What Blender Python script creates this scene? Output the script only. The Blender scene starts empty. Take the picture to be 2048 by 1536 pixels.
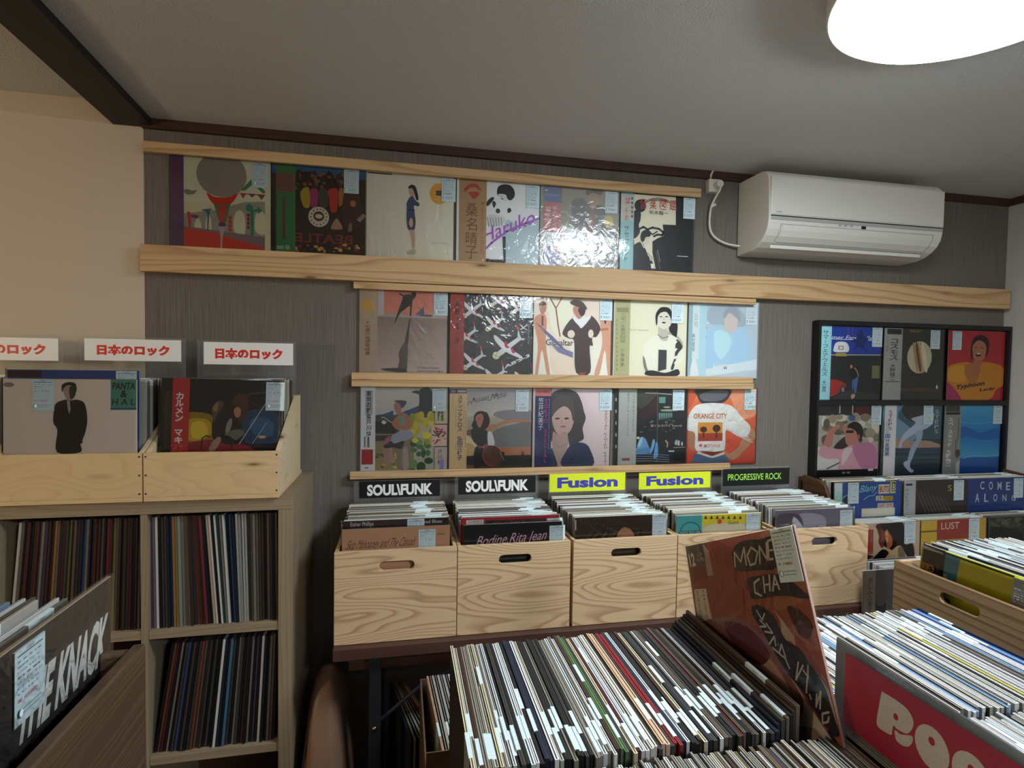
# -*- coding: utf-8 -*-
import bpy, bmesh, math, random
from mathutils import Vector, Matrix, Euler
R = math.radians
SC = bpy.context.scene
COL = SC.collection
random.seed(7)

def lin(h):
    c = [int(h[i:i + 2], 16) / 255 for i in (0, 2, 4)]
    return tuple((x / 12.92 if x <= .04045 else ((x + .055) / 1.055) ** 2.4) for x in c) + (1.0,)

# ------------------------------------------------------------------ camera, world, light
def make_camera():
    cd = bpy.data.cameras.new('camera')
    cd.sensor_fit = 'HORIZONTAL'
    cd.sensor_width = 36.0
    cd.lens = 1094.99 / 2048 * 36.0
    cd.clip_start = .02
    o = bpy.data.objects.new('camera', cd)
    COL.objects.link(o)
    yaw, pitch, roll = -0.1998, -0.0337, 0.015
    cy, sy = math.cos(yaw), math.sin(yaw)
    f = Vector((-sy * math.cos(pitch), cy * math.cos(pitch), math.sin(pitch)))
    r = Vector((cy, sy, 0)); u = r.cross(f)
    r2 = r * math.cos(roll) + u * math.sin(roll); u2 = u * math.cos(roll) - r * math.sin(roll)
    m = Matrix((r2, u2, -f)).transposed().to_4x4()
    m.translation = Vector((0.7657, -2.0559, 1.5511))
    o.matrix_world = m
    SC.camera = o
make_camera()
w = bpy.data.worlds.new('world'); SC.world = w; w.use_nodes = True
w.node_tree.nodes['Background'].inputs[0].default_value = (.5, .47, .43, 1)
w.node_tree.nodes['Background'].inputs[1].default_value = .05
SC.view_settings.view_transform = 'Standard'; SC.view_settings.look = 'None'
SC.view_settings.gamma = 1.0; SC.view_settings.exposure = 1.22
SC.view_settings.use_curve_mapping = False
LAMP_POWER = 20.0       # emission of the round ceiling light
GLOBE_POWER = 50.0      # warm hanging globe in the room to the left
REAR_FILL_POWER = 56.0        # unseen fill light added behind the camera

# ------------------------------------------------------------------ cover artwork, in percent of the sleeve (u right, v down)
ART={
'cone':{'bg': 'e2d3b2','ops': [['G','e6d8b8','dfcfae',12.4,-2.6,101,99.4,2],['P','a39a8c',[12.8,61.9,42.3,56.5,73.8,45.4,94,43.9,94,82.6,12.7,75.9],0],['P','e2d3b2',[23.4,80.3,23.4,71.6,26.4,65.6,29.4,71.2,29.4,82.9],1],['P','e2d3b2',[34.1,79.7,34.2,68,36.9,62,39.6,67.6,39.5,82.2],1],['P','e2d3b2',[62.7,77.9,62.8,60.9,67.9,54.7,73.1,60.2,73.1,80.2],1],['P','e2d3b2',[84.2,76.5,84.2,60.2,89.1,53.9,94,59.5,94,78.9],1],['P','8a7070',[12,75,94,82.6,94,98.2,11.9,102.8],0],['P','cf3a26',[12,77,42.2,80.6,94,94.5,94,98.2,11.9,102.8],0],['E','9c9184',50.2,18,25.2,24],['P','d23a22',[35.3,38.1,42.4,41.9,50.5,42.3,58.7,40.7,66.4,36.4,63.5,43.2,58.7,48.7,50.5,52,42.3,49.9,37.6,44.4],1],['L','4a3350',1.2,[42.3,49.2,46.4,51.4,51.1,51.9,55.9,50.4,58.7,48.4]],['P','3f8a52',[42.3,50.7,58.7,49,54.5,68.1,47.7,68.5],0],['P','c04a3a',[45,51.9,56.6,50.6,52.9,69.7,48.5,70],0],['E','5d4468',50.7,71.3,3.8,2.6],['P','b7ada0',[47.4,73.7,53.8,73.3,51.1,84.5,50.1,100.7,48.7,100.8,49,84.6],0],['P','3f8f5c',[69,33.3,80.1,20.6,80.8,26.5,73.8,33.2],0],['P','3f8f5c',[84.9,28.4,90.5,28.7,94,32.1,94,34.6,91.2,34.5],0],['L','b03040',1,[67.6,36.6,94,36.5]],['P','a03a4a',[69,37,74.5,37,71.7,41.9],0],['P','7a3a6a',[77.3,36.8,84.2,36.5,80.7,40.2],0],['P','a03a4a',[86.3,36.7,94,36.5,90.8,42.3],0],['E','3f8f6c',78,51.5,3.8,4.1],['L','3f8f6c',2.5,[79.3,54.6,87.7,53.3]],['P','3f8f6c',[86.3,49.7,91.6,53.5,87,57.8],0],['R','3f8a6c',79.3,54.6,82.4,81.1],['E','8a3a3a',77,59.5,1.5,1.9],['E','c04a3a',58.6,63.4,2.1,2.1],['E','8a3a3a',77,63.9,1.5,2],['E','c04a3a',58.6,67.8,2.1,2.1],['E','8a3a3a',77,68.4,1.5,1.9],['E','c04a3a',58.6,72.2,2.1,2.1],['E','8a3a3a',77,72.8,1.5,1.9],['E','c04a3a',58.6,76.6,2.1,2.1],['P','c03a2a',[16.1,60.5,18.8,60.3,19.4,66.1,20,74.7,17.4,74.9,16.7,67.7],1],['P','8a3a4a',[20.1,63.1,26.8,63.4,26.1,66.3,20.7,66],1],['P','4a6a70',[30.2,57.3,41,55.1,38.2,59,36.8,78,35.7,78.1,35.5,60.6],1],['P','8d8478',[13.6,36.9,16.9,36.2,20.9,37.3,25.5,36.4,22.9,40.5,17.5,41.6,14.2,40.7],1]],'obibox': [0,12.8,'6b4a6e'],'obi': [['V','a8434a','ロックスペシャル',4.4,6.7,8.5,61,0],['R','5d4468',-0.1,70.3,12.6,102.8]],'tag': [81.2,2.9]},
'crowd':{'bg': '33241c','ops': [['G','3a6f96','2f5a78',0,0,100,12,3],['P','30211a',[24,13.9,28.5,4.7,30.4,7.2,42.2,6.9,44.8,4.7,48.1,11.9,52.6,6.7,57.3,9.1,59.2,4.8,67.2,8.9,73.8,4.3,76.5,12.3,102.1,13.7,102.3,37.9,24,43.6],1],['E','5c3626',29.5,12.8,2,2.1],['E','80502f',29.9,16.3,1.6,1.3],['E','3b2a22',61.8,8,1.5,1.9],['E','945f3a',46.6,17.6,2,2.7],['E','1f1714',39.3,19.3,1.9,1.6],['E','6a5a46',25.4,26.1,1.3,1.6],['E','5c3626',69.7,15.7,1.6,2.4],['E','80502f',26.8,21.3,1.4,1.3],['E','3b2a22',58.1,22.8,1.2,2.2],['E','945f3a',40,20.9,2,1.4],['E','1f1714',66.6,17.3,1.9,2.4],['E','6a5a46',46.5,20.7,2.2,1.2],['E','5c3626',67.6,12.5,1.6,1.3],['E','80502f',60,11.3,2.2,1.6],['E','3b2a22',53.1,13.8,1.8,1.4],['E','945f3a',34.2,21.4,2,2.1],['E','1f1714',71.2,8.8,2.2,1.4],['E','6a5a46',73.4,16.1,1.8,2.7],['E','5c3626',64.5,19.8,1,1.7],['E','80502f',29.4,12.1,1.3,2.5],['E','3b2a22',31.5,13.7,1.6,2.5],['E','945f3a',73.5,17.6,1.2,2],['E','1f1714',60.3,7,1.9,1.7],['E','6a5a46',54.5,18.5,1.9,1.9],['E','5c3626',52.8,10.2,1.6,1.3],['E','80502f',49.1,16.5,2,1.8],['E','3b2a22',26.2,18.2,1.2,2.3],['E','945f3a',44.5,14.1,2.2,1.8],['E','1f1714',42.5,13.7,1.6,1.3],['E','6a5a46',52.4,23.1,1.7,2.3],['E','5c3626',72.5,20.1,2.1,2.4],['E','80502f',66.1,10.1,1.6,1.7],['E','3b2a22',38.2,18,1.4,2.1],['E','945f3a',54.1,8.5,1.6,1.7],['E','1f1714',60.4,7.7,1.1,1.9],['E','6a5a46',45.3,19.1,1.4,1.4],['E','5c3626',71.7,9.5,1.2,1.5],['E','80502f',42,11.6,1.7,2.6],['E','3b2a22',31.5,15.8,1.8,2.5],['E','945f3a',75.2,7.4,1.7,2.6],['E','1f1714',27.9,19.2,1.1,2.3],['E','6a5a46',72,14.7,1,1.2],['E','5c3626',45.9,22.3,1.2,2.2],['E','80502f',45.3,12,1.9,1.6],['E','3b2a22',43.7,21,1.6,2.4],['E','945f3a',50.8,9.7,1.6,2.5],['P','b39a2e',[29.8,31,33.7,25.3,38.9,26.2,39.6,45.2,33.8,47,30.5,39.1],1],['P','a83a6c',[40.2,27.5,47.4,26.2,48.1,37.8,46.8,44.7,40.9,45.1],1],['P','4c4a3c',[48.8,26.8,58,26.1,58.7,43.2,50.1,44.5],1],['P','c23a2c',[59.3,26,68.6,23.9,69.3,40.3,68,49.4,62,49.1,60,34.2],1],['P','b0702a',[70.6,25.1,75.9,24,74.6,40,70.7,42.3],1],['P','4a2c1e',[75.3,33,80.6,28.5,91.4,29,94.1,34.4,94.3,63.5,76.1,64],1],['E','c07a3a',86,39.1,3.1,3.5],['E','d9cdb8',49.2,56.5,11.1,11.3],['E','5a3428',49.2,55.8,5.9,5.5],['E','d9cdb8',49.2,55.8,3.9,2.5],['E','4a3026',57.6,55.9,0.8,0.9],['E','4a3026',56.8,59.8,0.8,0.8],['E','4a3026',54.5,62.9,0.7,0.8],['E','4a3026',51.1,64.8,0.8,0.8],['E','4a3026',47.3,65.1,0.8,0.8],['E','4a3026',44,63.6,0.7,0.8],['E','4a3026',41.6,60.8,0.8,0.8],['E','4a3026',40.8,57.1,0.8,0.8],['E','4a3026',41.6,53.3,0.8,0.8],['E','4a3026',43.9,50.1,0.8,0.9],['E','4a3026',47.3,48.2,0.8,0.9],['E','4a3026',51,48,0.8,0.8],['E','4a3026',54.4,49.4,0.8,0.8],['E','4a3026',56.8,52.2,0.8,0.9],['T','8c3a30','BEATLE',23.7,75.2,85.9,85.6,2,0,0,1],['P','b08a62',[62.1,68.4,66.7,58.4,70.1,58.2,74.8,67.6,68.8,69.3],1],['P','8a7460',[80.8,69.9,82.1,61.5,84.8,62.8,84.9,69.7],1],['E','a8683a',65.7,94.1,1.1,1.3],['E','5a2f1e',81,91.1,2.2,1.8],['E','c9984f',89.1,90.6,2.2,1.7],['E','7a3f28',73.3,88.8,2.4,1.7],['E','e0b060',82.3,89.5,1.1,1.5],['E','332018',87.7,90.4,2.4,1.4],['E','a8683a',50.2,93.1,1.2,2],['E','5a2f1e',89.1,92.8,1.4,1],['E','c9984f',90.4,88.4,1.7,1.4],['E','7a3f28',72.8,87.6,2,1.7],['E','e0b060',77.4,86.2,2.7,1.4],['E','332018',56.1,91.6,1.6,2],['E','a8683a',39.6,92.4,1.4,1.6],['E','5a2f1e',91.1,92,1.3,1.8],['E','c9984f',90.3,86.9,1.9,1.8],['E','7a3f28',78.7,89.4,2.3,1.8],['E','e0b060',50,92.6,2.2,1.8],['E','332018',61.7,89.5,2,2.1],['E','a8683a',37.8,89.5,1.1,2],['E','5a2f1e',97.6,86.7,1.7,1.1],['E','c9984f',68.3,90.3,2.7,1.1],['E','7a3f28',89.2,88.9,2.7,2],['E','e0b060',91.7,89.1,2.3,1.6],['E','332018',38,92.1,2.9,2.1],['E','a8683a',25.7,94.1,1.6,1],['E','5a2f1e',34.3,94.6,2.9,1.5],['E','c9984f',52.2,91.4,2.7,1.9],['E','7a3f28',28.8,90.5,2.7,1.5],['E','e0b060',72.6,92.3,2.4,1.8],['E','332018',64.2,88.6,1.5,2.2],['E','a8683a',24.9,94.3,2.7,1.1],['E','5a2f1e',27.6,92,1.7,1.4],['E','c9984f',55.5,94.5,1.3,2.1],['E','7a3f28',27.4,96,1.7,1.8],['E','e0b060',24.3,92.5,2.4,1.7],['E','332018',83.8,86.9,1.9,1.7],['E','a8683a',26.2,95.3,1.8,1.2],['E','5a2f1e',40.4,93.1,1.1,1.2],['E','c9984f',46.3,89.8,2.5,1.7],['E','7a3f28',91.2,90.6,1.7,1.3],['L','c9b8a8',1.2,[90.9,56.8,94.3,58.7]],['L','c9b8a8',1.2,[92.3,55.2,95.6,57.2]],['L','c9b8a8',1.2,[93.8,53.6,97,55.7]],['L','c9b8a8',1.2,[95.3,51.9,98.3,54.2]],['L','c9b8a8',1.2,[96.8,50.3,99.7,52.7]]],'obibox': [4.4,24.7,'3f7d48'],'obi': [['R','5f8a5a',4.7,6.1,22.4,6.6],['R','8a5c50',4.1,11.1,24,31.4],['R','6b4436',11,37.8,14.1,83],['R','8fb08a',3.8,87.3,20.9,87.3],['R','6d4a3c',4.7,13.1,22,12.1],['R','6d4a3c',4.7,15.5,22,14.6],['R','6d4a3c',4.7,17.9,22,17],['R','6d4a3c',4.7,20.4,22,19.4],['R','6d4a3c',4.7,22.8,22.1,21.9],['R','6d4a3c',4.7,25.2,22.1,24.3],['R','6d4a3c',4.7,27.6,22.1,26.7],['R','6d4a3c',4.7,30,22.1,29.2],['E','93a883',16.3,92.3,2.7,2.6],['R','93a883',5.4,90.9,12.5,94.6]],'tag': [76.3,2]},
'profile':{'bg': 'dcd3c0','ops': [['R','1c1a1a',1.5,2.2,29.1,3.2],['E','dda03a',82.5,20.7,10.6,12.1],['R','efe0b0',76.5,12.7,88.4,12.9],['R','efe0b0',76.6,16.4,88.4,16.7],['R','efe0b0',76.6,20.1,88.5,20.4],['R','efe0b0',76.7,23.8,88.5,24.1],['R','efe0b0',76.7,27.5,88.6,27.8],['R','5a4a3a',79.1,16.7,86,22.9],['P','1e1b1d',[47.3,15.8,50.6,12.7,54.8,13.6,57.3,19.2,59.1,28.3,56.6,29.7,54.5,22.8,51.8,18,49,18.2],1],['P','c9a58a',[47.8,18.3,51.5,16.7,54,21.2,53.6,27,50.7,26.4,48.2,22.4],1],['P','3c4b6a',[48.3,28.3,52.4,25.5,55.8,30.2,60,33.3,59.2,36.7,54.1,36.5,54.7,42.9,56,54.5,54.4,64.3,47.7,64.3,45.5,51.9,45.9,38.5,45.3,35.2],1],['R','232a4a',46.7,40.9,54.7,42.5],['P','c9a58a',[49.8,51.6,52.1,51.1,53.2,58,51,61.5,48.5,57.5],1],['P','c2a088',[48.9,64.2,54.9,64.1,55.7,74.7,55.1,85.6,52.4,85.8,51.2,75],0],['P','b9b09a',[47.1,89,54.6,86.2,56.8,90.6,51.3,93.1,46.3,92.4],1],['R','55504a',72.1,77.7,93.4,77.9]],'obibox': None,'obi': [],'tag': [85.7,2.7]},
'afro':{'bg': 'dde0dc','ops': [['P','121314',[47.6,13.5,49.5,6.6,56.4,3.5,64.1,4.4,68.9,10.3,69,17.1,64.4,21.9,60.5,20.3,58.1,16.4,53.5,15.2,49.7,17.8],1],['P','cfd2cf',[49.7,15.5,58.1,15.6,60,20.3,58.2,23.4,53.3,22.7,50.8,19.2],1],['R','222222',51.2,17.7,55.1,18.1],['E','303030',54.3,20.7,1.9,0.6],['P','eceeeb',[35.3,26.3,41.3,20.6,51.3,21.4,61.3,24.4,69.1,26.8,72.3,32.6,67.8,43.5,58.5,44.1,52.3,40.8,41.6,42.3,37,36.6],1],['P','18191a',[35.3,26.3,41.3,19.9,44.4,21.5,36.9,30.7],1],['P','222424',[42.2,25.8,44.4,24.1,46.8,27,44.5,32.3,43,30.2],1],['E','2a2c2c',49.2,35.5,2.7,2.9],['P','18191a',[60.7,32.7,63.8,31,65.4,34.6,61.5,37.1],1],['P','c8cbc8',[35.5,42.7,46.2,39.7,58.5,44.1,52.5,52,37.2,54.5],1],['L','303232',0.6,[36.3,44.1,38.7,54.4]],['L','303232',0.6,[39.7,43.9,41.8,54.2]],['L','303232',0.6,[43,43.7,44.9,54]],['L','303232',0.6,[46.4,43.4,47.9,53.8]],['L','303232',0.6,[49.8,43.2,51,53.6]],['L','303232',0.6,[53.1,43,54.1,53.4]],['P','aebfc4',[58.6,47.1,77.3,51.9,99.2,44.4,100.9,97.7,59.3,96.8],1],['P','c9dfe6',[77.8,83.7,83.8,69.7,87,71,84.1,83.3,80.2,85.1],1],['P','23272a',[55,65.4,58.9,65.1,59.6,96.7,57,96.1],0],['P','1d1f20',[35.5,92.7,42.3,93.4,57.7,93.1,57,96.9,35.5,96.8],1],['E','7fb0c4',60.1,74.4,1.4,1.3],['T','a056b4','Haruko',32.4,34,99.7,74.8,1,0.2,24,0],['L','a056b4',2.4,[35.3,80.8,42.1,73.6,60.3,59,83.5,47.7,99.9,41.3]]],'obibox': [2.8,35.3,'a98a62'],'obi': [['P','b0402a',[8,13.6,13.9,7.2,18.4,5.7,24.4,6.4,29.1,13.4,26.8,12.8,21.5,10.3,15.5,10.8,10.3,15.6],1],['P','b0402a',[13.3,16.8,20,14.8,26.8,15.8,23.9,21.2,19.4,23.8,16.3,20.3],1],['V','7c4128','桑名晴子',10.9,28.1,24.8,94.8,0],['V','b0502c','MYSTERIOUS HARUKO',28.6,26,33.1,88.4,1]],'tag': [83.7,2.8]},
'suit':{'bg': '8a8668','ops': [['P','4f4a40',[38.7,20.1,42.7,14.5,53.2,12.6,61.5,18.5,74.7,19.1,82.3,24.8,85.2,44.8,97,50.3,98,94.2,68.1,95.7,46,59.7,40.7,38.5],1],['P','a5835f',[58.8,7.1,65.3,4.3,73.6,6,76.2,12.8,73.1,19.2,66.5,21.2,60.7,17],1],['P','221c18',[57.6,3.3,62.8,1.4,74.3,0.8,79,2.5,76.1,7.3,66.2,5,58.9,8.6],1],['P','b8a890',[60.7,20.9,71.4,20.6,66.6,25.1],0],['P','8a4c3e',[63.6,24.5,68.2,24.2,70.2,41.1,65.6,55.4,59.6,46.5],0],['E','c9b23e',87.3,38.8,6.6,7.4],['P','e3ecee',[21.4,42.8,29.6,48.4,39.3,50.9,55.7,52.9,70.6,58.2,81.4,59.1,79.1,70.2,69.7,95.7,68.1,95.7,61.1,77.4,52.8,71.7,39.8,75.5,30.2,80.7,23.6,73.4],1],['P','5a564c',[35.8,76.5,47.9,72,54.6,80.9,49.9,93.6,40.2,94.1],1],['P','6b665a',[55.8,59.1,64,60.2,61,71.2],1],['P','5a564c',[67.7,78.6,75.7,64.1,85.8,69.8,72.9,89.3],1]],'obibox': [3.7,26.4,'b8464a'],'obi': [['R','2c4a94',2.8,1.5,25.8,20.3],['T','d8dce8','テクノファンタジー',4.6,10.8,24.4,12.8,1,0,0,0],['R','c9cfe0',4.8,5.6,8.8,7.1],['V','e8c8c0','千のナイフ',14.4,24.7,21.7,56.6,1],['V','e8c8c0','坂本龍一',6,25.3,12.8,52.6,1],['P','3d3c8c',[2.2,80.7,10.8,72.6,25.4,82.5,25.7,97.9,2,97.5],0],['R','cdd6e0',1.7,56.3,25.2,73.3]],'tag': [82.3,2.2]},  # the large pale patch over the suit is glare painted into the print
'piano':{'bg': '1d1e20','ops': [['P','d3cdb8',[18.2,2.4,75.1,1.8,76,37.2,58,37.6,59.8,51.8,51.2,55.5,44.4,59.9,44.8,75.8,38,79.4,27.5,68.8,19.7,67.7],0],['P','d3cdb8',[39.7,76.1,44.8,74.2,49.6,93.9,43.6,93.8],0],['E','1d1e20',27,16.4,7.9,7.9],['P','1d1e20',[17.9,25.5,27.2,23.3,27.5,34,25.4,40.5,27,49.9,18.6,56.7],1],['P','8a8272',[32.9,13.1,36.2,8.1,49.9,4.3,63.8,6.1,67.4,10.6,58.7,8.9,43.1,9.2],1],['L','2a2a2a',2.6,[26.9,45.1,31.9,42.4,37.2,45.3,44,42.5,52.6,43.5,58.8,47.1,58.1,51.1,51.1,50.8,46,53.5]],['L','2a2a2a',1.6,[37.2,45.3,44.2,51.2,51,46.8]],['T','a8322c','音',26.3,6.5,35.2,20.1,1,0,0,0],['T','a8322c','楽',39.6,6.3,48.9,19.6,1,0,0,0],['T','a8322c','図',53.1,6.1,62.8,19.1,1,0,0,0],['T','a8322c','鑑',66.6,5.9,76.8,18.6,1,0,0,0],['T','241c1c','坂本龍一',39.1,20.9,65.2,25.9,1,0,0,0],['P','c9c2ae',[32.2,54.3,39.1,53.1,40.9,58.5,39.3,63.4,35.1,64.4,32.4,60.6],1],['P','1a1a1b',[28,54.6,30.4,48.1,37.2,45.7,42.1,48.9,40.8,53.8,35.3,55.1,32.7,60.6,29.3,60.8],1],['P','1a1b1d',[17.3,71,23.9,62.7,30.7,62.3,35.2,70,39.7,79.3,45.1,85.4,46.2,96.5,17.9,97.9],1],['L','d8d2be',1.4,[28.6,60.9,33.4,68.5]],['E','b8b09c',43.6,82.6,2.6,1.7],['L','55575a',0.7,[37.9,74.6,44.9,80.6]],['R','c9cccb',78.9,75.9,93.9,76.7],['P','d8d2be',[42.5,87.9,47.2,87.7,47.4,94,43.6,93.8],0],['L','6a6c6e',0.7,[49.9,72.4,55.7,94.4]],['L','8a8c8e',0.8,[51.6,69.9,55.5,84.8]]],'obibox': [1,18.7,'8fb4b4'],'obi': [['R','b9b8b0',0,3.8,18.5,36.2],['V','b04a3c','健康',6.4,7.2,13.4,16.1,1],['V','b04a3c','千本',5.6,19.8,11.4,36.7,0],['V','3a4a4c','サセセレクト',5.6,41.8,12.6,87.1,0],['R','5a5a58',14.4,6.6,16.8,9.9],['R','5a5a58',14.5,12.1,17,15.4],['R','5a5a58',14.6,17.6,17.1,20.9],['R','5a5a58',14.8,23.1,17.2,26.4],['R','5a5a58',14.9,28.6,17.3,31.9]],'tag': [85.6,2.1]},
'shadowfall':{'bg': 'b9a8a0','ops': [['G','d08672','dd9078',20,2.7,99.7,29.5,4],['G','a08c80','c9b6ae',20.2,33.7,102,98.7,12],['R','c8c4c4',20.5,3,27.4,31.9],['P','6a6c8e',[62.4,30.7,73.1,19.9,73.5,31.3],0],['R','5a5a70',68.5,29.9,82.5,31.6],['P','3c3226',[47.7,13.9,49.9,7.6,59.1,6.5,63.7,4.7,63,9.4,59.9,13.4,59.2,19.7,58.1,30.9,56.6,30.9,56.8,20.5,52.4,23,45.5,29.4,39.3,41.2,41.8,31.1],1],['E','33291f',60.9,6.1,2.5,2.3],['L','3c3226',1.6,[44.6,6.3,50,9.2]],['P','5f5650',[56,34.5,57.8,34.5,55,64.9,50.4,65],0],['P','6a625e',[45.1,72.9,50.4,63.4,54.7,66.4,54.4,83.6,53,96.1,43.8,94.7,45.2,83.8,44.4,77.5],1],['P','463e3c',[24.1,93.7,41.5,92.4,52.9,94.2,52.2,97.4,33.9,96.4],1],['T','3a3432','YUTAKA OZAKI',66,90.9,91,93,1,0,0,0],['T','3a3432',"SEVENTEEN'S MAP",66,95,96.5,96.8,1,0,0,0],['P','c8c4c8',[62.4,36.7,74.9,49.6,73.4,50.7,66.3,41.2],1]],'obibox': [0,20.3,'c4ae94'],'obi': [['V','5a4a3a','十七歳の地図尾崎豊',6.5,38.4,12,78.1,1],['E','e8b060',9.4,21.5,6.7,7.6]],'tag': [84.3,3.9]},  # orange disc on the obi is a painted glint of the warm lamp
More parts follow.
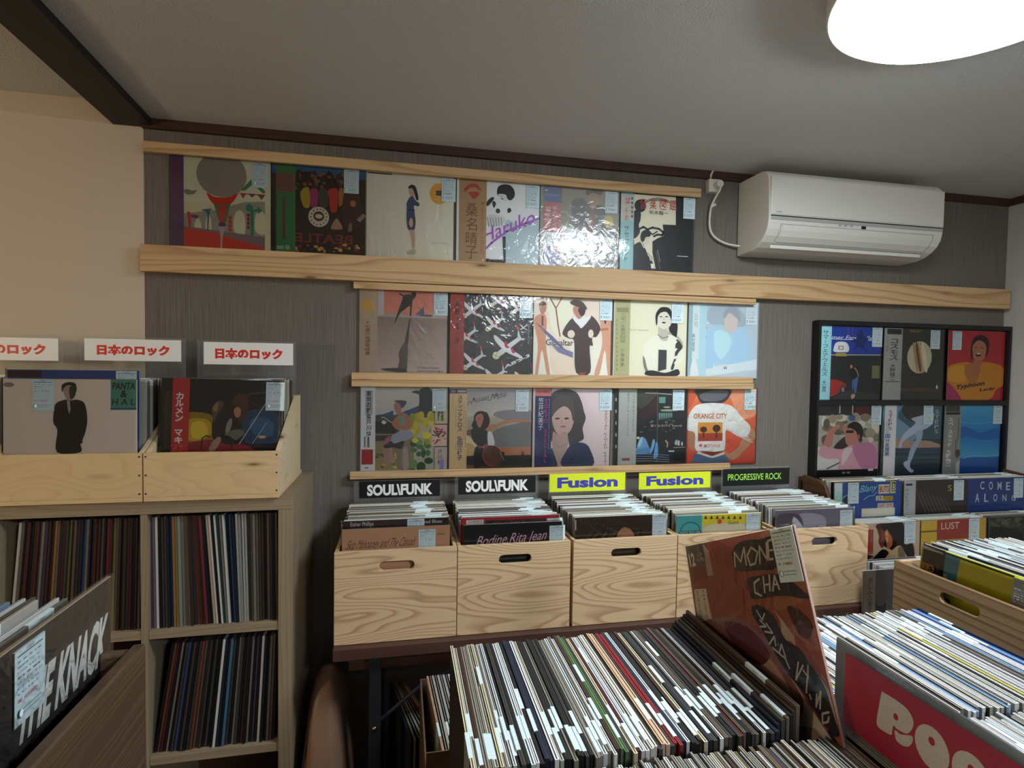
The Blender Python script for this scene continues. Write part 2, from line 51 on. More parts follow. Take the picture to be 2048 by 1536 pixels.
'planes':{'bg': '26262a','ops': [['E','303234',29.9,27.4,11.3,12.2],['E','1c1c20',41.7,36.1,13,14.1],['E','34363a',27.1,12.3,12.5,10.3],['E','303234',50.8,61.8,12.8,7],['E','1c1c20',88.4,90.5,10.2,10.4],['E','34363a',40.4,57.9,8.1,10.7],['E','303234',83.8,49.5,13.5,8],['E','1c1c20',81.8,14.9,8.4,12.3],['E','34363a',41.8,16,7.2,12.7],['E','303234',22.7,11.1,14,12.6],['E','1c1c20',46.6,22.4,13.5,12.7],['E','34363a',67.4,52.1,11,14.4],['E','303234',56.8,12.3,7.1,11.2],['E','1c1c20',72,60.9,12.8,8.8],['P','d2d4d8',[44.6,42.9,61.4,30.3,63.4,30.5,64.7,32.1,62.8,33,47.3,45.4],1],['P','e6e7ea',[42.9,29.3,45.8,30.1,55,38.2,64.5,44.3,65.6,46.2,62.9,45.9,52.4,41.4,44.5,34],1],['P','c9ccd2',[62,24.5,64,30.2,66.7,30.7,66.9,32,63.8,32.1,61.4,29.6],1],['E','e2d6b4',44.9,44.6,2.9,2.8],['L','8a7a5a',0.5,[42.3,43.7,47.3,45.8]],['L','8a7a5a',0.5,[45.7,42,43.9,47.4]],['P','b0323c',[51.3,34.4,52.8,33.6,53.7,36.9,55.2,37.6,54.2,38.7,51.8,38],1],['P','b0323c',[56.3,39.4,57.9,38.3,58.4,40.6,60.3,41.6,57.7,42.5],1],['P','b0323c',[59.9,20,61.8,21.5,62.9,23.8,60.8,24.5],1],['P','d2d4d8',[55.3,73.2,81.8,53.5,84.9,53.8,87,56.4,83.9,57.9,59.5,77.2],1],['P','e6e7ea',[52.6,51.8,57.1,53.1,71.6,65.8,86.7,75.7,88.4,78.7,84.2,78.2,67.6,71,55.1,59.2],1],['P','c9ccd2',[82.7,44.3,85.9,53.4,90.1,54.3,90.6,56.3,85.6,56.4,81.8,52.5],1],['E','e2d6b4',55.8,75.8,4.5,4.5],['L','8a7a5a',0.5,[51.7,74.3,59.5,77.8]],['L','8a7a5a',0.5,[56.9,71.8,54.2,80.3]],['P','b0323c',[65.8,59.9,68.2,58.6,69.5,63.9,72,65,70.4,66.7,66.7,65.5],1],['P','b0323c',[73.7,67.8,76.2,66.1,77.1,69.8,80,71.3,75.9,72.6],1],['P','b0323c',[79.5,37.4,82.4,39.7,84.1,43.3,80.8,44.4],1],['P','d2d4d8',[17.4,27.4,34.9,14,37,14.2,38.4,15.9,36.4,16.9,20.2,30],1],['P','e6e7ea',[15.6,13.1,18.6,13.9,28.2,22.3,38.2,28.8,39.3,30.8,36.5,30.5,25.5,25.8,17.3,18],1],['P','c9ccd2',[35.6,7.9,37.7,13.9,40.4,14.5,40.7,15.8,37.4,15.9,34.9,13.3],1],['E','e2d6b4',17.7,29.2,3,2.9],['L','8a7a5a',0.5,[15,28.2,20.2,30.4]],['L','8a7a5a',0.5,[18.5,26.5,16.7,32.2]],['P','b0323c',[24.4,18.4,26,17.6,26.8,21,28.5,21.8,27.4,22.9,25,22.2],1],['P','b0323c',[29.6,23.6,31.2,22.5,31.8,24.9,33.7,25.9,31,26.8],1],['P','b0323c',[33.4,3.3,35.4,4.8,36.5,7.2,34.3,7.9],1],['P','d2d4d8',[49.1,14,65.9,1.2,67.9,1.4,69.2,3,67.2,4,51.7,16.5],1],['P','e6e7ea',[47.4,0.4,50.2,1.2,59.5,9.2,69,15.2,70.1,17.1,67.4,16.8,56.9,12.5,49,5.1],1],['P','c9ccd2',[66.5,-4.6,68.5,1.1,71.2,1.6,71.4,2.9,68.3,3,65.9,0.6],1],['E','e2d6b4',49.4,15.7,2.8,2.8],['L','8a7a5a',0.5,[46.8,14.8,51.7,16.9]],['L','8a7a5a',0.5,[50.1,13.1,48.4,18.5]],['P','b0323c',[55.7,5.5,57.3,4.6,58.1,7.9,59.7,8.6,58.7,9.7,56.3,9],1],['P','b0323c',[60.8,10.4,62.3,9.3,62.9,11.6,64.7,12.6,62.1,13.4],1],['P','b0323c',[64.4,-9,66.3,-7.5,67.4,-5.3,65.3,-4.5],1],['P','d2d4d8',[11.9,58.1,28.4,45.6,30.3,45.8,31.6,47.5,29.7,48.4,14.5,60.6],1],['P','e6e7ea',[10.2,44.6,13,45.4,22,53.4,31.4,59.6,32.4,61.5,29.8,61.2,19.5,56.7,11.8,49.3],1],['P','c9ccd2',[28.9,39.9,30.9,45.6,33.5,46.1,33.8,47.4,30.7,47.5,28.4,45],1],['E','e2d6b4',12.2,59.8,2.8,2.8],['L','8a7a5a',0.5,[9.6,58.8,14.5,61]],['L','8a7a5a',0.5,[12.9,57.2,11.2,62.6]],['P','b0323c',[18.4,49.7,19.9,48.9,20.8,52.2,22.3,52.9,21.3,54,19,53.3],1],['P','b0323c',[23.3,54.7,24.9,53.6,25.4,55.9,27.2,56.9,24.7,57.7],1],['P','b0323c',[27,35.5,28.8,37,29.8,39.2,27.8,39.9],1],['P','d2d4d8',[18.5,88.9,37.1,75,39.3,75.2,40.8,77.1,38.6,78.1,21.4,91.8],1],['P','e6e7ea',[16.6,73.6,19.7,74.6,30,83.7,40.5,90.8,41.7,92.9,38.8,92.6,27.1,87.4,18.4,78.9],1],['P','c9ccd2',[37.8,68.5,40,74.9,43,75.6,43.3,77,39.8,77.1,37.1,74.3],1],['E','e2d6b4',18.8,90.8,3.2,3.2],['L','8a7a5a',0.5,[15.9,89.7,21.4,92.2]],['L','8a7a5a',0.5,[19.6,87.9,17.7,94]],['P','b0323c',[25.9,79.5,27.6,78.6,28.5,82.3,30.3,83.2,29.1,84.3,26.5,83.5],1],['P','b0323c',[31.4,85.2,33.2,84,33.8,86.6,35.8,87.7,32.9,88.6],1],['P','b0323c',[35.5,63.5,37.6,65.2,38.8,67.7,36.5,68.5],1],['P','d2d4d8',[74.3,22.4,90.2,10.3,92.1,10.5,93.4,12,91.5,12.9,76.8,24.7],1],['P','e6e7ea',[72.6,9.5,75.3,10.3,84.1,17.8,93.2,23.6,94.2,25.4,91.7,25.1,81.7,20.9,74.1,14],1],['P','c9ccd2',[90.8,4.9,92.7,10.2,95.2,10.7,95.5,12,92.5,12.1,90.2,9.7],1],['E','e2d6b4',74.5,24,2.8,2.6],['L','8a7a5a',0.5,[72.1,23.1,76.8,25.1]],['L','8a7a5a',0.5,[75.2,21.5,73.6,26.7]],['P','b0323c',[80.6,14.3,82.1,13.5,82.9,16.7,84.4,17.3,83.4,18.3,81.1,17.7],1],['P','b0323c',[85.4,19,86.9,18,87.4,20.1,89.2,21,86.7,21.9],1],['P','b0323c',[88.8,0.7,90.6,2.1,91.6,4.2,89.6,4.9],1],['P','d2d4d8',[85.7,43,92.1,38.2,92.9,38.3,93.4,38.9,92.6,39.3,86.7,43.9],1],['P','e6e7ea',[85,37.8,86.1,38.1,89.7,41.2,93.3,43.5,93.7,44.2,92.7,44.1,88.7,42.4,85.6,39.6],1],['P','c9ccd2',[92.3,36,93.1,38.2,94.1,38.4,94.2,38.9,93,38.9,92.1,38],1],['E','e2d6b4',85.8,43.6,1.1,1.1],['L','8a7a5a',0.5,[84.8,43.3,86.7,44.1]],['L','8a7a5a',0.5,[86.1,42.7,85.4,44.7]],['P','b0323c',[88.2,39.8,88.8,39.5,89.1,40.7,89.7,41,89.4,41.4,88.5,41.1],1],['P','b0323c',[90.2,41.7,90.8,41.3,91,42.1,91.7,42.5,90.7,42.8],1],['P','b0323c',[91.5,34.3,92.3,34.9,92.7,35.7,91.9,36],1],['P','d2d4d8',[44.5,107.9,63.5,93.9,65.7,94.1,67.2,96,65,97.1,47.5,110.7],1],['P','e6e7ea',[42.6,92.4,45.8,93.4,56.2,102.7,67,109.9,68.2,112,65.2,111.6,53.3,106.3,44.4,97.7],1],['P','c9ccd2',[64.1,87.3,66.4,93.8,69.4,94.5,69.7,96,66.2,96,63.5,93.1],1],['E','e2d6b4',44.9,109.8,3.2,3.1],['L','8a7a5a',0.5,[41.9,108.6,47.5,111.2]],['L','8a7a5a',0.5,[45.7,106.8,43.7,113]],['P','b0323c',[52,98.4,53.8,97.5,54.7,101.2,56.5,102.1,55.3,103.3,52.7,102.4],1],['P','b0323c',[57.7,104.1,59.5,102.9,60.1,105.6,62.2,106.7,59.2,107.6],1],['P','b0323c',[61.8,82.3,63.9,84,65.1,86.6,62.8,87.3],1],['P','d2d4d8',[80.8,110.8,100.1,96.7,102.4,96.9,103.9,98.8,101.7,99.9,83.8,113.7],1],['P','e6e7ea',[78.7,95.2,82,96.2,92.7,105.6,103.7,112.8,105,115.1,101.9,114.6,89.7,109.3,80.6,100.6],1],['P','c9ccd2',[100.7,90,103.1,96.6,106.2,97.3,106.5,98.8,102.9,98.8,100.1,95.9],1],['E','e2d6b4',81.1,112.7,3.3,3.2],['L','8a7a5a',0.5,[78.1,111.6,83.8,114.2]],['L','8a7a5a',0.5,[82,109.8,80,115.9]],['P','b0323c',[88.4,101.2,90.2,100.3,91.2,104.1,93,105,91.8,106.2,89.1,105.3],1],['P','b0323c',[94.2,107,96,105.8,96.7,108.5,98.8,109.6,95.8,110.5],1],['P','b0323c',[98.4,84.9,100.5,86.7,101.8,89.3,99.4,90.1],1],['T','e8e8ea',"AB'S-3",66.1,81.7,99.5,91.8,3,0.1,26,0],['V','b9bcc0','アビーズ・スリー',93.5,32.5,97,61.6,0]],'obibox': [0,16.7,'a03428'],'obi': [['V','2a1a1a',"AB'S-3",3.9,11.6,13.2,63.5,1]],'tag': [83.6,3.4]},
'hatwoman':{'bg': 'e2d4c6','ops': [['G','d8c8ba','e8dccf',0.1,3,102.9,98.8,6],['P','c48e72',[3,95.8,5.8,61.4,0.3,32.2,10.2,23.8,16.3,30.1,16,61.2,21.7,97.2,17.5,97.3,11,67.8,6.4,97.4],1],['P','b0785c',[6.7,12.5,10.8,8.3,15.1,10.6,15.2,19.5,11.1,24.5,7.7,20.6],1],['P','4a2a20',[6.3,12.2,10.8,8.3,15.4,10.9,14.8,13,7.5,14.1],1],['R','5a3a34',9.9,26.2,12.2,38.4],['P','dccab8',[21.1,64.3,36.3,50.8,50.5,73.7,54.4,96.8,26.8,97.2],1],['P','ead9c4',[18.3,3.9,49.1,2.7,43.1,47.4,25.9,47.8],1],['L','8a4434',1.6,[20.9,5.4,27.9,16.6,30.8,36.2,33.7,50.9]],['L','a05a44',1.4,[35.4,3.2,27.9,16.6]],['P','c99a80',[85.4,29.6,95.1,25.9,101.3,29.1,102,59.3,101.1,96.3,96.6,96.3,92.4,66.2,86,96.5,78.9,96.6,88.7,59.6],1],['P','3a2622',[89.8,27.8,93.3,27.7,92.6,34.4],1],['L','b0785c',3,[85.7,41.2,95.4,40.1]],['P','4a3836',[46.5,30,56.5,26.3,65.3,30.2,73.9,24.1,85.6,37.9,81.4,49.7,75.3,51.5,76.4,61.5,72.1,63.3,73.6,94.9,55.2,95.2,52.3,60.4,50.1,53.8,44.9,53.1,36.5,46.7],1],['E','dccabb',47.9,47.6,4.7,4.9],['E','dccabb',73.5,46.6,3.5,5.3],['P','e6dedb',[49.6,28.2,55.6,25.5,64.3,26.1,73.5,25,62,39.4,57.6,37.1],1],['P','b8806c',[49.4,16.7,52.7,12.4,57.1,13.9,59.8,20.5,61.7,26.2,56.5,28.8,51.6,22.4],1],['P','3c2a28',[56.3,17.3,60.5,11.3,65.8,13.6,65.1,21.9,60.8,25.4,57.2,20.5],1],['P','463230',[46.1,7.8,52.6,5.5,61.3,7.2,67.5,14.4,65.9,16.9,56.2,14,47.5,11],1],['P','a04a4a',[58.7,95.1,68.3,94.7,64.9,98.7,60.5,98.8],0],['T','2c2a3a','Gibraltar',15.9,54.6,50.8,62.1,1,0,0,0],['L','5a5c88',0.8,[3.7,35.4,26,52.7]],['L','46486a',0.8,[6.1,37.9,28.8,55.5]],['L','8a88a8',0.8,[8.5,40.4,31.6,58.2]],['L','5a5c88',0.8,[10.9,43,34.4,60.9]],['L','46486a',0.8,[13.3,45.5,37.2,63.7]],['L','8a88a8',0.8,[15.7,48.1,40,66.4]],['L','5a5c88',0.8,[18.2,50.6,42.8,69.2]],['L','46486a',0.8,[20.6,53.2,45.6,71.9]],['L','8a88a8',0.8,[23,55.8,48.4,74.7]],['L','6a6c98',0.8,[22.8,61,50.4,70.3]],['L','8a88a8',0.8,[24.2,62.5,50.4,71.3]],['L','6a6c98',0.8,[25.5,63.9,50.5,72.3]],['L','8a88a8',0.8,[26.9,65.4,50.5,73.3]],['L','6a6c98',0.8,[28.3,66.8,50.5,74.3]],['L','8a88a8',0.8,[29.7,68.3,50.5,75.3]],['L','6a6c98',0.8,[31.1,69.7,50.5,76.3]]],'obibox': None,'obi': [],'tag': [84.5,3.3]},
'bobwoman':{'bg': 'd3cfb8','ops': [['T','8a8878','IN BY MAGAZIN',22,39.2,47.2,41.2,0,0,0,0],['P','a8a694',[73.6,41.8,85.7,44.6,95.7,60.2,81.8,89.1,78,76.5],1],['P','242426',[76.7,29.4,85.3,29.1,87.2,35.1,85.8,47.8,81.5,46.3,75.2,38.6],1],['P','d6d4c4',[40,70.8,44.2,55.1,60,45.3,70.3,48.2,75.4,44.9,85.8,48.6,94.8,60.3,97.3,76.1,86.8,84.3,82,97.1,61.4,97.3,45.9,89.6],1],['P','3c3c3e',[61.4,64.4,72.8,64.7,72.8,89.2,61.3,92.5],0],['P','77766c',[40.1,73.2,43.1,77.1,47.6,91.1,56.3,97.3,47.8,97.4,41.6,86.5],1],['P','2c2c2e',[44.3,92.8,54.4,91.1,71.6,94,88.7,89,88,97.8,47.8,97.8],1],['P','3a3a3c',[85.9,50.9,94.8,60.3,88.1,69.9,82.6,89.1,79.1,87.6,83.9,73.2],1],['P','e0decf',[85.1,52.5,87.7,53.3,84.3,57.3,82.2,56.4],0],['P','e0decf',[85.3,62,87.9,62.8,84.6,66.8,82.5,65.9],0],['P','e0decf',[85.6,71.6,88.2,72.3,84.9,76.3,82.8,75.4],0],['P','e0decf',[85.8,77.9,88.4,78.7,85,82.7,82.9,81.8],0],['P','b4b0a2',[60.6,35.8,71.7,35.5,73.9,51.2,67.1,53,61.8,48.4],1],['P','cfcbbb',[57.7,20.2,60.9,14.6,71.1,11.9,77.2,16.4,78.1,30.6,72.6,37,64.9,37.6,59.3,31.1],1],['P','1f1f21',[57.2,32.8,56.3,20.2,60.9,12.3,65.9,10,74.5,11,79,17.9,78.8,29,76.5,22.7,71.2,16.3,63.6,17.2,59.4,22.5,58.8,31.2],1],['E','2a2a2c',63.7,22.4,2,0.7],['E','2a2a2c',71.4,22.1,2,0.8],['E','3a3436',67.8,29.8,2.7,1.1],['L','9a968a',0.6,[68,22.2,67.4,27]],['L','4a4a4c',0.8,[59.7,45.3,67,49.8,74.6,47.3]]],'obibox': [1.3,21.8,'a8a67e'],'obi': [['R','8a885e',3.7,12.7,19.4,18.4],['V','6b6a48','三宅一生東京回帰',8.8,19.5,15.8,57.3,0],['V','6b6a48','小林麻美',9.8,63.6,14.8,86.9,1],['R','8a8864',3.2,27.4,4.8,30.4],['R','8a8864',3.4,33,4.9,36],['R','8a8864',3.5,38.5,5,41.6],['R','8a8864',3.6,44.1,5.2,47.1],['R','8a8864',3.7,49.7,5.3,52.7],['R','8a8864',3.9,55.2,5.4,58.3],['R','8a8864',4,60.8,5.5,63.9],['R','8a8864',4.1,66.4,5.7,69.5],['R','8a8864',4.2,72,5.8,75],['R','8a8864',4.4,77.6,5.9,80.6],['R','8a8864',4.5,83.1,6.1,86.2],['R','8a8864',4.6,88.7,6.2,91.8]],'tag': [78.1,3.8]},
'paleblue':{'bg': 'b9d2da','ops': [['G','aebfc9','b3c3cc',23.2,3.6,102.4,99.8,4],['L','dce8ea',2.5,[11.2,63,15.8,38.9,24.3,29.1,34.8,25.6]],['L','c96a7a',1.2,[19.8,54.9,21.1,38.8,26.2,33.9]],['T','8a5a66','OU',19.5,45.3,34.1,59.4,1,0,0,0],['P','98a9b4',[25.6,14.7,36,4.7,53.7,2.4,71.9,8.2,83.4,25.7,72.7,32.5,47.4,30,29.6,29],1],['P','ccb8ae',[50.6,17,59.4,12.7,68.6,15.6,69.9,29.4,63.9,39.3,55.7,37.9,51,28.3],1],['P','8a93a0',[48.8,15.5,57.4,6.3,70.2,9.9,74.3,26,68.7,21.3,57.7,14.4,50.8,21.9],1],['P','9cc4dc',[26.4,38.7,44,35,54.9,40.3,64,42.5,72.7,32.5,82,37.1,90.1,61.4,89.1,87.6,63.6,88,49,80.1,27.8,88.5],1],['P','b4d6e6',[37,40,51.3,38,62.5,52.3,48.8,75.2,37.7,62.5],1],['P','cfdde2',[25.7,88.5,101.5,74.3,102,87.5,26,98.1],0],['T','f2f6f6','HOME,',36.5,81.9,63.7,90.4,1,0,0,0],['T','e4ecee','ASIA',72.6,86.2,100.2,89.9,0,0,0,0]],'obibox': [0.4,24.6,'a9cdd4'],'obi': [['R','7fb0b8',-1,2.9,8.7,96.7],['R','cfd8d8',5.2,5,14.8,75.8],['V','4a5a60','高村亜留',5,42.4,9.2,65.5,1],['V','5a9a7a','日向',7.3,16.9,12.5,34.2,0],['P','dfe8ea',[3.4,96.8,8,72.7,15.7,96.6],1]],'tag': [81.7,2.7]},  # pale tones have the glare that washes this cover out painted in
'countryside':{'bg': 'b9b6a0','ops': [['G','c9c4be','c0bcb6',16.7,4.8,81.1,34.1,3],['P','3d5578',[16.9,34.5,25,33,34.7,29.6,37.2,29,38.4,34,53.1,28.4,61.7,25.2,67.3,24,67.4,39.8,17,43.2],1],['P','4a5048',[16.9,35.8,36,37.1,42.1,42.1,42.3,55.9,17.1,56.3],1],['P','262a2c',[17,42.6,23.9,41.4,38.5,44.6,38.6,55.9,17,54.4],1],['P','d6d8d2',[23.9,42,26.3,40.2,29.4,42.1,27.6,44.6,25.1,44.2],1],['L','c0beb0',1,[23.9,37,26.3,36.4,37.3,44]],['G','8a7c58','9a8c5a',17,55.7,61.1,97.9,6],['R','3a3c38',17.1,57.6,36.2,64],['E','9aa04a',32.5,83.2,2.2,1.5],['E','6a6a40',50.7,81.4,1.7,2.4],['E','b0a458',33.6,84.6,3.6,2.7],['E','56583a',26.6,81.1,2.4,2.1],['E','c0b46c',31.6,89.1,2.9,2.6],['E','9aa04a',27.6,90,1.3,1.2],['E','6a6a40',20.3,80.3,3.1,1.7],['E','b0a458',37.3,86.7,1.7,1.1],['E','56583a',25.2,93.9,2.1,1.8],['E','c0b46c',28.4,91.8,3,1.7],['E','9aa04a',37.8,85.7,2.7,2.1],['E','6a6a40',40.7,95,3.6,1.1],['E','b0a458',32.8,79.1,2.2,2.6],['E','56583a',44.7,89,1.4,2.5],['E','c0b46c',42,84.1,3.1,1.1],['E','9aa04a',25.5,92.6,1.3,1.3],['E','6a6a40',37.7,91.4,2.7,1.1],['E','b0a458',28.8,91.2,2.1,1.3],['E','56583a',18.2,82.9,3.5,1.1],['E','c0b46c',39.7,95.1,3,1.6],['E','9aa04a',43.4,80.8,2.4,1.5],['E','6a6a40',52.4,94.6,3.1,1.7],['E','b0a458',49.3,96.6,2.2,2],['E','56583a',24.4,80.2,3,1.1],['E','c0b46c',41.5,80.6,2.9,2.5],['E','9aa04a',54.9,85.9,2.2,1.8],['P','2f3a38',[67.1,4.5,80.8,4.4,85.6,42.4,81.2,44.9,74.9,37.3,66.1,34.1,67.2,17.1],1],['P','3a4a48',[57.8,7,64,5.1,70.2,8.2,66.5,9.5],1],['E','4f7a48',77.6,78.9,2.9,3.8],['E','b8a838',64.2,37.6,4.8,6],['E','6a9a50',56.3,95.9,3.7,5.9],['E','3d6a48',64.4,66,4.9,5.8],['E','c8b840',71.6,43.3,3,3.2],['E','2f5a3c',61.5,67.6,5,3.9],['E','8f9a3a',74.6,45.6,3.3,2.8],['E','3d6a48',59.8,97.2,2.8,4.3],['E','c8b840',78.7,34.4,2.7,2.7],['E','2f5a3c',69.7,95.3,5.4,6],['E','6a9a50',55,80.3,4.5,2.8],['E','d6c84e',80.1,34.8,3.5,5.4],['E','4f7a48',77.4,67.7,4.5,6.3],['E','b8a838',80.6,64.3,5.1,4.7],['E','6a9a50',66.8,66.1,4.5,3.3],['E','d6c84e',75.2,61.9,3.5,3.4],['E','c8b840',79.1,40.9,5.3,5.7],['E','2f5a3c',72.1,78.9,2.7,5.9],['E','8f9a3a',76.3,64.1,2.8,5.4],['E','d6c84e',83.2,43.4,4.8,4.6],['E','4f7a48',60.9,75.3,4.1,2.9],['E','b8a838',65.6,51.7,3,4.1],['E','8f9a3a',58.8,38,3.5,6.3],['E','3d6a48',66.9,80.1,3.1,3],['E','c8b840',75.4,60.5,5,4.3],['E','2f5a3c',78.4,88.2,5.2,3.8],['E','8f9a3a',62.5,63.5,4.3,2.7],['E','d6c84e',62.6,63.7,3.9,3.2],['E','c8b840',69,34.2,3.9,4.6],['E','b8a838',71.1,42,3.4,2.8],['E','8f9a3a',75.7,60.1,3.5,5.3],['E','3d6a48',54.6,83.8,3.1,3.6],['E','4f7a48',68.6,71.6,4.2,2.8],['E','b8a838',62.4,52.2,4.8,5.1],['E','8f9a3a',81.1,53.5,3,2.6],['E','d6c84e',75.7,57.8,5.5,4.4],['E','c8b840',73.7,42.7,2.6,5.7],['E','b8a838',60.9,54.4,2.9,5.7],['E','6a9a50',59.7,91.3,5.6,5.8],['E','d6c84e',59.6,54.8,2.9,4.2],['E','c8b840',62.9,47,3.3,5.9],['E','b8a838',82.2,36.4,3.9,5.4],['P','8a7c70',[42.4,71,49.7,61.1,56.5,68.7,56.8,97.8,46.3,97.6,41.2,83],1],['P','a89a90',[48.5,74.9,53.5,72.4,54.9,95.2,48.7,97],1],['P','a88478',[26.6,83.3,25.9,73.3,31.4,69.6,36.3,73.4,35.7,78.5,33.9,84.7,33.9,88.5,36.4,91.7,30.3,93.4,25.4,85.8],1],['P','b08c7c',[32.6,70.9,36.3,72.8,36.3,79.7,38.8,86.1,40.1,88.6,36.4,89.8,33.9,86],1],['P','9aa0ac',[34.3,59.6,42.2,54.1,52,51,60.7,56.1,58.3,61.2,48.5,64.8,38.7,67.8,33.8,64.6],1],['P','3a3438',[26.5,69.5,33.8,64,38.7,67.2,48.5,64.2,49.7,67.3,46.1,73.6,37.5,71.6,29,72.7],1],['P','a06a6a',[26.5,64.5,31.3,59,35,59.6,33.8,64.6,27.7,68.3],1],['P','b07858',[36,42.1,43.9,33.4,50.6,31.5,56.9,38.4,60,44.8,54.5,51,42.2,50.9,37.3,47.1],1],['P','8a9080',[43.3,37.1,49.4,34.6,51.4,44.7,44.6,45.9],1],['P','b08070',[38.3,22.1,42,17.7,45.7,20.8,46.3,27.1,44.5,33.4,41.5,32.1,39,27.1],1],['P','5a5668',[38.3,17.7,43.2,16.5,51.8,17.7,51.2,21.5,46.9,25.9,44.4,20.9],1],['R','2c2e30',84.8,28.4,101.3,100.1],['R','c8c49c',85.4,28.4,100.1,44.4],['T','201c1c','野蛮',88.2,29.1,95.6,41.2,2,0,0,0],['R','e0b8a8',81.2,45.5,99.7,70.9],['L','c04a48',1.6,[86.2,67.3,92.1,54.2]],['L','903038',1.6,[86.1,57.8,93.2,55.2]],['L','f0d0c0',1.6,[82.9,57.7,97.1,67.1]],['L','5a2a28',1.6,[85.5,68,98.1,55.6]],['L','c04a48',1.6,[83.2,64.9,97.9,62.5]],['L','903038',1.6,[89.5,57.2,94.6,50.4]],['L','f0d0c0',1.6,[85.1,66.8,91.5,51.7]],['L','5a2a28',1.6,[82.5,57.5,95.3,60]],['L','c04a48',1.6,[88.9,61.6,95.6,61.5]],['L','903038',1.6,[86,48.5,91.5,62.3]],['L','f0d0c0',1.6,[83.8,55.8,95.7,61.5]],['L','5a2a28',1.6,[84,52.6,91.9,62.7]],['L','c04a48',1.6,[87.6,49.7,92.7,51.9]],['L','903038',1.6,[86.8,53.3,97.3,54.4]],['L','f0d0c0',1.6,[87.1,60.6,98,64.1]],['L','5a2a28',1.6,[89.3,59.5,90.8,55.6]],['R','c4b4ae',85.2,72,100.1,100.1],['V','2a2426','戸川純',89,74.9,94,92.9,1],['R','8a8cc0',91.1,87.1,96.3,100]],'obibox': [0.6,17,'d6dadc'],'obi': [['R','a8acb0',5.6,5.4,13.9,33.3],['V','26262c','東京の野蛮戸川純',6.7,5.7,12.3,58.7,2],['R','a52822',1.7,73.6,14.6,91.1],['R','404048',5.4,94.4,9.5,95.5],['R','55585c',4.6,58.7,6,71.1],['R','6a6c70',8.1,58.7,10.5,71.2]],'tag': [82,3.1]},
'sunsetarms':{'bg': 'b4aea6','ops': [['G','a09ca2','c8c2b4',19.9,2.9,99.6,36.5,8],['G','b8b29c','8a8a84',20.3,36.2,100.2,74.7,8],['P','8f8b92',[52.4,33.7,58.9,29.8,75.4,27.9,98.8,28.6,99.7,40.4,72.3,41.6,57.7,37],1],['P','7e807e',[51.4,57.1,59.2,50.6,79,45.6,99.7,43.1,100.2,74.7,56.9,71.5],1],['P','d8cfa8',[20.9,59.3,30.7,67.2,33.3,72.4,28.3,80.1,21.2,81.3],1],['R','b87a54',20.8,73.5,100.4,85.3],['P','c8a878',[20.7,68.4,30.8,72.4,28.3,83.3,20.9,83.8],1],['R','2e2c28',20.9,83.5,100.7,101.2],['R','6a5440',21,94.2,31.1,99.6],['R','332a26',63.6,79.4,67,84.7],['R','332a26',88.2,79.1,91.3,85.1],['L','5a4e4c',0.7,[21.4,22.7,22.3,19.5,24.9,17.6,26.2,20.8,28.7,13.1,30.1,18.9,35.2,17.6,39.1,16.3,44.3,15.6,48.9,16.9,52,8.5,53.4,14.3,56.6,7.8,57.7,14.3,63.9,11.7,65.9,12.3,68.5,9]],['T','5a4e4c','Across Mieko',26.1,7.9,70.6,18.8,0,0.4,12,0],['P','b8886a',[42.2,50.5,48.6,46,56.5,45.4,65.7,41.6,77.6,39.7,86.9,39.7,98.3,41.1,98.4,43.1,85.6,43,71,44.2,59.2,48.7,50,53.8,46.1,53.1],1],['P','8a5040',[20.8,53.5,26.6,51.7,26.7,58.1,20.9,58.1],1],['P','252021',[26.5,46.5,29,40.1,29,35.6,31.5,31.7,35.4,29.5,40.6,29.8,45.2,31.8,47.9,37.6,48.6,42.8,46.7,47.9,43.5,51.2,39.6,51.8,33,49.1,29.2,50.4],1],['P','b8796a',[31,37.5,34.1,33.7,38.7,33,40.7,36.9,39.5,44,36.9,49.8,34.3,48.5,32.3,42.7],1],['E','a05048',35.8,38.8,1.6,0.9],['P','2c2a2c',[26.6,51.7,34.3,49.1,43.5,51.8,49.5,60.9,45.7,68,41.1,71.2,34.6,71.1,27.4,63.3],1],['P','dcdad6',[46.1,55.7,50.7,55.1,52.8,59.7,54.9,68.8,51,73.3,47,71.3],1],['P','232022',[29.6,81.4,32.1,72.4,38.6,73.8,42.5,76.4,41.4,88.1,45.4,99.9,31.1,99.6,29.7,91.1],1],['P','5e3a28',[41.2,76.4,46.4,71.3,56.9,72.8,63.6,80.7,63.8,92.5,57.2,96.3,48,94.7,42.7,88.1],1],['L','a8383c',1.8,[33.3,71.8,37.3,73.8,43.7,70,46.3,69.4]],['L','a8383c',1.8,[46.4,72.6,41.2,77.7,40.7,85.5,44.7,92.7,50.6,95.8,54.6,94.9]],['L','8a9a8c',0.8,[61.6,79.4,66.4,89.2]]],'obibox': [0,20.7,'d9bd90'],'obi': [['R','241c2c',-0.7,3,20.2,8.3],['R','8c7c98',1.4,4.2,7.2,7.4],['R','b0a4b4',9,4.2,19.3,7.3],['V','35302c','ステップアクロス',9.4,10.6,15.4,54.1,2],['V','3b3260','弘田三枝子',9.5,59.2,15.8,88.3,2],['V','7a6650','・・・・・・・・・・・・',6.6,22.1,8.4,48.9,1],['V','7a6650','・・・・・・・・・・・・',16.1,20.2,18.2,64.5,1],['V','7a6650','・・・・・・・・・・・・',18.2,29.1,20.2,73.5,1],['V','7a6650','・・・・・・・・・・・・',7.1,67.2,8.7,75.6,1],['V','7a6650','・・・・・・・・・・・・',2.9,10.6,4.7,29.7,1]],'tag': [80,3.8]},
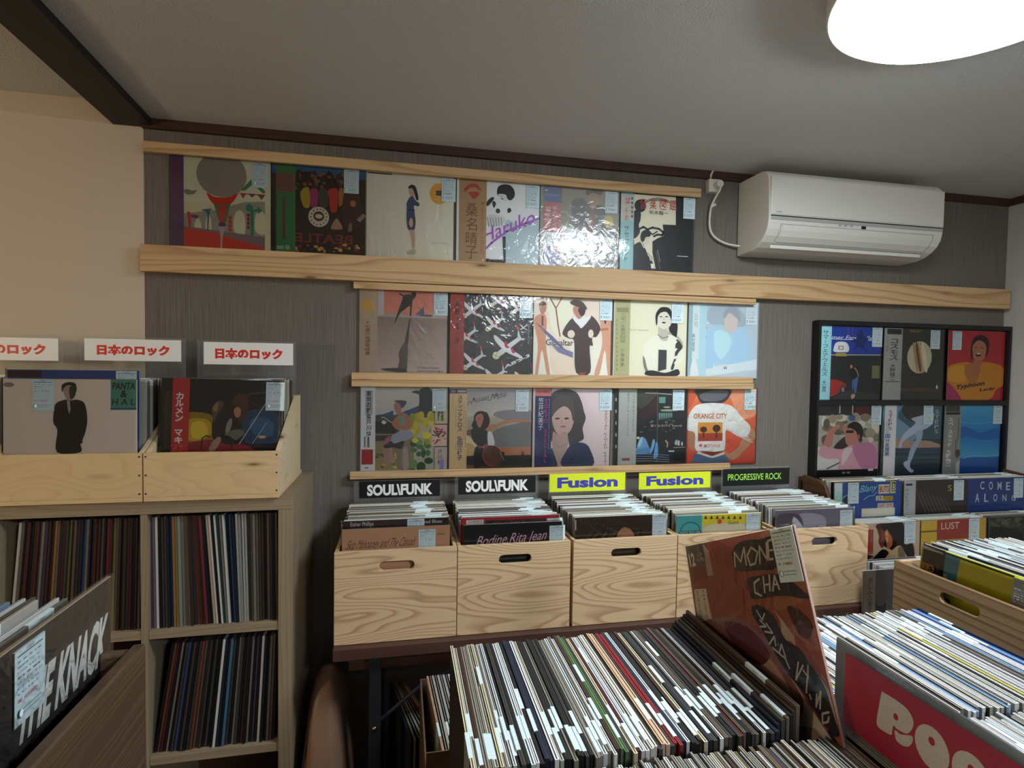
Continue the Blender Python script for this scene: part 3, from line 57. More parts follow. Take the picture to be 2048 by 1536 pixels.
'portrait':{'bg': 'd8c8c8','ops': [['P','4e4a4a',[22.1,17.5,23.5,8.3,31.3,3.7,42.4,2.1,55.3,6.6,61.9,17.4,65.4,29.7,68,39,64.2,51.4,66.1,63.8,59.7,68.3,48.6,74.4,43.6,63.5,24.6,67.9,22.7,48],1],['P','c4aaa0',[24,34.2,29.4,26.6,39.6,23.6,49.3,29.7,52.4,42,48.2,54.3,41.9,58.9,33.2,59.6,26.6,49.5],1],['P','b89c92',[26,55.6,32.3,58.8,43.4,55.8,45.4,74.3,37.8,97.3,30.7,97.2,25.5,75.6],1],['P','5a5452',[23.3,37.3,25.3,17.5,36.2,9.8,49,14.3,54.2,31.3,51.2,42,48.5,30.5,41.2,23.6,33.3,26.6,27.1,32.7],1],['E','4a4040',31.3,38.9,3.2,1.2],['E','4a4040',43.1,38.9,3.2,1.2],['E','a06a6a',38.8,48.9,3.9,1.2],['L','a08478',0.8,[37.1,40.4,36.5,45.8]],['P','38405e',[44.6,77.4,53.3,69.8,66.2,70,74.5,77.9,78.2,99,37.8,98.1],1],['P','38405e',[23.9,75.5,28,83.3,32.3,98,22.8,97.8],1],['L','8a90a0',0.7,[27,69.4,35.8,74.9,43.7,69.7]],['L','262c48',1,[51.9,79.1,55.2,85.3,44.2,97.5]],['V','5a5054','SPECIAL KIMIKO KASAI',92.1,29,97.9,98.6,0]],'obibox': [2.6,23.4,'2e3560'],'obi': [['R','cf7a74',1.8,0.9,22.8,11.1],['T','6a2030','TOKYO SPECIAL',3.9,4.2,20.4,7.7,2,0,0,0],['V','d6d4dc','笠井紀美子',6.7,12.9,13.3,53.2,0],['V','b8407c','TOKYO SPECIAL',13.6,14.4,19.4,93.8,2],['V','c8c4d0','・・・・・・・・・・・・・・・・・・・・',18.9,14.4,22.2,77,0]],'tag': [85.6,2.6]},
'nightbar':{'bg': '24262a','ops': [['G','2c2c2e','1e2226',28.4,1.6,96.9,62.1,5],['P','3c2628',[33.8,32.7,41.6,26.5,53.3,12.7,57.3,10.2,57.2,31.5,49.9,35.2,39.3,40.2],1],['P','44443e',[33,2.2,55.1,2.7,56,9.6,33.6,27.7],1],['L','a8a8a0',1.3,[41.1,6.7,55.9,7,77.6,8.4]],['L','60686a',0.8,[58.1,2.1,58.6,46.6,58.5,95.7]],['R','5c9484',60.1,11.8,68.9,19.6],['E','b0b49c',71.2,24.9,4.8,0.9],['E','9aa488',74.7,29,13,1.4],['P','7fa8a0',[60.3,32.8,61.6,32.8,61.5,40.9,60.7,40.3],1],['P','7fa8a0',[62.7,32.8,64,32.8,63.9,40.6,63.1,39.9],1],['P','7fa8a0',[65.1,32.8,66.5,32.8,66.3,40.2,65.5,39.6],1],['P','7fa8a0',[67.6,32.8,68.9,32.8,68.8,39.8,67.9,39.2],1],['P','7fa8a0',[70,32.8,71.4,32.8,71.2,39.5,70.4,38.8],1],['P','7fa8a0',[72.5,32.8,73.8,32.8,73.7,39.1,72.8,38.5],1],['P','7fa8a0',[74.9,32.8,76.3,32.8,76.1,38.7,75.3,38.1],1],['P','7fa8a0',[77.4,32.8,78.7,32.8,78.5,38.4,77.7,37.7],1],['E','4a4c50',76.4,47.3,2.3,0.6],['E','5a5448',70.6,47.9,2.9,0.6],['E','34383c',53.4,54,1.7,0.9],['E','6a7270',51.5,43.1,1.6,1.3],['E','4a4c50',78,46.7,2.3,1.2],['E','5a5448',79.7,42.6,1.3,1.3],['E','34383c',48.5,54.2,2.2,1.2],['E','6a7270',36.4,56.6,2.7,0.7],['E','4a4c50',74.4,41.7,2.7,0.9],['E','5a5448',76.6,54.7,1,1.3],['E','34383c',37.7,44,1.8,0.7],['E','6a7270',70.6,44.7,2.2,1.2],['E','4a4c50',90.1,48.3,1.6,1],['E','5a5448',71.1,56.7,2.2,0.9],['E','34383c',49.5,53.3,2.3,0.6],['E','6a7270',49.4,44.2,1.9,0.9],['E','4a4c50',41.1,50.1,2.2,0.8],['E','5a5448',82,43.3,1.1,1.2],['E','34383c',65.7,53.9,2.8,0.9],['E','6a7270',81.2,52.3,2,1],['E','4a4c50',91.9,47.4,1.8,0.9],['E','5a5448',70.1,42.6,2.2,0.5],['T','c8b8a0','遅くなるけど Kearny',48.8,47.1,92.8,50.9,0,0,0,0],['P','6f9cc0',[29.6,78.8,36,68.9,37.2,62.7,42.6,65.9,46.8,74.7,49.7,81.7,49.1,84.2,40.4,84,29.7,85.1],1],['P','9cc0dc',[31.4,73.9,35.2,63.9,38.6,65.2,36.1,73.9,32.2,76.4],1],['E','e0cfa8',32.2,64.2,2,1.7],['P','5a8ab4',[30.3,80.1,40.2,77.1,48.2,76.6,49.1,83.5,30.4,85.1],1],['P','7aaad0',[49.1,82.9,52.7,66.6,55.5,69.2,53.7,78,51.1,83.6],1],['P','6a9cc8',[54,89.3,56.8,70.4,59.6,73,60,86.9,56.7,90.6],1],['L','c8b888',1.6,[70.3,68.1,73.2,71.3,72.6,76.3]],['R','c8ccd0',74.8,81.1,82.7,82.8],['R','141618',83.2,77.8,97.8,95.2],['L','a88a60',1,[81.9,77.4,97.3,77]],['P','a8b0b4',[83.4,69.5,86,67,86.9,73.4,83.5,73.3],1],['R','c0c8cc',87.4,68.3,90,74.7],['R','c0c8cc',92.3,70.3,94.5,74.8],['L','8aa0b4',0.7,[29.7,84.5,51.2,85.5,75.6,87.2]],['L','8aa0b4',0.7,[29.8,87.6,51.2,88.3,75.7,90]],['L','8aa0b4',0.7,[29.9,90.7,51.3,91.1,75.8,92.9]],['L','8aa0b4',0.7,[29.9,93.8,51.4,94,75.9,95.7]],['E','aab0ac',1.1,15.3,0.9,2.5],['E','aab0ac',1.4,30.1,0.9,2.5],['E','aab0ac',1.7,45,0.9,2.4],['E','aab0ac',2.1,59.8,0.9,2.5],['E','aab0ac',2.4,74.7,0.9,2.5]],'obibox': [4.8,29.6,'a9aba6'],'obi': [['R','7fa096',28.4,1.6,33.4,17.8],['V','5a5c58','夜のグッドラックストーリー',16.3,6.6,19.2,62.5,0],['V','5a5c58','リズム＆ブルース',23.5,7.9,26.4,56.3,0],['R','8a4a48',10.6,89.7,21.3,93.1]],'tag': [78.5,2.6]},
'whiteshirt':{'bg': 'cc5a3a','ops': [['G','d87a50','c84a34',-1.8,-0.5,105,101.6,6],['P','dc9a78',[59.6,0.7,99.8,0.5,100.9,33.5,79,40,63.7,17],1],['P','c8603c',[-1.7,1.1,13.2,1,8.4,17.1,-0.1,26.8],1],['P','3c3c40',[12.3,1,59.6,0.7,59,12.1,51.1,18.7,38.6,20.3,20.8,20.3,13.5,10.7],1],['P','6a6a70',[17,9,38.1,2.5,57.9,4,49.2,15.4,24.3,17.1],1],['P','b07a58',[1.6,55.8,11.3,57.5,13.7,80.2,4.9,80,1.1,68.7],1],['P','b88a68',[51.2,80.8,66.2,95.8,84.1,82.9,100.1,64.9,94.2,53.3,83.3,59.8,76.5,76.2,62.3,85.9],1],['P','dcdcd4',[0.2,39.6,8.6,25.2,20.8,20.3,42.2,19.5,63.9,23.6,79,38.4,92.3,51.6,85.3,64.8,65,58,55.9,56.3,54.9,80.8,40.5,83.9,13.8,81.8,11.3,59.1,-0.2,54.1],1],['P','7a3428',[17.3,81.9,40.5,83.9,54.9,82.5,37.1,89.5],0],['P','d0d0cc',[16.5,83.5,37.1,89.5,55,84.1,54.2,88.2,37.2,92,13.9,86.7],0],['P','4c6480',[8.8,94.7,13.9,85.9,37.2,92,54.2,88.2,59,99,8.9,97.9],1],['T','b8643c','ORANGE CITY',8.8,33.2,57.2,40.2,2,0,0,0],['R','d0943c',15.3,44.9,50.9,59.5],['R','a8402c',15.8,59.1,51.3,69.6],['E','4a2420',23.6,54.3,5,3.9],['E','4a2420',42.3,52.9,5.7,4.9],['R','4a2420',22.9,54.3,24.6,65.7],['R','4a2420',41.4,52.9,43.2,65.9],['E','c06058',19.9,75.1,2.5,1.9],['T','c06058','SMOOTH WAVE',24.2,73.5,48.5,78.1,1,0,0,0],['L','e8e6de',0.8,[50.3,51.3,71.8,43.3]],['L','e8e6de',0.8,[52.9,52.6,74.9,46.9]],['L','e8e6de',0.8,[55.5,54,77.9,50.5]],['L','e8e6de',0.8,[58,55.3,80.9,54.2]],['L','e8e6de',0.8,[60.6,56.6,84,57.8]],['L','e8e6de',0.8,[63.2,58,87.1,61.5]],['L','e8e6de',0.8,[65.8,59.3,90.1,65.2]],['L','e8e6de',0.8,[68.4,60.6,93.2,68.8]],['L','e8e6de',0.8,[71,62,96.3,72.5]]],'obibox': None,'obi': [],'tag': [81.8,2.2]},
'court':{'bg': '2a2f30','ops': [['R','1f3f9a',17.4,-1.9,101.4,36.9],['L','e8ecf0',0.9,[19.4,38.9,100.5,37.7]],['T','e0e4ea','Summer Farewells',0.6,12,87.2,17.8,1,0.4,0,0],['L','e0e4ea',0.8,[0.8,17.2,87.2,17.8]],['P','162c6a',[60.4,9.6,67.7,3.1,71.8,12.6,79.5,15.6,72.4,25.4,78.5,34.9,64.9,27.1,55.8,32.1,59.1,22.5,47.8,19.5,58.8,16.1],1],['L','b04a7a',0.7,[47,0.5,46.5,10]],['L','b04a7a',0.7,[53.5,0.3,53,9.8]],['P','dfe2da',[24.1,29.6,27.5,22.4,35.8,20.6,44.2,22,48.5,28.3,47.5,33.9,42.8,34.8,25.3,34.7],1],['R','8a8a86',31.4,26.3,39.7,31.7],['R','dfe2da',33.3,27.5,38,30.6],['P','b09a50',[28.1,36.2,43.8,35.9,45.3,40.6,27.4,41],0],['R','262b2c',19.1,40.5,103.3,99.4],['P','a8302e',[17.7,74.1,31.4,73.2,44.6,77.9,45.8,82.7,40.1,81.9,36.6,86.7,34,90.7,18.5,95.6],1],['E','3a3a3c',40.9,85.9,4.1,5.8],['E','85857f',40.9,85.9,2.2,3.5],['P','3a3c38',[27,99.6,48.8,88.3,75.2,89.7,100.1,92.9,100.4,99.4],1],['R','7a7a50',86.5,52.5,99.1,70.1],['P','241a18',[49.6,53,51.8,49.5,55.6,50.1,56.3,53.7,54,57,50.3,57.8],1],['P','c08868',[51,53,53.8,52.2,54.9,56.1,52.1,57],1],['P','17181c',[50.3,58.6,57.7,56.1,61.7,60.9,62.9,67.3,55.7,73.8,53.1,67.4],1],['L','b88466',1.6,[58.3,56.1,62.6,60.9,64.8,67.3]],['P','4c6cac',[55.3,73.5,64.8,67.6,63.4,80.1,62.3,89.8,59.2,90.6,57.8,80.2,56,89.8,55.1,81.8],0],['P','c0a080',[54.6,93.1,60.2,92.2,59.5,97.1,54.8,98.7],1]],'obibox': [0.9,20.1,'9fd4dc'],'obi': [['V','2c3c44','サマーフェアウェルズ',5.8,5.6,15.6,67.8,0],['V','3a5058','大貫',7.5,72.6,14.1,90.1,0]],'tag': [84.5,0.2]},
'planet':{'bg': '3a3a36','ops': [['R','7a7c78',3,77.4,25.3,77.5],['R','7a7c78',4.9,78.5,25.3,78.6],['R','7a7c78',3.1,79.6,25.4,79.8],['R','7a7c78',5.1,80.8,25.4,80.9],['R','7a7c78',3.2,81.9,25.5,82.1],['R','7a7c78',5.2,83,25.5,83.2],['R','7a7c78',3.3,84.2,25.6,84.4],['R','7a7c78',5.3,85.3,25.6,85.5],['R','7a7c78',3.4,86.5,25.7,86.7],['R','7a7c78',5.4,87.6,25.7,87.8],['R','7a7c78',3.5,88.8,25.8,89],['R','7a7c78',5.5,89.9,25.8,90.1],['R','7a7c78',3.6,91,25.9,91.3],['R','7a7c78',5.6,92.2,25.9,92.4],['R','7a7c78',3.7,93.3,26,93.5],['R','7a7c78',5.7,94.4,26,94.7],['E','c4bc9c',59.8,39.8,20.9,22.7],['P','a89068',[47.6,23.6,50.7,21.9,58.2,56.3,55.2,58],1],['P','7a4c34',[52.1,23.5,56,21.8,63.6,56.2,59.7,57.9],1],['P','b09474',[56.7,23.4,58.5,21.7,66.2,56.2,64.3,57.8],1],['P','7a4030',[60.8,23.3,62.3,21.6,69.9,56.1,68.4,57.8],1],['P','d8d0b8',[61.4,23.3,66.5,21.5,74.1,56.1,69,57.8],1],['P','5a4038',[27.5,82.9,47.1,84.1,64.8,81.8,85,84.5,99.1,85.7,99.3,89.1,27.7,87.8],1],['E','d8d8c8',91.3,81.6,1.6,2.7],['L','4a4440',1,[27.8,89.4,99.2,87.4]],['T','a89a50','GALAXY',41.2,0.9,63.1,4.8,1,0,0,0]],'obibox': [0,29.8,'a4a6a2'],'obi': [['R','2c2e2c',4.3,1.1,27.9,8.6],['V','26282a','コスモス',8.8,13.9,23.8,45.3,1],['V','26282a','大野雄二',10.4,49.6,19.6,73.1,1],['R','2e302e',2.8,74.1,27.1,75],['V','4a4c4c','SOUND',2.9,11.6,7.3,32.6,0]],'tag': [76.4,1.2]},
'laughing':{'bg': 'b5303a','ops': [['P','c88a2e',[0,53.9,9.9,48.7,30.3,45,42.8,46.5,63.6,44.5,84.8,46.7,99,52.5,100.8,64.5,99.4,78.2,87,85.1,75,98.9,24.9,99,13.9,85.6,-0.1,72.3],1],['P','d09a38',[2.1,55.5,26.4,50.1,31.7,72,3,72.2],1],['P','a83a6a',[-0.9,75.6,11.6,82.2,24.9,99,0.3,99.1],1],['P','b0763a',[30.5,50.1,47,46.5,57.6,49.7,52.5,71.8,44.5,78.6,31.3,65.2],1],['P','3a1c18',[39.4,21.3,43,11.1,53.1,5.8,63.6,7.2,70.3,13.9,71,25.7,65.3,37.7,62.3,20.8,51.5,14.3,43.5,21.2,42.5,41.5,39.1,36.5],1],['P','b87860',[42.5,21.2,51.4,13.5,63.2,17.4,66.4,27.5,63.3,39.4,55.2,44.6,46.7,41.4,42.4,31.4],1],['P','b07058',[46.7,41.4,57.2,42.9,58.6,49.7,45.9,65.1,41.5,61.7,42.9,48.2],1],['E','3c1414',52.6,34.2,5,2.7],['E','e8dcd0',52.9,32.8,3.8,1.1],['L','4a2420',1,[45.8,24.5,49.9,23.1]],['L','4a2420',1,[56.6,24,61.4,24.6]],['T','2c2438','Typhoon',14.2,71.3,69.1,87,3,0.3,8,0],['T','2c2438','Lady',57.1,80.2,87.2,88.6,3,0.3,6,0]],'obibox': None,'obi': [],'tag': [5.4,1.7]},
'capman':{'bg': 'b9b2a4','ops': [['R','28292b',-1.9,-2,103.7,14.3],['R','c8c8c0',35,0.4,36.9,11.6],['R','c8c8c0',55.5,0.4,57.2,12.5],['R','5a2028',61.2,1.2,82.6,13.4],['E','d8d0c0',40.2,30.6,7.3,5.3],['E','a89a84',61.8,16.6,5.9,6.1],['E','c8c4b8',44.4,43.6,7.2,5.3],['E','6a655a',70.5,49.2,3.9,3.2],['E','e4ded0',11.3,22.4,3.8,7.3],['E','8a8070',17.7,31.5,9.2,4.8],['E','d8d0c0',26.9,25.4,6.4,4.1],['E','a89a84',49.2,29.7,4.2,6.8],['E','c8c4b8',99.5,35.2,4.5,7],['E','6a655a',38.4,28.5,5.4,7.1],['E','e4ded0',71.1,26,6.2,4.7],['E','8a8070',40.6,38.4,9.8,2.7],['E','d8d0c0',87.6,44.9,5.3,7.4],['E','a89a84',90.3,40.6,4.5,4.8],['E','c8c4b8',78,34.7,4.2,6.3],['E','6a655a',42.9,23.1,5.9,3.1],['E','e4ded0',37.8,16.2,10,3.2],['E','8a8070',36,25.8,6.6,4.2],['E','d8d0c0',90.6,22.2,10.4,4.6],['E','a89a84',100.6,27.4,4.3,6.7],['E','c8c4b8',18.8,40.5,9.3,3.6],['E','6a655a',34.2,34.6,9.2,6.7],['E','e4ded0',50.9,34.9,8.9,3.3],['E','8a8070',96.2,45.5,5.3,5.7],['E','d8d0c0',75.6,37.9,4.3,2.9],['E','a89a84',24.3,19.1,6.8,6.1],['E','c8c4b8',60.4,46.5,6.9,4.8],['E','6a655a',16.1,47.6,7.9,7.2],['E','e4ded0',95.3,18.8,7.8,5],['E','8a8070',77,17.3,8.1,5.6],['E','d8d0c0',39.1,19.9,8.1,2.8],['E','a89a84',35.5,16.6,5.6,3.7],['E','c8c4b8',64.3,39,8.4,4.6],['E','6a655a',77.9,38.3,7.3,6.4],['E','e4ded0',99.7,32.4,10.1,5.6],['E','8a8070',40.9,31.7,7.9,4.1],['E','d8d0c0',94.6,29.1,7.9,6.8],['E','a89a84',85.5,38.8,8.5,6.3],['E','c8c4b8',60.8,30.4,9.5,3.4],['E','6a655a',15.4,26,5.1,7.3],['P','4a6a9a',[50.5,14.9,59.9,14.9,59.2,21.4,51.7,21.3],1],['P','3a3432',[28.1,58.9,46.1,43.1,50.5,59.3],1],['P','d8d6d2',[-0.4,58.5,28.4,65.3,40.5,89.8,0.7,88.8],1],['L','6a5a5a',2,[18.1,87.6,40.1,78.5]],['P','c48a78',[40,31.7,47.3,27.8,60.5,30.3,68.5,40.1,65.3,53,54.2,57.7,46.4,51.1,45,39.8],1],['P','1c1816',[51,26.2,60.2,23,69.9,27.1,74.1,36.9,70.8,49.8,66,46.5,62.7,36.8,53.1,31.8,48.4,31.8],1],['R','241c1c',46.7,35,59,38.7],['E','b06a5a',67.2,44.1,2.2,3.9],['P','c48a78',[19.7,34.8,32.4,26.8,36.2,30.1,27.3,39.6,24.3,55.6,11.4,57.1,14.6,44.3],1],['P','d8a8b4',[4.4,66.5,10.4,55.4,22.5,58.8,41.2,60.7,54.1,56.1,88.1,52.5,98.1,63.3,100,83,95.5,91.1,38.6,89.7,39,75.2,17.6,74],1],['P','c084a4',[59.7,54.5,88.1,53.3,98.3,66.5,97.2,86.2,78.3,90.7,62.3,72.4],1],['P','e6ccd0',[43.1,62.4,58,59.4,51,72.2,42.1,83.4],1],['R','1e1f22',-0.5,89.1,101.8,102.7],['T','c8c8c4','◎ 松',42.5,91.8,55.7,95,1,0,0,0],['R','dcdcd8',84.3,88.8,92.7,91.8]],'obibox': None,'obi': [],'tag': [85.8,1.2]},
'whitelegs':{'bg': '3a4a52','ops': [['G','4a6a74','45606c',-3,0.4,105.2,48.2,4],['P','6a9ab4',[3.8,1.2,38.8,1.2,27.5,9.4,22.6,30.8,5,27.4],1],['P','3c3a38',[34.9,1.2,76.6,1.2,71.2,14.5,55.7,24.4,35.5,14.4],1],['P','7a9cac',[20,17.6,56.5,41,49.2,52.5,21.7,53.8],1],['P','b09080',[23.4,47.3,49.1,50.9,81,51.3,103.8,61.7,24,60.5],1],['G','38505a','2a3c44',-0.3,60.9,107.8,100.6,5],['L','1e2c34',1,[20.4,68.7,100.2,70.9]],['L','5a7078',0.8,[20.7,73.6,100.4,75.4]],['L','1e2c34',1,[21.3,86.8,100.9,85.2]],['P','b4bece',[48.6,19.4,67.2,14.5,85,9.5,85.7,24.6,76.1,32.9,58.4,39.4,37.2,50.7,33.8,60.6,28.8,58.9,31.3,50.7,36.8,40.8,52,29.3,55.7,24.4],1],['P','a0aec4',[56.5,39.3,68.3,36.1,66.9,49.4,57.7,64.3,50.5,80.8,44.6,80.7,49.6,60.9,57.9,49.3],1],['P','b4bece',[39.6,80.6,48.4,79.1,49.9,89.1,56.1,93.4,50.2,95.8,38.9,85.6],1],['V','b8c8cc','STEPS',84.8,6.2,99.7,41.4,0]],'obibox': [3.9,23.4,'dde0e2'],'obi': [['V','2c3440','STEPS',6.9,6.9,19.9,35.7,0],['V','3a4c8a','国分友里恵',5.5,40.5,13.8,71.8,2],['R','8a90a0',5.7,22.5,10.6,22.8],['R','8a90a0',5.8,23.8,10.6,24.1],['R','8a90a0',5.8,25.1,10.7,25.4],['R','8a90a0',5.9,26.4,10.7,26.8],['R','8a90a0',5.9,27.7,10.8,28.1],['R','8a90a0',6,29,10.9,29.4],['R','8a90a0',6.1,30.3,10.9,30.7],['R','8a90a0',6.1,31.6,11,32],['R','8a90a0',6.2,33,11,33.3],['R','8a90a0',6.2,34.3,11.1,34.6],['R','8a90a0',6.3,35.6,11.2,35.9],['R','8a90a0',6.4,36.9,11.2,37.3],['R','8a90a0',6.4,38.2,11.3,38.6],['R','8a90a0',6.5,39.5,11.3,39.9]],'tag': [68.1,0.9]},
'bluesea':{'bg': '3a88b8','ops': [['G','4fa4c8','2a80bc',25.7,1.2,104.9,46,8],['G','2a80bc','4aa0c4',28,45.2,103.5,77.1,6],['G','2a64a8','1e4a8a',29.6,76.1,102.7,101.4,5],['P','1f6cae',[27.3,31.6,44,33.5,65.3,40.5,94.6,33.9,99.7,47.7,65.8,50.7,40.4,45.3,28.2,48.6],1],['L','6ab8cc',1,[33.8,77.5,54.5,73.7,75.7,75.8,101.1,73.6]],['L','64b4d4',0.8,[31.1,24.9,56.2,27.6,94,23.5]]],'obibox': [0,29.2,'8f8f88'],'obi': [['R','2c2c2c',2,10.4,26.4,13.9],['R','4a4a46',1.1,1.2,25.7,9.6],['V','e4e6e2','スペースキッド',6.1,18,15.4,60.3,2],['V','e4e6e2','大野雄二',4.3,64.3,13.8,89,2],['L','4a3a2c',1,[24.1,18.1,25.1,48.5,21.1,51.9,21.3,75.6,26.5,76.6]],['E','5a4030',25.6,69.7,4.5,5.8],['P','b8b8b0',[23.8,84.1,30.9,80.9,32.8,98,23.5,97.7],1]],'tag': [85.3,1.2]},
'bluepalm':{'bg': '2a4e96','ops': [['P','1c3040',[11.8,27.4,18.8,16.3,20.2,27.7,28.8,31.3,21.5,35.9,20,44.3,12.5,44,16,37.3],1],['L','8ad0c8',1,[18.1,44.6,22.7,40.8,28.3,40.2]],['L','9cd4cc',0.8,[11.5,19.3,16.1,17,19.7,15.5]],['T','8ad0cc','Blany',35.6,2.2,62.4,16.1,0,0.5,6,0],['L','8ad0cc',0.8,[43.6,22.4,50.1,18.2,58.6,17.2,63.2,12.8]],['L','8a92a0',0.4,[35.8,28.3,35.5,43.7]],['P','d8d4c4',[40.8,33.7,91.2,34,91.2,44.3,40.7,44.7],0],['R','d8c8b0',65.7,3.5,82.1,15.5],['T','8a3a30','BUTS',67.2,5.6,81.5,13.4,2,0,0,0],['R','c8cc6a',83.3,-0.5,91.8,15.4],['R','1c1c1c',85.8,1.2,91.2,12.9],['T','e0e0d0','B',86.9,2.9,90.7,12.1,2,0,0,0],['R','d8d4c8',62,18.1,72.4,24.2],['R','c8a82a',72.1,18.9,87.9,24.8],['T','2a2a2a','29',63.5,19,70.4,23.7,1,0,0,0],['T','6a5a1a','TUNES',73.1,19.7,86.9,23.9,1,0,0,0],['R','d8ccc0',64.8,27.7,88.8,34.3],['T','6a3030','BURIED CENTRE',66.3,28.5,87.8,33.4,1,0,0,0]],'obibox': [0,11.4,'c4dad0'],'obi': [['G','d4e4dc','9cc8b8',-4.6,-1.3,11.8,27.4,5]],'tag': [19.1,-0.7]},
'duskslats':{'bg': '38322e','ops': [['L','6a5e56',1,[18.4,10.6,34.9,42.5]],['L','6a5e56',1,[24.9,12.7,40.6,42.8]],['L','6a5e56',1,[31.3,14.7,46.3,43]],['L','6a5e56',1,[37.8,16.8,52,43.2]],['L','6a5e56',1,[44.3,18.9,57.7,43.4]],['L','6a5e56',1,[50.9,21,63.4,43.6]],['L','6a5e56',1,[57.4,23.1,69.2,43.9]],['L','6a5e56',1,[64,25.3,74.9,44.1]],['T','a8a84a','S',69.2,7.4,75.4,15.5,1,0,0,0]],'obibox': [0,18.1,'b4b6b8'],'obi': [['R','2c2c38',2.3,3.9,12.6,6.5],['V','4a4a50','ナイトミュー',0.8,10.1,8.6,38.4,0]],'tag': [78.1,1.6]},
'navytitle':{'bg': '26407e','ops': [['T','c8ccd0','C',19.9,4.1,26.4,14.7,1,0,0,0],['T','c8ccd0','O',34.2,4.8,40.7,15.5,1,0,0,0],['T','c8ccd0','M',48.6,5.5,55.2,16.2,1,0,0,0],['T','c8ccd0','E',63.1,6.2,69.7,17,1,0,0,0],['T','c8ccd0','A',11.9,19.9,18.4,31.7,1,0,0,0],['T','c8ccd0','L',26.9,20.8,33.5,31.7,1,0,0,0],['T','c8ccd0','O',42.1,21.8,48.6,31.7,1,0,0,0],['T','c8ccd0','N',57.3,22.8,63.9,31.8,1,0,0,0],['T','c8ccd0','G',72.7,23.8,79.3,31.8,1,0,0,0]],'obibox': None,'obi': [],'tag': [75.3,1.5]},
'couple':{'bg': 'c8ae92','ops': [['R','a03c34',24.4,7.1,28.9,35.2],['R','a03c34',29.1,7.4,32.1,35.3],['R','9a3a34',23.1,35.5,31.8,37.2],['P','5a1c1c',[21.9,37.4,28.3,38.5,32.9,40.3,26.7,43.4,22.2,43.2],1],['P','1c1412',[35.1,4.1,39.3,0.7,57.5,0.5,68.5,0.1,76,3.5,77.9,27.1,90.2,27.7,90.8,48.2,63.2,46.7,60.9,35.6,51.5,30.5,44,25.4,44.2,9.9,38.7,7.3],1],['P','6e3420',[37.4,7.3,43.1,6,47.4,11.6,47.9,24,45.7,30.5,42.3,28.4,39.5,22.1,40.3,15.9],1],['P','4a2418',[35.7,2.6,41.1,2,44,6,37.8,7.7],1],['P','8c4a2c',[43.3,9.9,47.4,11.6,47.4,20.9,44.8,22.3],1],['P','b06a40',[48.1,10.8,52.7,8.4,58,13.3,60.6,21.6,59.6,27.7,55.2,31.9,52.2,30.2,50.8,22.6,48.8,19.4],1],['P','d89a60',[49.2,11.7,52.4,10.3,53.8,16.6,53.1,24.3,50.7,21.1],1],['P','2a1814',[52.7,9,59.7,9,67.5,18.8,66.1,28.1,60.5,27.8,59,18.4],1],['L','3a1c14',0.6,[49.8,16.7,53.1,16.5]],['L','8a3a30',0.7,[52,26.1,54.6,26.2]],['P','16110f',[31.7,43.4,37.3,38.3,45.2,32.5,52.6,34.4,55.6,40,52.2,46.1,31.8,44.9],1],['P','cbb083',[51.8,45.3,54.6,38.4,60.8,33.3,68,29,73.6,30.3,77.5,36.5,81,46.9],1],['P','8a7454',[68.1,32.9,73.6,30.3,77.5,36.5,79.9,46.8,70.6,46.3],1]],'obibox': None,'obi': [],'tag': [76.5,-1.5]},
'yellowred':{'bg': 'bf9c3c','ops': [['R','9a3e30',23.1,-2.2,73.8,25],['T','d0c0b0','LUST',30.6,3.4,58.4,12.2,1,0,0,0]],'obibox': [0,24,'c9a93e'],'obi': [['R','7a6a20',-7.4,12.5,24,14.7]],'tag': [72.5,0.6]},
'darkgarden':{'bg': '2e3226','ops': [['E','4a5238',28.8,15.5,4.8,2],['E','3a402c',46.1,16.2,3.2,3.3],['E','5a5c40',30.2,5.7,4,3.2],['E','242820',11.5,10.9,4.7,2.7],['E','4a5238',11.4,13.9,4.8,3.1],['E','3a402c',33.2,7.8,5.6,2.4],['E','5a5c40',48.2,10.4,3.5,2.6],['E','242820',22,16.1,3.9,3.5],['E','4a5238',3.2,4,3.7,3.1],['E','3a402c',32,9.1,4.3,3.4],['E','5a5c40',13.1,13.5,4.1,3],['E','242820',42.8,9.8,3.5,2.1],['E','4a5238',14.1,3.9,4.3,2.9],['E','3a402c',21.7,16.2,6.3,3.2],['E','5a5c40',41.5,8.1,5.7,1.7],['E','242820',2.8,3.1,3.9,3.1],['E','4a5238',3.6,7.5,4.9,3.3],['E','3a402c',29.9,6.7,3.1,2.6],['E','5a5c40',42.6,15.4,5.1,1.9],['E','242820',5.5,2.9,3.7,2.7],['E','4a5238',9.6,11,3.9,3.2],['E','3a402c',28.7,13.9,3.7,2.8],['E','5a5c40',46,4.1,6.4,2.9],['E','242820',51.8,8.1,4.7,3.1],['E','4a5238',31.8,12,6,1.9],['E','3a402c',37.8,9.8,6.3,3.6],['E','5a5c40',24.1,8,6.1,3.6],['E','242820',41,16.3,6.4,2.7],['E','4a5238',19.6,3.6,4.4,2],['E','3a402c',38.4,12.1,6.3,3.1],['P','141612',[0.6,14.3,23.4,13.8,50.8,21.2,51.7,36.9,1.7,34.4],1]],'obibox': None,'obi': [],'tag': None},
'streetobi':{'bg': '9298a2','ops': [['R','3a3c44',16.8,36.8,30.3,58.1],['P','8a8e94',[16,1.9,27.8,2.6,29.3,36.4,16.7,36.2],1]],'obibox': [0.9,15.7,'e0e4e6'],'obi': [['V','3a3c40','悲しみの果て',6.1,8,12.5,47.3,0]],'tag': None},
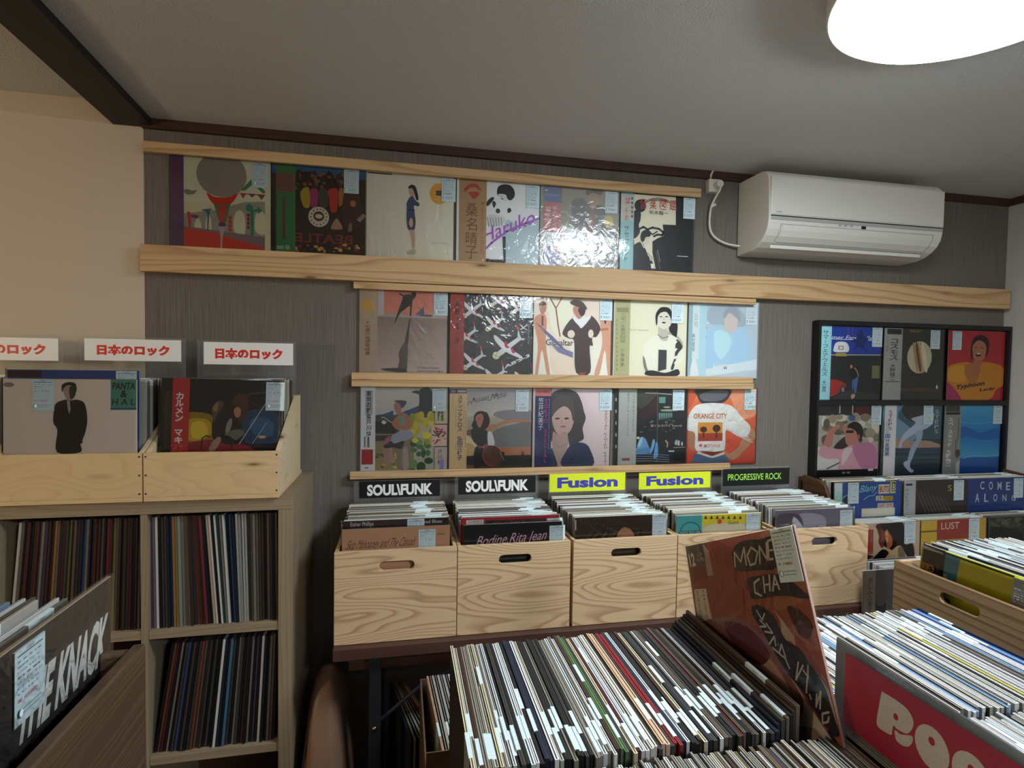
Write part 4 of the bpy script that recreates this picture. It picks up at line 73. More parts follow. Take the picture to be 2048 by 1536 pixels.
'creamscript':{'bg': 'bf9272','ops': [['T','5a3a30','Skip Mahoaney and The Casuals',1.3,9.3,68.9,21.5,0,0.5,1,0],['T','2a2020','WITH THE CASUALS',88.1,7.2,95.2,8.9,1,0,0,0]],'obibox': None,'obi': [],'tag': [70.1,3.1]},
'maroonblues':{'bg': '2c1a1c','ops': [['T','c8c0bc','Esther Phillips',7.4,1.1,28.5,6.2,1,0,0,0],['T','c8c0bc','Black-Eyed Blues',61.9,1.6,93.4,5.9,1,0,0,0],['P','6a3a2c',[18.5,8.1,27.1,6.7,44.4,7.2,57.2,8.6,57.2,10.4,18.5,8.7],1]],'obibox': None,'obi': [],'tag': [60.1,-1.5]},
'blackscript':{'bg': '1c1a1c','ops': [['T','d0a8b4','Bodine,Rita Jean',11.4,7.7,86.6,24.5,0,0.4,3,0]],'obibox': None,'obi': [],'tag': [86.7,4.2]},
'redtitle':{'bg': 'a8262e','ops': [['R','e8d4d0',5.8,1.8,23,7.5],['T','2a2020','CLASSICS',7.8,2.2,21.6,4.8,1,0,0,0],['R','201c24',24.9,2.9,86.6,11.6],['T','c83a48','SOUL SOUL',32.2,5.2,66,12,2,0,0,0]],'obibox': None,'obi': [],'tag': [87.8,3.5]},
'longhair':{'bg': '3a2c22','ops': [['L','4e3c2c',1.6,[1.3,1.1,20.3,11.8,10.3,25.3]],['L','2a1e18',1.6,[3.4,1.6,22.8,13.9,13.1,25.5]],['L','5c4834',1.6,[5.4,2.2,25.3,16,15.8,25.6]],['L','201814',1.6,[7.5,2.8,27.7,18.1,18.6,25.8]],['L','4e3c2c',1.6,[9.5,3.4,30.2,20.2,21.3,25.9]],['L','2a1e18',1.6,[11.6,4,32.5,12.3,24.1,26]],['L','5c4834',1.6,[13.7,4.5,34.9,14.4,26.9,26.2]],['L','201814',1.6,[15.7,5.1,37.4,16.5,29.6,26.3]],['L','4e3c2c',1.6,[17.8,5.7,39.9,18.6,32.4,26.4]],['L','2a1e18',1.6,[19.9,6.3,42.4,20.8,35.2,26.6]],['L','5c4834',1.6,[22,6.9,44.7,12.8,38,26.7]],['L','201814',1.6,[24,7.5,47.2,15,40.8,26.9]],['L','4e3c2c',1.6,[26.1,8,49.7,17.1,43.6,27]],['L','2a1e18',1.6,[28.2,8.6,52.2,19.2,46.4,27.1]],['L','5c4834',1.6,[30.3,9.2,54.7,21.3,49.2,27.3]],['L','201814',1.6,[32.4,9.8,57,13.4,52.1,27.4]],['L','4e3c2c',1.6,[34.5,10.4,59.6,15.5,54.9,27.5]],['L','2a1e18',1.6,[36.6,11,62.1,17.6,57.7,27.7]],['L','5c4834',1.6,[38.7,11.6,64.6,19.8,60.6,27.8]],['L','201814',1.6,[40.8,12.2,67.2,21.9,63.4,28]],['L','4e3c2c',1.6,[42.9,12.8,69.5,13.9,66.3,28.1]],['L','2a1e18',1.6,[45.1,13.4,72,16.1,69.1,28.3]],['P','a87a5a',[44.9,21.2,48.2,14.7,53.5,11.9,60.6,15.2,65.3,23.9,64.5,30.6,43.3,29.5],1],['R','c8c0a8',-0.4,2.6,1.2,12.6]],'obibox': None,'obi': [],'tag': [83.8,0.2]},
'tealyellow':{'bg': 'c8be92','ops': [['R','d8c83a',28.8,-0.9,81.6,10.9],['P','d0c8b0',[34.8,12.3,61.3,10,81.7,14.4,82.1,28.5,35.2,26.2],1],['P','e0a030',[30.3,20.7,38.8,19.4,42.7,26.5,30.5,25.9],1],['E','c8504a',50.1,7.8,2.7,2.7],['T','4a6a3a','Guava',60.2,7.3,72.9,11.4,1,0,0,0],['P','4a4030',[31.7,4.4,33.5,0.5,35.5,4.5],0],['P','4a4030',[38.5,4.7,40.3,0.8,42.3,4.8],0],['P','4a4030',[45.3,5,47.1,1,49.1,5.1],0],['P','4a4030',[52.2,5.2,53.9,1.3,56,5.4],0],['P','4a4030',[59,5.5,60.8,1.6,62.9,5.7],0],['P','4a4030',[66,5.8,67.7,1.9,69.8,6],0],['P','4a4030',[72.9,6.1,74.7,2.2,76.8,6.3],0]],'obibox': [0,29.2,'4aa8a8'],'obi': [['E','2c6a70',15.8,15.7,11.6,9],['E','4aa8a8',15.8,15.7,10.1,7.8],['R','2c6a70',3.2,16,28.5,22.4],['T','a8dcd8','BEST SELLER',4.2,16.9,27.5,21.5,1,0,0,0]],'tag': [81.3,1.2]},
'violetmist':{'bg': '75707e','ops': [['P','a09cac',[29.8,4.6,58.8,7.5,63.5,20.6,47.1,27.2,34.4,19.3],1],['P','5a5460',[2.4,5.3,29.8,6.4,32.7,28.4,3.1,27],1],['P','5a4a58',[51,20.1,63.5,19.7,65.9,28.1,53.4,28.4],1],['E','b4b0c0',58.5,25,8.4,6.6],['E','6a4a54',58.5,25.5,5.9,4.1],['P','c0bccc',[21.7,7.9,34.4,19.3,39,30.5,22.5,29.7],1]],'obibox': None,'obi': [],'tag': [81.4,2.9]},
'yellowteal':{'bg': 'f2e024','ops': [['P','4f9fc0',[19.2,2.5,32.5,2.4,30.6,25.2,16.3,27],0],['P','0e0f12',[19.5,0.8,73.3,0.9,73.4,2.6,19.2,2.8],0],['T','2a6a8a','KATO',19.7,5.6,30.8,8.7,1,0,-14,0],['P','e8e4d8',[16.3,20.4,22.6,19.4,22.1,24.1,16.2,24.4],1],['T','4a4a20','MELODY',53.4,22.3,67.2,20.7,0,0,-10,0],['P','1c1818',[20.2,41.7,27.4,39.3,28.3,46,25.2,49.2,19.2,48.6],1],['P','c08a70',[22.5,47.8,27.7,47.5,27.8,48.7,21.9,49.4],1],['E','b06a4a',41.5,48.2,3.6,3.1]],'obibox': [0,19.7,'25252a'],'obi': [['L','d8d8d0',0.9,[-1.2,1.6,0,4.3]],['L','d8d8d0',0.9,[0.2,1.7,1.4,4.2]],['L','d8d8d0',0.9,[1.6,1.8,2.8,4.1]],['L','d8d8d0',0.9,[3.1,1.8,4.2,4.1]],['L','d8d8d0',0.9,[4.5,1.9,5.6,4]],['L','d8d8d0',0.9,[5.9,2,7,3.9]],['L','d8d8d0',0.9,[7.3,2.1,8.4,3.9]],['L','d8d8d0',0.9,[8.7,2.1,9.8,3.8]],['L','d8d8d0',0.9,[10.1,2.2,11.2,3.8]],['L','d8d8d0',0.9,[11.5,2.3,12.6,3.7]],['L','d8d8d0',0.9,[12.8,2.3,13.9,3.6]],['L','d8d8d0',0.9,[14.2,2.4,15.3,3.6]],['L','d8d8d0',0.9,[15.6,2.5,16.6,3.5]],['L','d8d8d0',0.9,[16.9,2.6,17.9,3.4]],['T','b8b8b4','KATO KATO',-1.4,6.7,17.8,6.9,1,0,-20,0],['T','d8c070','We Love Music',-0.5,11.2,16.3,11.3,0,0.3,-18,0],['R','d0a83a',0.5,16.2,6.1,23.6],['V','2a2418','AVE',1.6,16.5,5,22.6,2],['E','d8b040',8.7,19.3,3.2,3.2],['T','2a2418','S',6.9,17.3,10.6,21.3,3,0,0,0],['V','8a8a88','TOTO',13,14.4,16.1,22.5,1],['V','9a9a98','夜の',-2.8,16,0,21.1,0]],'tag': [73.4,2]},
'boldgrey':{'bg': '3a3634','ops': [['T','e4e0d4','THE KNACK',36.5,15.2,95.5,36.5,4,0.2,0,0],['T','e4e0d4','GET',0,15.2,21.5,36.5,4,0.2,0,0],['E','6a6460',48,68,13,10],['E','26221f',50,74,13,14],['B','8a7f78',[40,66,52,62,58,68,50,78,44,80]]],'obibox': None,'obi': [],'tag': [35.5,2]},
'torncollage':{'bg': '86483a','ops': [['P','7c3832',[2.5,0.8,36.6,0.6,51.2,13.9,53.5,34.6,23.4,44.7,2.4,46.8,-0.2,23.8],1],['P','8e5c42',[74.6,1.5,100.9,-0.7,99.4,31.1,80,39.7,74.3,35,84.1,11.7],1],['P','4a423c',[0.4,0.1,20.4,0.2,21,14.3,-0.4,12.3],0],['T','c8c4b8','12',2.5,4.4,9.3,13.5,3,0,6,0],['T','b8b4a8','インチ',11.7,5.3,17.3,8,1,0,0,0],['T','b8b4a8','シングル',10.9,7.9,18.6,10.8,1,0,0,0],['P','6a2c24',[1,12.9,21.6,14.4,21.6,20,1.6,23.8],0],['P','9a8074',[20.3,0.7,25.2,5.1,26,19.4,19.9,20],0],['P','b8b0a4',[2.7,26.8,16.2,26.8,18.3,53.7,0.3,53.8],0],['V','2c2620','マネーチェンジ',6.9,27.9,5.2,52.3,2],['V','2c2620','エブリシング',13.4,27.2,11.6,53.9,2],['L','8a3038',0.5,[16.2,27.3,17.2,51.9]],['L','8a3038',0.5,[17.9,27.4,18.9,51.9]],['L','8a3038',0.5,[19.6,27.4,20.5,51.9]],['P','332e2a',[48.7,7.4,58.9,3.1,73.8,4,83.9,4.3,81.8,18.7,69,19.5,51.1,19.1,47.5,16.2],1],['P','332e2a',[56.7,23.3,68.1,22.3,84.1,22.8,99.7,33.3,97.2,34.7,82.2,32.8,59.2,33.9,57.1,29.7],1],['L','b8b0a4',1.1,[48.3,16.3,49.9,8.4,54.1,14.1,59.2,6.7,58.5,16.2]],['L','b8b0a4',1.1,[65.4,7.3,60.7,11.2,61.9,16.4,66.1,15.9,69.8,10.3,65.4,7.3]],['L','b8b0a4',1.1,[70,16.2,72.1,7.2,76.2,15.1,78.1,6.1]],['L','b8b0a4',1.1,[80.7,14.6,77.5,14.8,79.5,5.5,83.1,5.1]],['L','b8b0a4',0.9,[78.5,10.3,82.1,10.3]],['L','b8b0a4',1.1,[67,23.9,62.4,25.7,61.5,30.6,66.3,32.4]],['L','b8b0a4',1.1,[70.5,22.8,69.3,30.9]],['L','b8b0a4',1.1,[75.5,22.3,73.6,30.2]],['L','b8b0a4',0.9,[69.8,27.3,74.4,26.7]],['L','b8b0a4',1.1,[75.8,30.3,79.3,22.9,80.8,29.7]],['L','b8b0a4',0.8,[77.3,27.2,80.6,27.2]],['P','7a5a58',[0.5,46.8,39.5,42.9,59.3,50.7,73.1,61.5,80,71.6,78.8,82.1,73.3,88.9,65.3,85.9,57.2,73.9,40.4,63.6,13,52.1],1],['P','a88a84',[43.4,67.4,60.8,62.3,71.9,72.4,73.1,82.8,65.3,85.9,56,77.7],1],['P','5a2c34',[29.3,46.4,49.5,47.8,64,59.8,54.4,66.5,38.3,61.3],1],['P','6a3428',[70.8,83.1,78.1,84.2,75.8,87.9,71.7,90.5,67,87.8],1],['P','a4907e',[74,39.6,83.6,50.1,87.9,57,94,63.6,99.2,71.7,99.2,88.8,89.6,77.4,83.9,55.8,75.7,53.3,76.9,45.7],1],['P','8a4a34',[85.3,51.4,94.5,62.2,98.2,71.8,100.7,72.8,93.1,66.3,85.2,58.6],1],['P','b8b0aa',[75.2,69.3,80.1,74.4,87.3,84.2,94.2,92.7,98.9,103,64.3,110.3,63.7,91,75.4,89.3,81.6,79.7],1],['P','23232a',[56.6,37.9,63.5,37.2,72.1,42,78,53.2,85.9,56.4,92,63.7,97.2,71.9,98.8,81.3,99.7,89.9,97.2,91.8,94.3,89.5,90.4,87,86.6,80.4,80.4,73.7,75.2,69.3,67,58.1,60.3,47.6,56.4,42.8],1],['L','b4aeac',0.9,[60.1,39.6,63.2,44.4,66.1,41.2]],['L','b4aeac',0.9,[61.2,44.4,65.4,47.5,60.3,47.6]],['L','b4aeac',0.9,[63.4,49.9,69.4,50.5,65.9,45.9]],['L','b4aeac',0.9,[65.2,55.9,70.2,52,69.9,56.5]],['L','b4aeac',0.9,[71.2,60.1,74.4,55.5,75.4,61.3]],['L','b4aeac',0.9,[67.3,57.4,75.2,62.1,76.7,66.3]],['L','b4aeac',0.9,[83.8,62.9,79.6,71,86.6,64.1]],['L','b4aeac',0.9,[86,66.2,87.4,68.2]],['L','b4aeac',0.9,[88,69.5,89.9,63.9,84.9,75.9]],['L','b4aeac',0.9,[86.8,76.4,87.2,78.3]],['L','b4aeac',0.9,[91.5,75.8,89.3,81.3,94.5,74.2,91.6,81.7]],['L','b4aeac',0.9,[96.7,82.3,92.5,83.5,91.2,87.5,94.9,86.3,96,84.3]],['L','1c1c20',2,[94.1,90.2,98.1,97.5]],['E','4a4644',89.4,101.6,4,2],['P','8a7a74',[69.7,93.5,85.3,90.4,88.7,98,74.2,105.9,66.5,103.5],1],['B','4a302a',[84,38,92,40,98,46,94,52,88,50]]],'obibox': None,'obi': [],'tag': [83.6,0]},
'whiteman':{'bg': 'cbb8a4','ops': [['P','d9cabb',[-0.7,-0.5,101.2,-1.5,100.8,63.1,-1.6,61.4],1],['P','1a1718',[42.8,9.3,43.2,4.8,47.7,2.6,52.8,3.5,54.1,8,53.2,11.8,52.2,6.7,47.7,5.4,44.3,8,43.7,11.2],1],['P','a89088',[44.1,8.7,47.7,5.7,52.2,6.9,53,11.8,50.9,17,47.5,18.3,45.1,14.4],1],['P','3a302e',[48.8,6.7,53.1,6.9,53.2,13.1,50.9,17,48.9,15.7],1],['P','1b1819',[36.8,29.8,38.5,20.9,45.3,17.6,48.7,18.3,54.3,17.6,60,20.8,62.1,33.8,60.9,44.2,58.5,52,58.5,54.6,56.8,55.8,56.7,62.6,39.2,62.3,39.6,44,36.7,37.5],1],['P','a39a98',[46.6,18.3,48.9,18.3,49.5,26,48.5,29.9,47.5,26],0],['E','8a7a70',4.1,5.1,3.9,2],['R','4f8a78',79.9,-1.1,99.8,26.3],['R','2a5a7a',79.7,24.7,99.8,26.3],['T','1a1c20','PANTA',81,2.6,98.8,8.7,2,0.1,0,0],['T','1a1c20','&',87.1,9.3,92.5,15.6,2,0.1,0,0],['T','1a1c20','H A L',80.7,16.7,98.7,22.1,1,0.1,0,0]],'obibox': None,'obi': [],'tag': [21.4,0.8]},
'bluebehind':{'bg': '2f4a86','ops': [['R','3a2220',-3.7,0.9,25.4,6.3],['R','2f4a86',25.5,0.6,99.1,5.6]],'obibox': None,'obi': [],'tag': [82,0.5]},
'stalker':{'bg': '1d1a1c','ops': [['P','1a1820',[6.3,-1.5,105.5,-0.4,104.2,67.4,-0.2,65],1],['R','2c2a1c',2.6,11.4,9,64.5],['V','5a5a38','・・・・・・・・・・・・・・・・・・・・・・・・',3.8,11.4,6.5,64.4,0],['P','8a701f',[20.9,33.2,30.9,30.5,42.2,33.2,45.3,44.3,43.3,56.7,32,58.6,20.8,56.4],1],['P','b8962c',[22.7,38.6,32.1,35.9,40.9,38.7,42.7,49.8,33.3,55.9,22.7,55.1],1],['P','d0b440',[25.8,41.4,34.6,38.7,39.6,45.6,37,53.2,27,53.8],1],['P','22405e',[68.9,33.3,81.9,26.4,96.3,29.2,104.2,41.9,102.9,56.1,84.5,58.7,70.2,55.7],1],['P','2f5a80',[74.1,38.9,84.5,33.4,95,39.1,95,50.3,81.9,53],1],['L','4a4038',1.6,[66.4,15.2,76.7,12.4,89.7,11]],['L','3a3430',1.2,[71.5,19.4,84.5,25,97.6,27.8]],['P','232624',[44.1,33.2,49.8,25,58.7,25,63.8,33.3,67.6,47.3,61.2,52.8,54.8,47.2,51,55.4,43.4,53.3],1],['P','5e4a34',[42.4,29.1,44.1,22.9,48.5,19.5,52.3,22.2,49.8,27.7,46.6,33.3,44.7,38.8],1],['P','8a7044',[43.4,27.7,45.4,22.2,47.9,21.5,46.6,29.1],1],['P','4a3426',[58.7,22.2,61.3,15.3,66.4,12.5,72.2,15.2,73.5,25,71.5,33.3,67.6,40.3,64.4,38.9,61.2,31.9],1],['P','2c201a',[56.1,23.6,61.2,22.2,63.8,33.3,66.3,41.7,61.2,45.8,57.4,33.3],1],['P','b07a5c',[61.2,27.1,64.4,25,67.1,27.8,66.3,33.3,63.8,35,61.5,31.9],1],['P','8c8478',[55.5,40.2,58.7,35.4,59.9,38.9,58,47.2,54.5,49.2],1],['P','6a645c',[51,54.1,58.6,47.2,67.6,45.9,70.2,49.4,63.7,55.6,54.8,57.6],1],['P','1c1c1e',[49.7,52.7,56.1,51.3,63.7,57,54.8,58.3],1],['L','c8c0b0',0.6,[63.7,64,84.5,27.8,94.9,10.9]],['L','b8a88a',0.5,[77.9,58.6,89.7,39]],['E','c8a870',86,52.4,3.4,1.4],['P','8a2a2c',[19.5,59.2,33.3,56.6,45.9,55.4,56,59.7,71.5,59.9,76.6,67,19.5,66],1],['L','2a2422',1,[34.5,63.5,35.2,53.9,38.3,51.8,41.5,52.6]],['L','2a2422',1,[59.9,63.9,61.2,55.6,58.6,52.8]],['P','a08070',[43.3,58.1,48.4,52.6,51,55.4,45.8,65.1,40.8,65],1]],'obibox': [9.5,23.6,'b03030'],'obi': [['V','e8ddd8','カルメン マキ',12.1,12.7,18.9,59.2,3],['R','c8403c',1.1,60.3,18.9,66],['T','1c1416','ナイト',1.7,61.1,18.3,64.9,2,0,0,0]],'tag': [88.4,1.5]},
}

# ------------------------------------------------------------------ materials
MATS = {}
def nodes(name):
    m = bpy.data.materials.new(name); m.use_nodes = True
    nt = m.node_tree; b = nt.nodes['Principled BSDF']
    return m, nt, b
def N(nt, t, **k):
    n = nt.nodes.new(t)
    for a, v in k.items():
        if a.startswith('i_'): n.inputs[a[2:].replace('_', ' ')].default_value = v
        else: setattr(n, a, v)
    return n
def ramp(nt, stops):
    n = nt.nodes.new('ShaderNodeValToRGB'); e = n.color_ramp.elements
    while len(e) < len(stops): e.new(.5)
    for i, (p, c) in enumerate(stops): e[i].position = p; e[i].color = lin(c) if isinstance(c, str) else c
    return n
def coords(nt, scale, rand=True):
    tc = N(nt, 'ShaderNodeTexCoord'); mp = N(nt, 'ShaderNodeMapping')
    mp.inputs['Scale'].default_value = scale
    if rand:
        oi = N(nt, 'ShaderNodeObjectInfo'); ad = N(nt, 'ShaderNodeVectorMath', operation='MULTIPLY_ADD')
        cb = N(nt, 'ShaderNodeCombineXYZ')
        nt.links.new(oi.outputs['Random'], cb.inputs[0]); nt.links.new(oi.outputs['Random'], cb.inputs[2])
        nt.links.new(cb.outputs[0], ad.inputs[0]); ad.inputs[1].default_value = (7.3, 0, 5.1)
        nt.links.new(tc.outputs['Object'], ad.inputs[2]); nt.links.new(ad.outputs[0], mp.inputs[0])
    else:
        nt.links.new(tc.outputs['Object'], mp.inputs[0])
    return mp
def plain(name, col, rough=.5, metal=0, bump=0, bscale=60, var=0, spec=.5):
    m, nt, b = nodes(name)
    b.inputs['Roughness'].default_value = rough; b.inputs['Metallic'].default_value = metal
    b.inputs['Specular IOR Level'].default_value = spec
    mp = coords(nt, (bscale,) * 3, False)
    no = N(nt, 'ShaderNodeTexNoise'); no.inputs['Detail'].default_value = 5; nt.links.new(mp.outputs[0], no.inputs[0])
    c = lin(col); v = var
    rp = ramp(nt, [(.3, tuple(x * (1 - v) for x in c[:3]) + (1,)), (.7, tuple(min(1, x * (1 + v)) for x in c[:3]) + (1,))])
    nt.links.new(no.outputs[0], rp.inputs[0]); nt.links.new(rp.outputs[0], b.inputs['Base Color'])
    if bump:
        bp = N(nt, 'ShaderNodeBump'); bp.inputs['Strength'].default_value = bump; bp.inputs['Distance'].default_value = .006 if bump > .9 else .002
        nt.links.new(no.outputs[0], bp.inputs['Height']); nt.links.new(bp.outputs[0], b.inputs['Normal'])
    return m
def wood(name, light, dark, axis='X', ring=30, stretch=.12, line=.35, knots=False, rough=.55, dist=.5, fine=.35, plank=0):
    """boards whose growth rings run along one axis"""
    m, nt, b = nodes(name); b.inputs['Roughness'].default_value = rough; b.inputs['Specular IOR Level'].default_value = .35
    s = {'X': (stretch, 1, 1), 'Y': (1, stretch, 1), 'Z': (1, 1, stretch)}[axis]
    mp = coords(nt, s)
    n1 = N(nt, 'ShaderNodeTexNoise'); n1.inputs['Scale'].default_value = 9; n1.inputs['Detail'].default_value = 1.5; n1.inputs['Roughness'].default_value = .4
    nt.links.new(mp.outputs[0], n1.inputs[0])
    mu = N(nt, 'ShaderNodeMath', operation='MULTIPLY'); mu.inputs[1].default_value = ring * dist
    nt.links.new(n1.outputs[0], mu.inputs[0])
    sp = N(nt, 'ShaderNodeSeparateXYZ'); nt.links.new(mp.outputs[0], sp.inputs[0])
    ax = {'X': 2, 'Y': 2, 'Z': 0}[axis]
    mz = N(nt, 'ShaderNodeMath', operation='MULTIPLY_ADD'); mz.inputs[1].default_value = ring
    nt.links.new(sp.outputs[ax], mz.inputs[0]); nt.links.new(mu.outputs[0], mz.inputs[2])
    fr = N(nt, 'ShaderNodeMath', operation='FRACT'); nt.links.new(mz.outputs[0], fr.inputs[0])
    rg = ramp(nt, [(0, (0, 0, 0, 1)), (.55, (.12, .12, .12, 1)), (.88, (1, 1, 1, 1)), (1, (0, 0, 0, 1))])
    nt.links.new(fr.outputs[0], rg.inputs[0])
    s2 = {'X': (3, 90, 240), 'Y': (90, 3, 240), 'Z': (240, 90, 3)}[axis]
    mp2 = coords(nt, s2); n2 = N(nt, 'ShaderNodeTexNoise'); n2.inputs['Scale'].default_value = 1; n2.inputs['Detail'].default_value = 3
    nt.links.new(mp2.outputs[0], n2.inputs[0])
    n3 = N(nt, 'ShaderNodeTexNoise'); n3.inputs['Scale'].default_value = 3; nt.links.new(mp.outputs[0], n3.inputs[0])
    f1 = N(nt, 'ShaderNodeMath', operation='MULTIPLY'); f1.inputs[1].default_value = line; nt.links.new(rg.outputs[0], f1.inputs[0])
    f2 = N(nt, 'ShaderNodeMath', operation='MULTIPLY_ADD'); f2.inputs[1].default_value = fine
    nt.links.new(n2.outputs[0], f2.inputs[0]); nt.links.new(f1.outputs[0], f2.inputs[2])
    f3 = N(nt, 'ShaderNodeMath', operation='MULTIPLY_ADD', use_clamp=True); f3.inputs[1].default_value = .5
    nt.links.new(n3.outputs[0], f3.inputs[0]); nt.links.new(f2.outputs[0], f3.inputs[2])
    sb = N(nt, 'ShaderNodeMath', operation='SUBTRACT', use_clamp=True); sb.inputs[1].default_value = .3
    nt.links.new(f3.outputs[0], sb.inputs[0])
    mx = ramp(nt, [(0, light), (1, dark)]); nt.links.new(sb.outputs[0], mx.inputs[0])
    out = mx.outputs[0]
    if knots:
        mk = coords(nt, {'X': (1.6, 3, 6.5), 'Y': (3, 1.6, 6.5), 'Z': (6.5, 3, 1.6)}[axis])
        vo = N(nt, 'ShaderNodeTexVoronoi'); vo.inputs['Scale'].default_value = knots; nt.links.new(mk.outputs[0], vo.inputs[0])
        kr = ramp(nt, [(0, (1, 1, 1, 1)), (.045, (.8, .8, .8, 1)), (.10, (.25, .25, .25, 1)), (.2, (0, 0, 0, 1))])
        nt.links.new(vo.outputs['Distance'], kr.inputs[0])
        mm = N(nt, 'ShaderNodeMix', data_type='RGBA'); nt.links.new(kr.outputs[0], mm.inputs[0]); nt.links.new(out, mm.inputs[6])
        mm.inputs[7].default_value = lin('5a3a22'); out = mm.outputs[2]
    nt.links.new(out, b.inputs['Base Color'])
    bp = N(nt, 'ShaderNodeBump'); bp.inputs['Strength'].default_value = .15; bp.inputs['Distance'].default_value = .001
    nt.links.new(n2.outputs[0], bp.inputs['Height']); nt.links.new(bp.outputs[0], b.inputs['Normal'])
    return m

M = {}
M['pine'] = wood('pine_board', 'd4b488', '9c7248', 'X', 30, .09, .55, knots=2.3, dist=.3, fine=.5)
M['pine_end'] = M['pine']
M['crate'] = wood('cedar_crate_panel', 'd2b892', '946a4a', 'X', 24, .17, .6, dist=.8, fine=.38)
M['crate_y'] = wood('cedar_crate_panel_side', 'd6b88e', '9a6c46', 'Y', 34, .22, .75, dist=.95, fine=.3)
M['crate_shaded'] = wood('shaded_cedar_crate_panel', 'a08462', '563c2a', 'X', 62, .05, .75, dist=.14, fine=.5)  # shade painted into the cedar colour; the fine straight grain is its own
M['ply'] = wood('knotty_plywood', 'd8bd90', 'b8946a', 'X', 14, .3, .25, knots=2.6, dist=1.0, fine=.3)
M['ply_y'] = wood('knotty_plywood_side', 'dcc8a4', 'bc9c74', 'Y', 14, .3, .25, knots=2.6, dist=1.0, fine=.3)
M['oak'] = wood('grey_oak_laminate', '9c8c74', '706250', 'X', 60, .08, .35, dist=.2, fine=.6, rough=.6)
M['oak_z'] = wood('grey_oak_laminate_upright', '9c8c74', '706250', 'Z', 60, .08, .35, dist=.2, fine=.6, rough=.6)
M['oak_y'] = wood('grey_oak_laminate_side', '968872', '6a5e4e', 'Z', 60, .08, .35, dist=.2, fine=.6, rough=.6)
M['brown'] = wood('rough_brown_bin_wood', '6e5640', '33261a', 'Y', 90, .07, .5, dist=.2, fine=1.0, rough=.5)
M['darkwood'] = wood('dark_brown_stand_wood', '5a3e2a', '2e1e14', 'Y', 40, .12, .4, dist=.4, fine=.5, rough=.5)
M['trim'] = wood('dark_brown_ceiling_trim', '4e362a', '2c1c15', 'X', 60, .1, .4, dist=.2, fine=.5, rough=.45)
M['beam'] = plain('black_brown_beam', '1f1b19', .6, var=.15, bscale=20)
M['redtable'] = plain('dark_red_brown_tabletop', '4a3028', .45, var=.1, bscale=30)
M['blackmetal'] = plain('black_painted_metal', '262a32', .4, spec=.4)
M['black'] = plain('black_frame_lacquer', '121214', .4)
M['white_plastic'] = plain('white_plastic', 'd6d4cc', .38, var=.01)
M['grey_plastic'] = plain('light_grey_plastic', 'a8a8a4', .4)
M['dark_plastic'] = plain('black_glossy_plastic', '15161a', .15)
M['cable'] = plain('white_cable', 'd8d4c8', .45)
M['steel'] = plain('steel_bolt', 'b8b8b8', .25, 1)
M['bag'] = plain('tan_leather', '8a6e5a', .42, bump=.25, bscale=40, var=.12)
M['seam'] = plain('dark_piping', '2a201a', .6)
M['cardboard'] = plain('brown_cardboard', '66503c', .85, var=.08, bscale=25)
M['floor'] = wood('dark_floorboards', '5a4632', '2e2218', 'X', 12, .1, .5, dist=.4, fine=.5)
def wallpaper():
    m, nt, b = nodes('grey_ribbed_wallpaper'); b.inputs['Roughness'].default_value = .8; b.inputs['Specular IOR Level'].default_value = .2
    mp = coords(nt, (260, 260, 5), False)
    n = N(nt, 'ShaderNodeTexNoise'); n.inputs['Scale'].default_value = 1; n.inputs['Detail'].default_value = 4; nt.links.new(mp.outputs[0], n.inputs[0])
    rp = ramp(nt, [(.3, '655f5a'), (.7, '7b746d')]); nt.links.new(n.outputs[0], rp.inputs[0]); nt.links.new(rp.outputs[0], b.inputs['Base Color'])
    bp = N(nt, 'ShaderNodeBump'); bp.inputs['Strength'].default_value = .35; bp.inputs['Distance'].default_value = .002
    nt.links.new(n.outputs[0], bp.inputs['Height']); nt.links.new(bp.outputs[0], b.inputs['Normal'])
    return m
M['wallpaper'] = wallpaper()
M['cream'] = plain('cream_plaster_wall', 'cdc0ae', .85, bump=.15, bscale=90, var=.02, spec=.2)
M['pale_wall'] = plain('pale_grey_wall', 'b8b6b0', .85, bump=.15, bscale=90, var=.02, spec=.2)
M['ceiling'] = plain('rough_white_ceiling', 'dedcd8', .9, bump=1.0, bscale=48, var=.06, spec=.1)
def printed():
    m, nt, b = nodes('printed_card'); at = N(nt, 'ShaderNodeAttribute'); at.attribute_name = 'Col'
    b.inputs['Roughness'].default_value = .42; b.inputs['Specular IOR Level'].default_value = .4
    g = N(nt, 'ShaderNodeVectorMath', operation='MULTIPLY'); g.inputs[1].default_value = (1.25, 1.25, 1.25)
    c = N(nt, 'ShaderNodeVectorMath', operation='MINIMUM'); c.inputs[1].default_value = (.86, .86, .86)
    mp = coords(nt, (95, 95, 95)); no = N(nt, 'ShaderNodeTexNoise'); no.inputs['Detail'].default_value = 5; no.inputs['Roughness'].default_value = .7
    nt.links.new(mp.outputs[0], no.inputs[0])
    ma = N(nt, 'ShaderNodeMapRange'); ma.inputs['From Min'].default_value = .3; ma.inputs['From Max'].default_value = .7; ma.inputs['To Min'].default_value = .84; ma.inputs['To Max'].default_value = 1.12
    nt.links.new(no.outputs[0], ma.inputs['Value'])
    mv = N(nt, 'ShaderNodeVectorMath', operation='SCALE'); nt.links.new(at.outputs['Color'], mv.inputs[0]); nt.links.new(ma.outputs[0], mv.inputs['Scale'])
    nt.links.new(mv.outputs[0], g.inputs[0]); nt.links.new(g.outputs[0], c.inputs[0])
    nt.links.new(c.outputs[0], b.inputs['Base Color'])
    return m
M['print'] = printed()
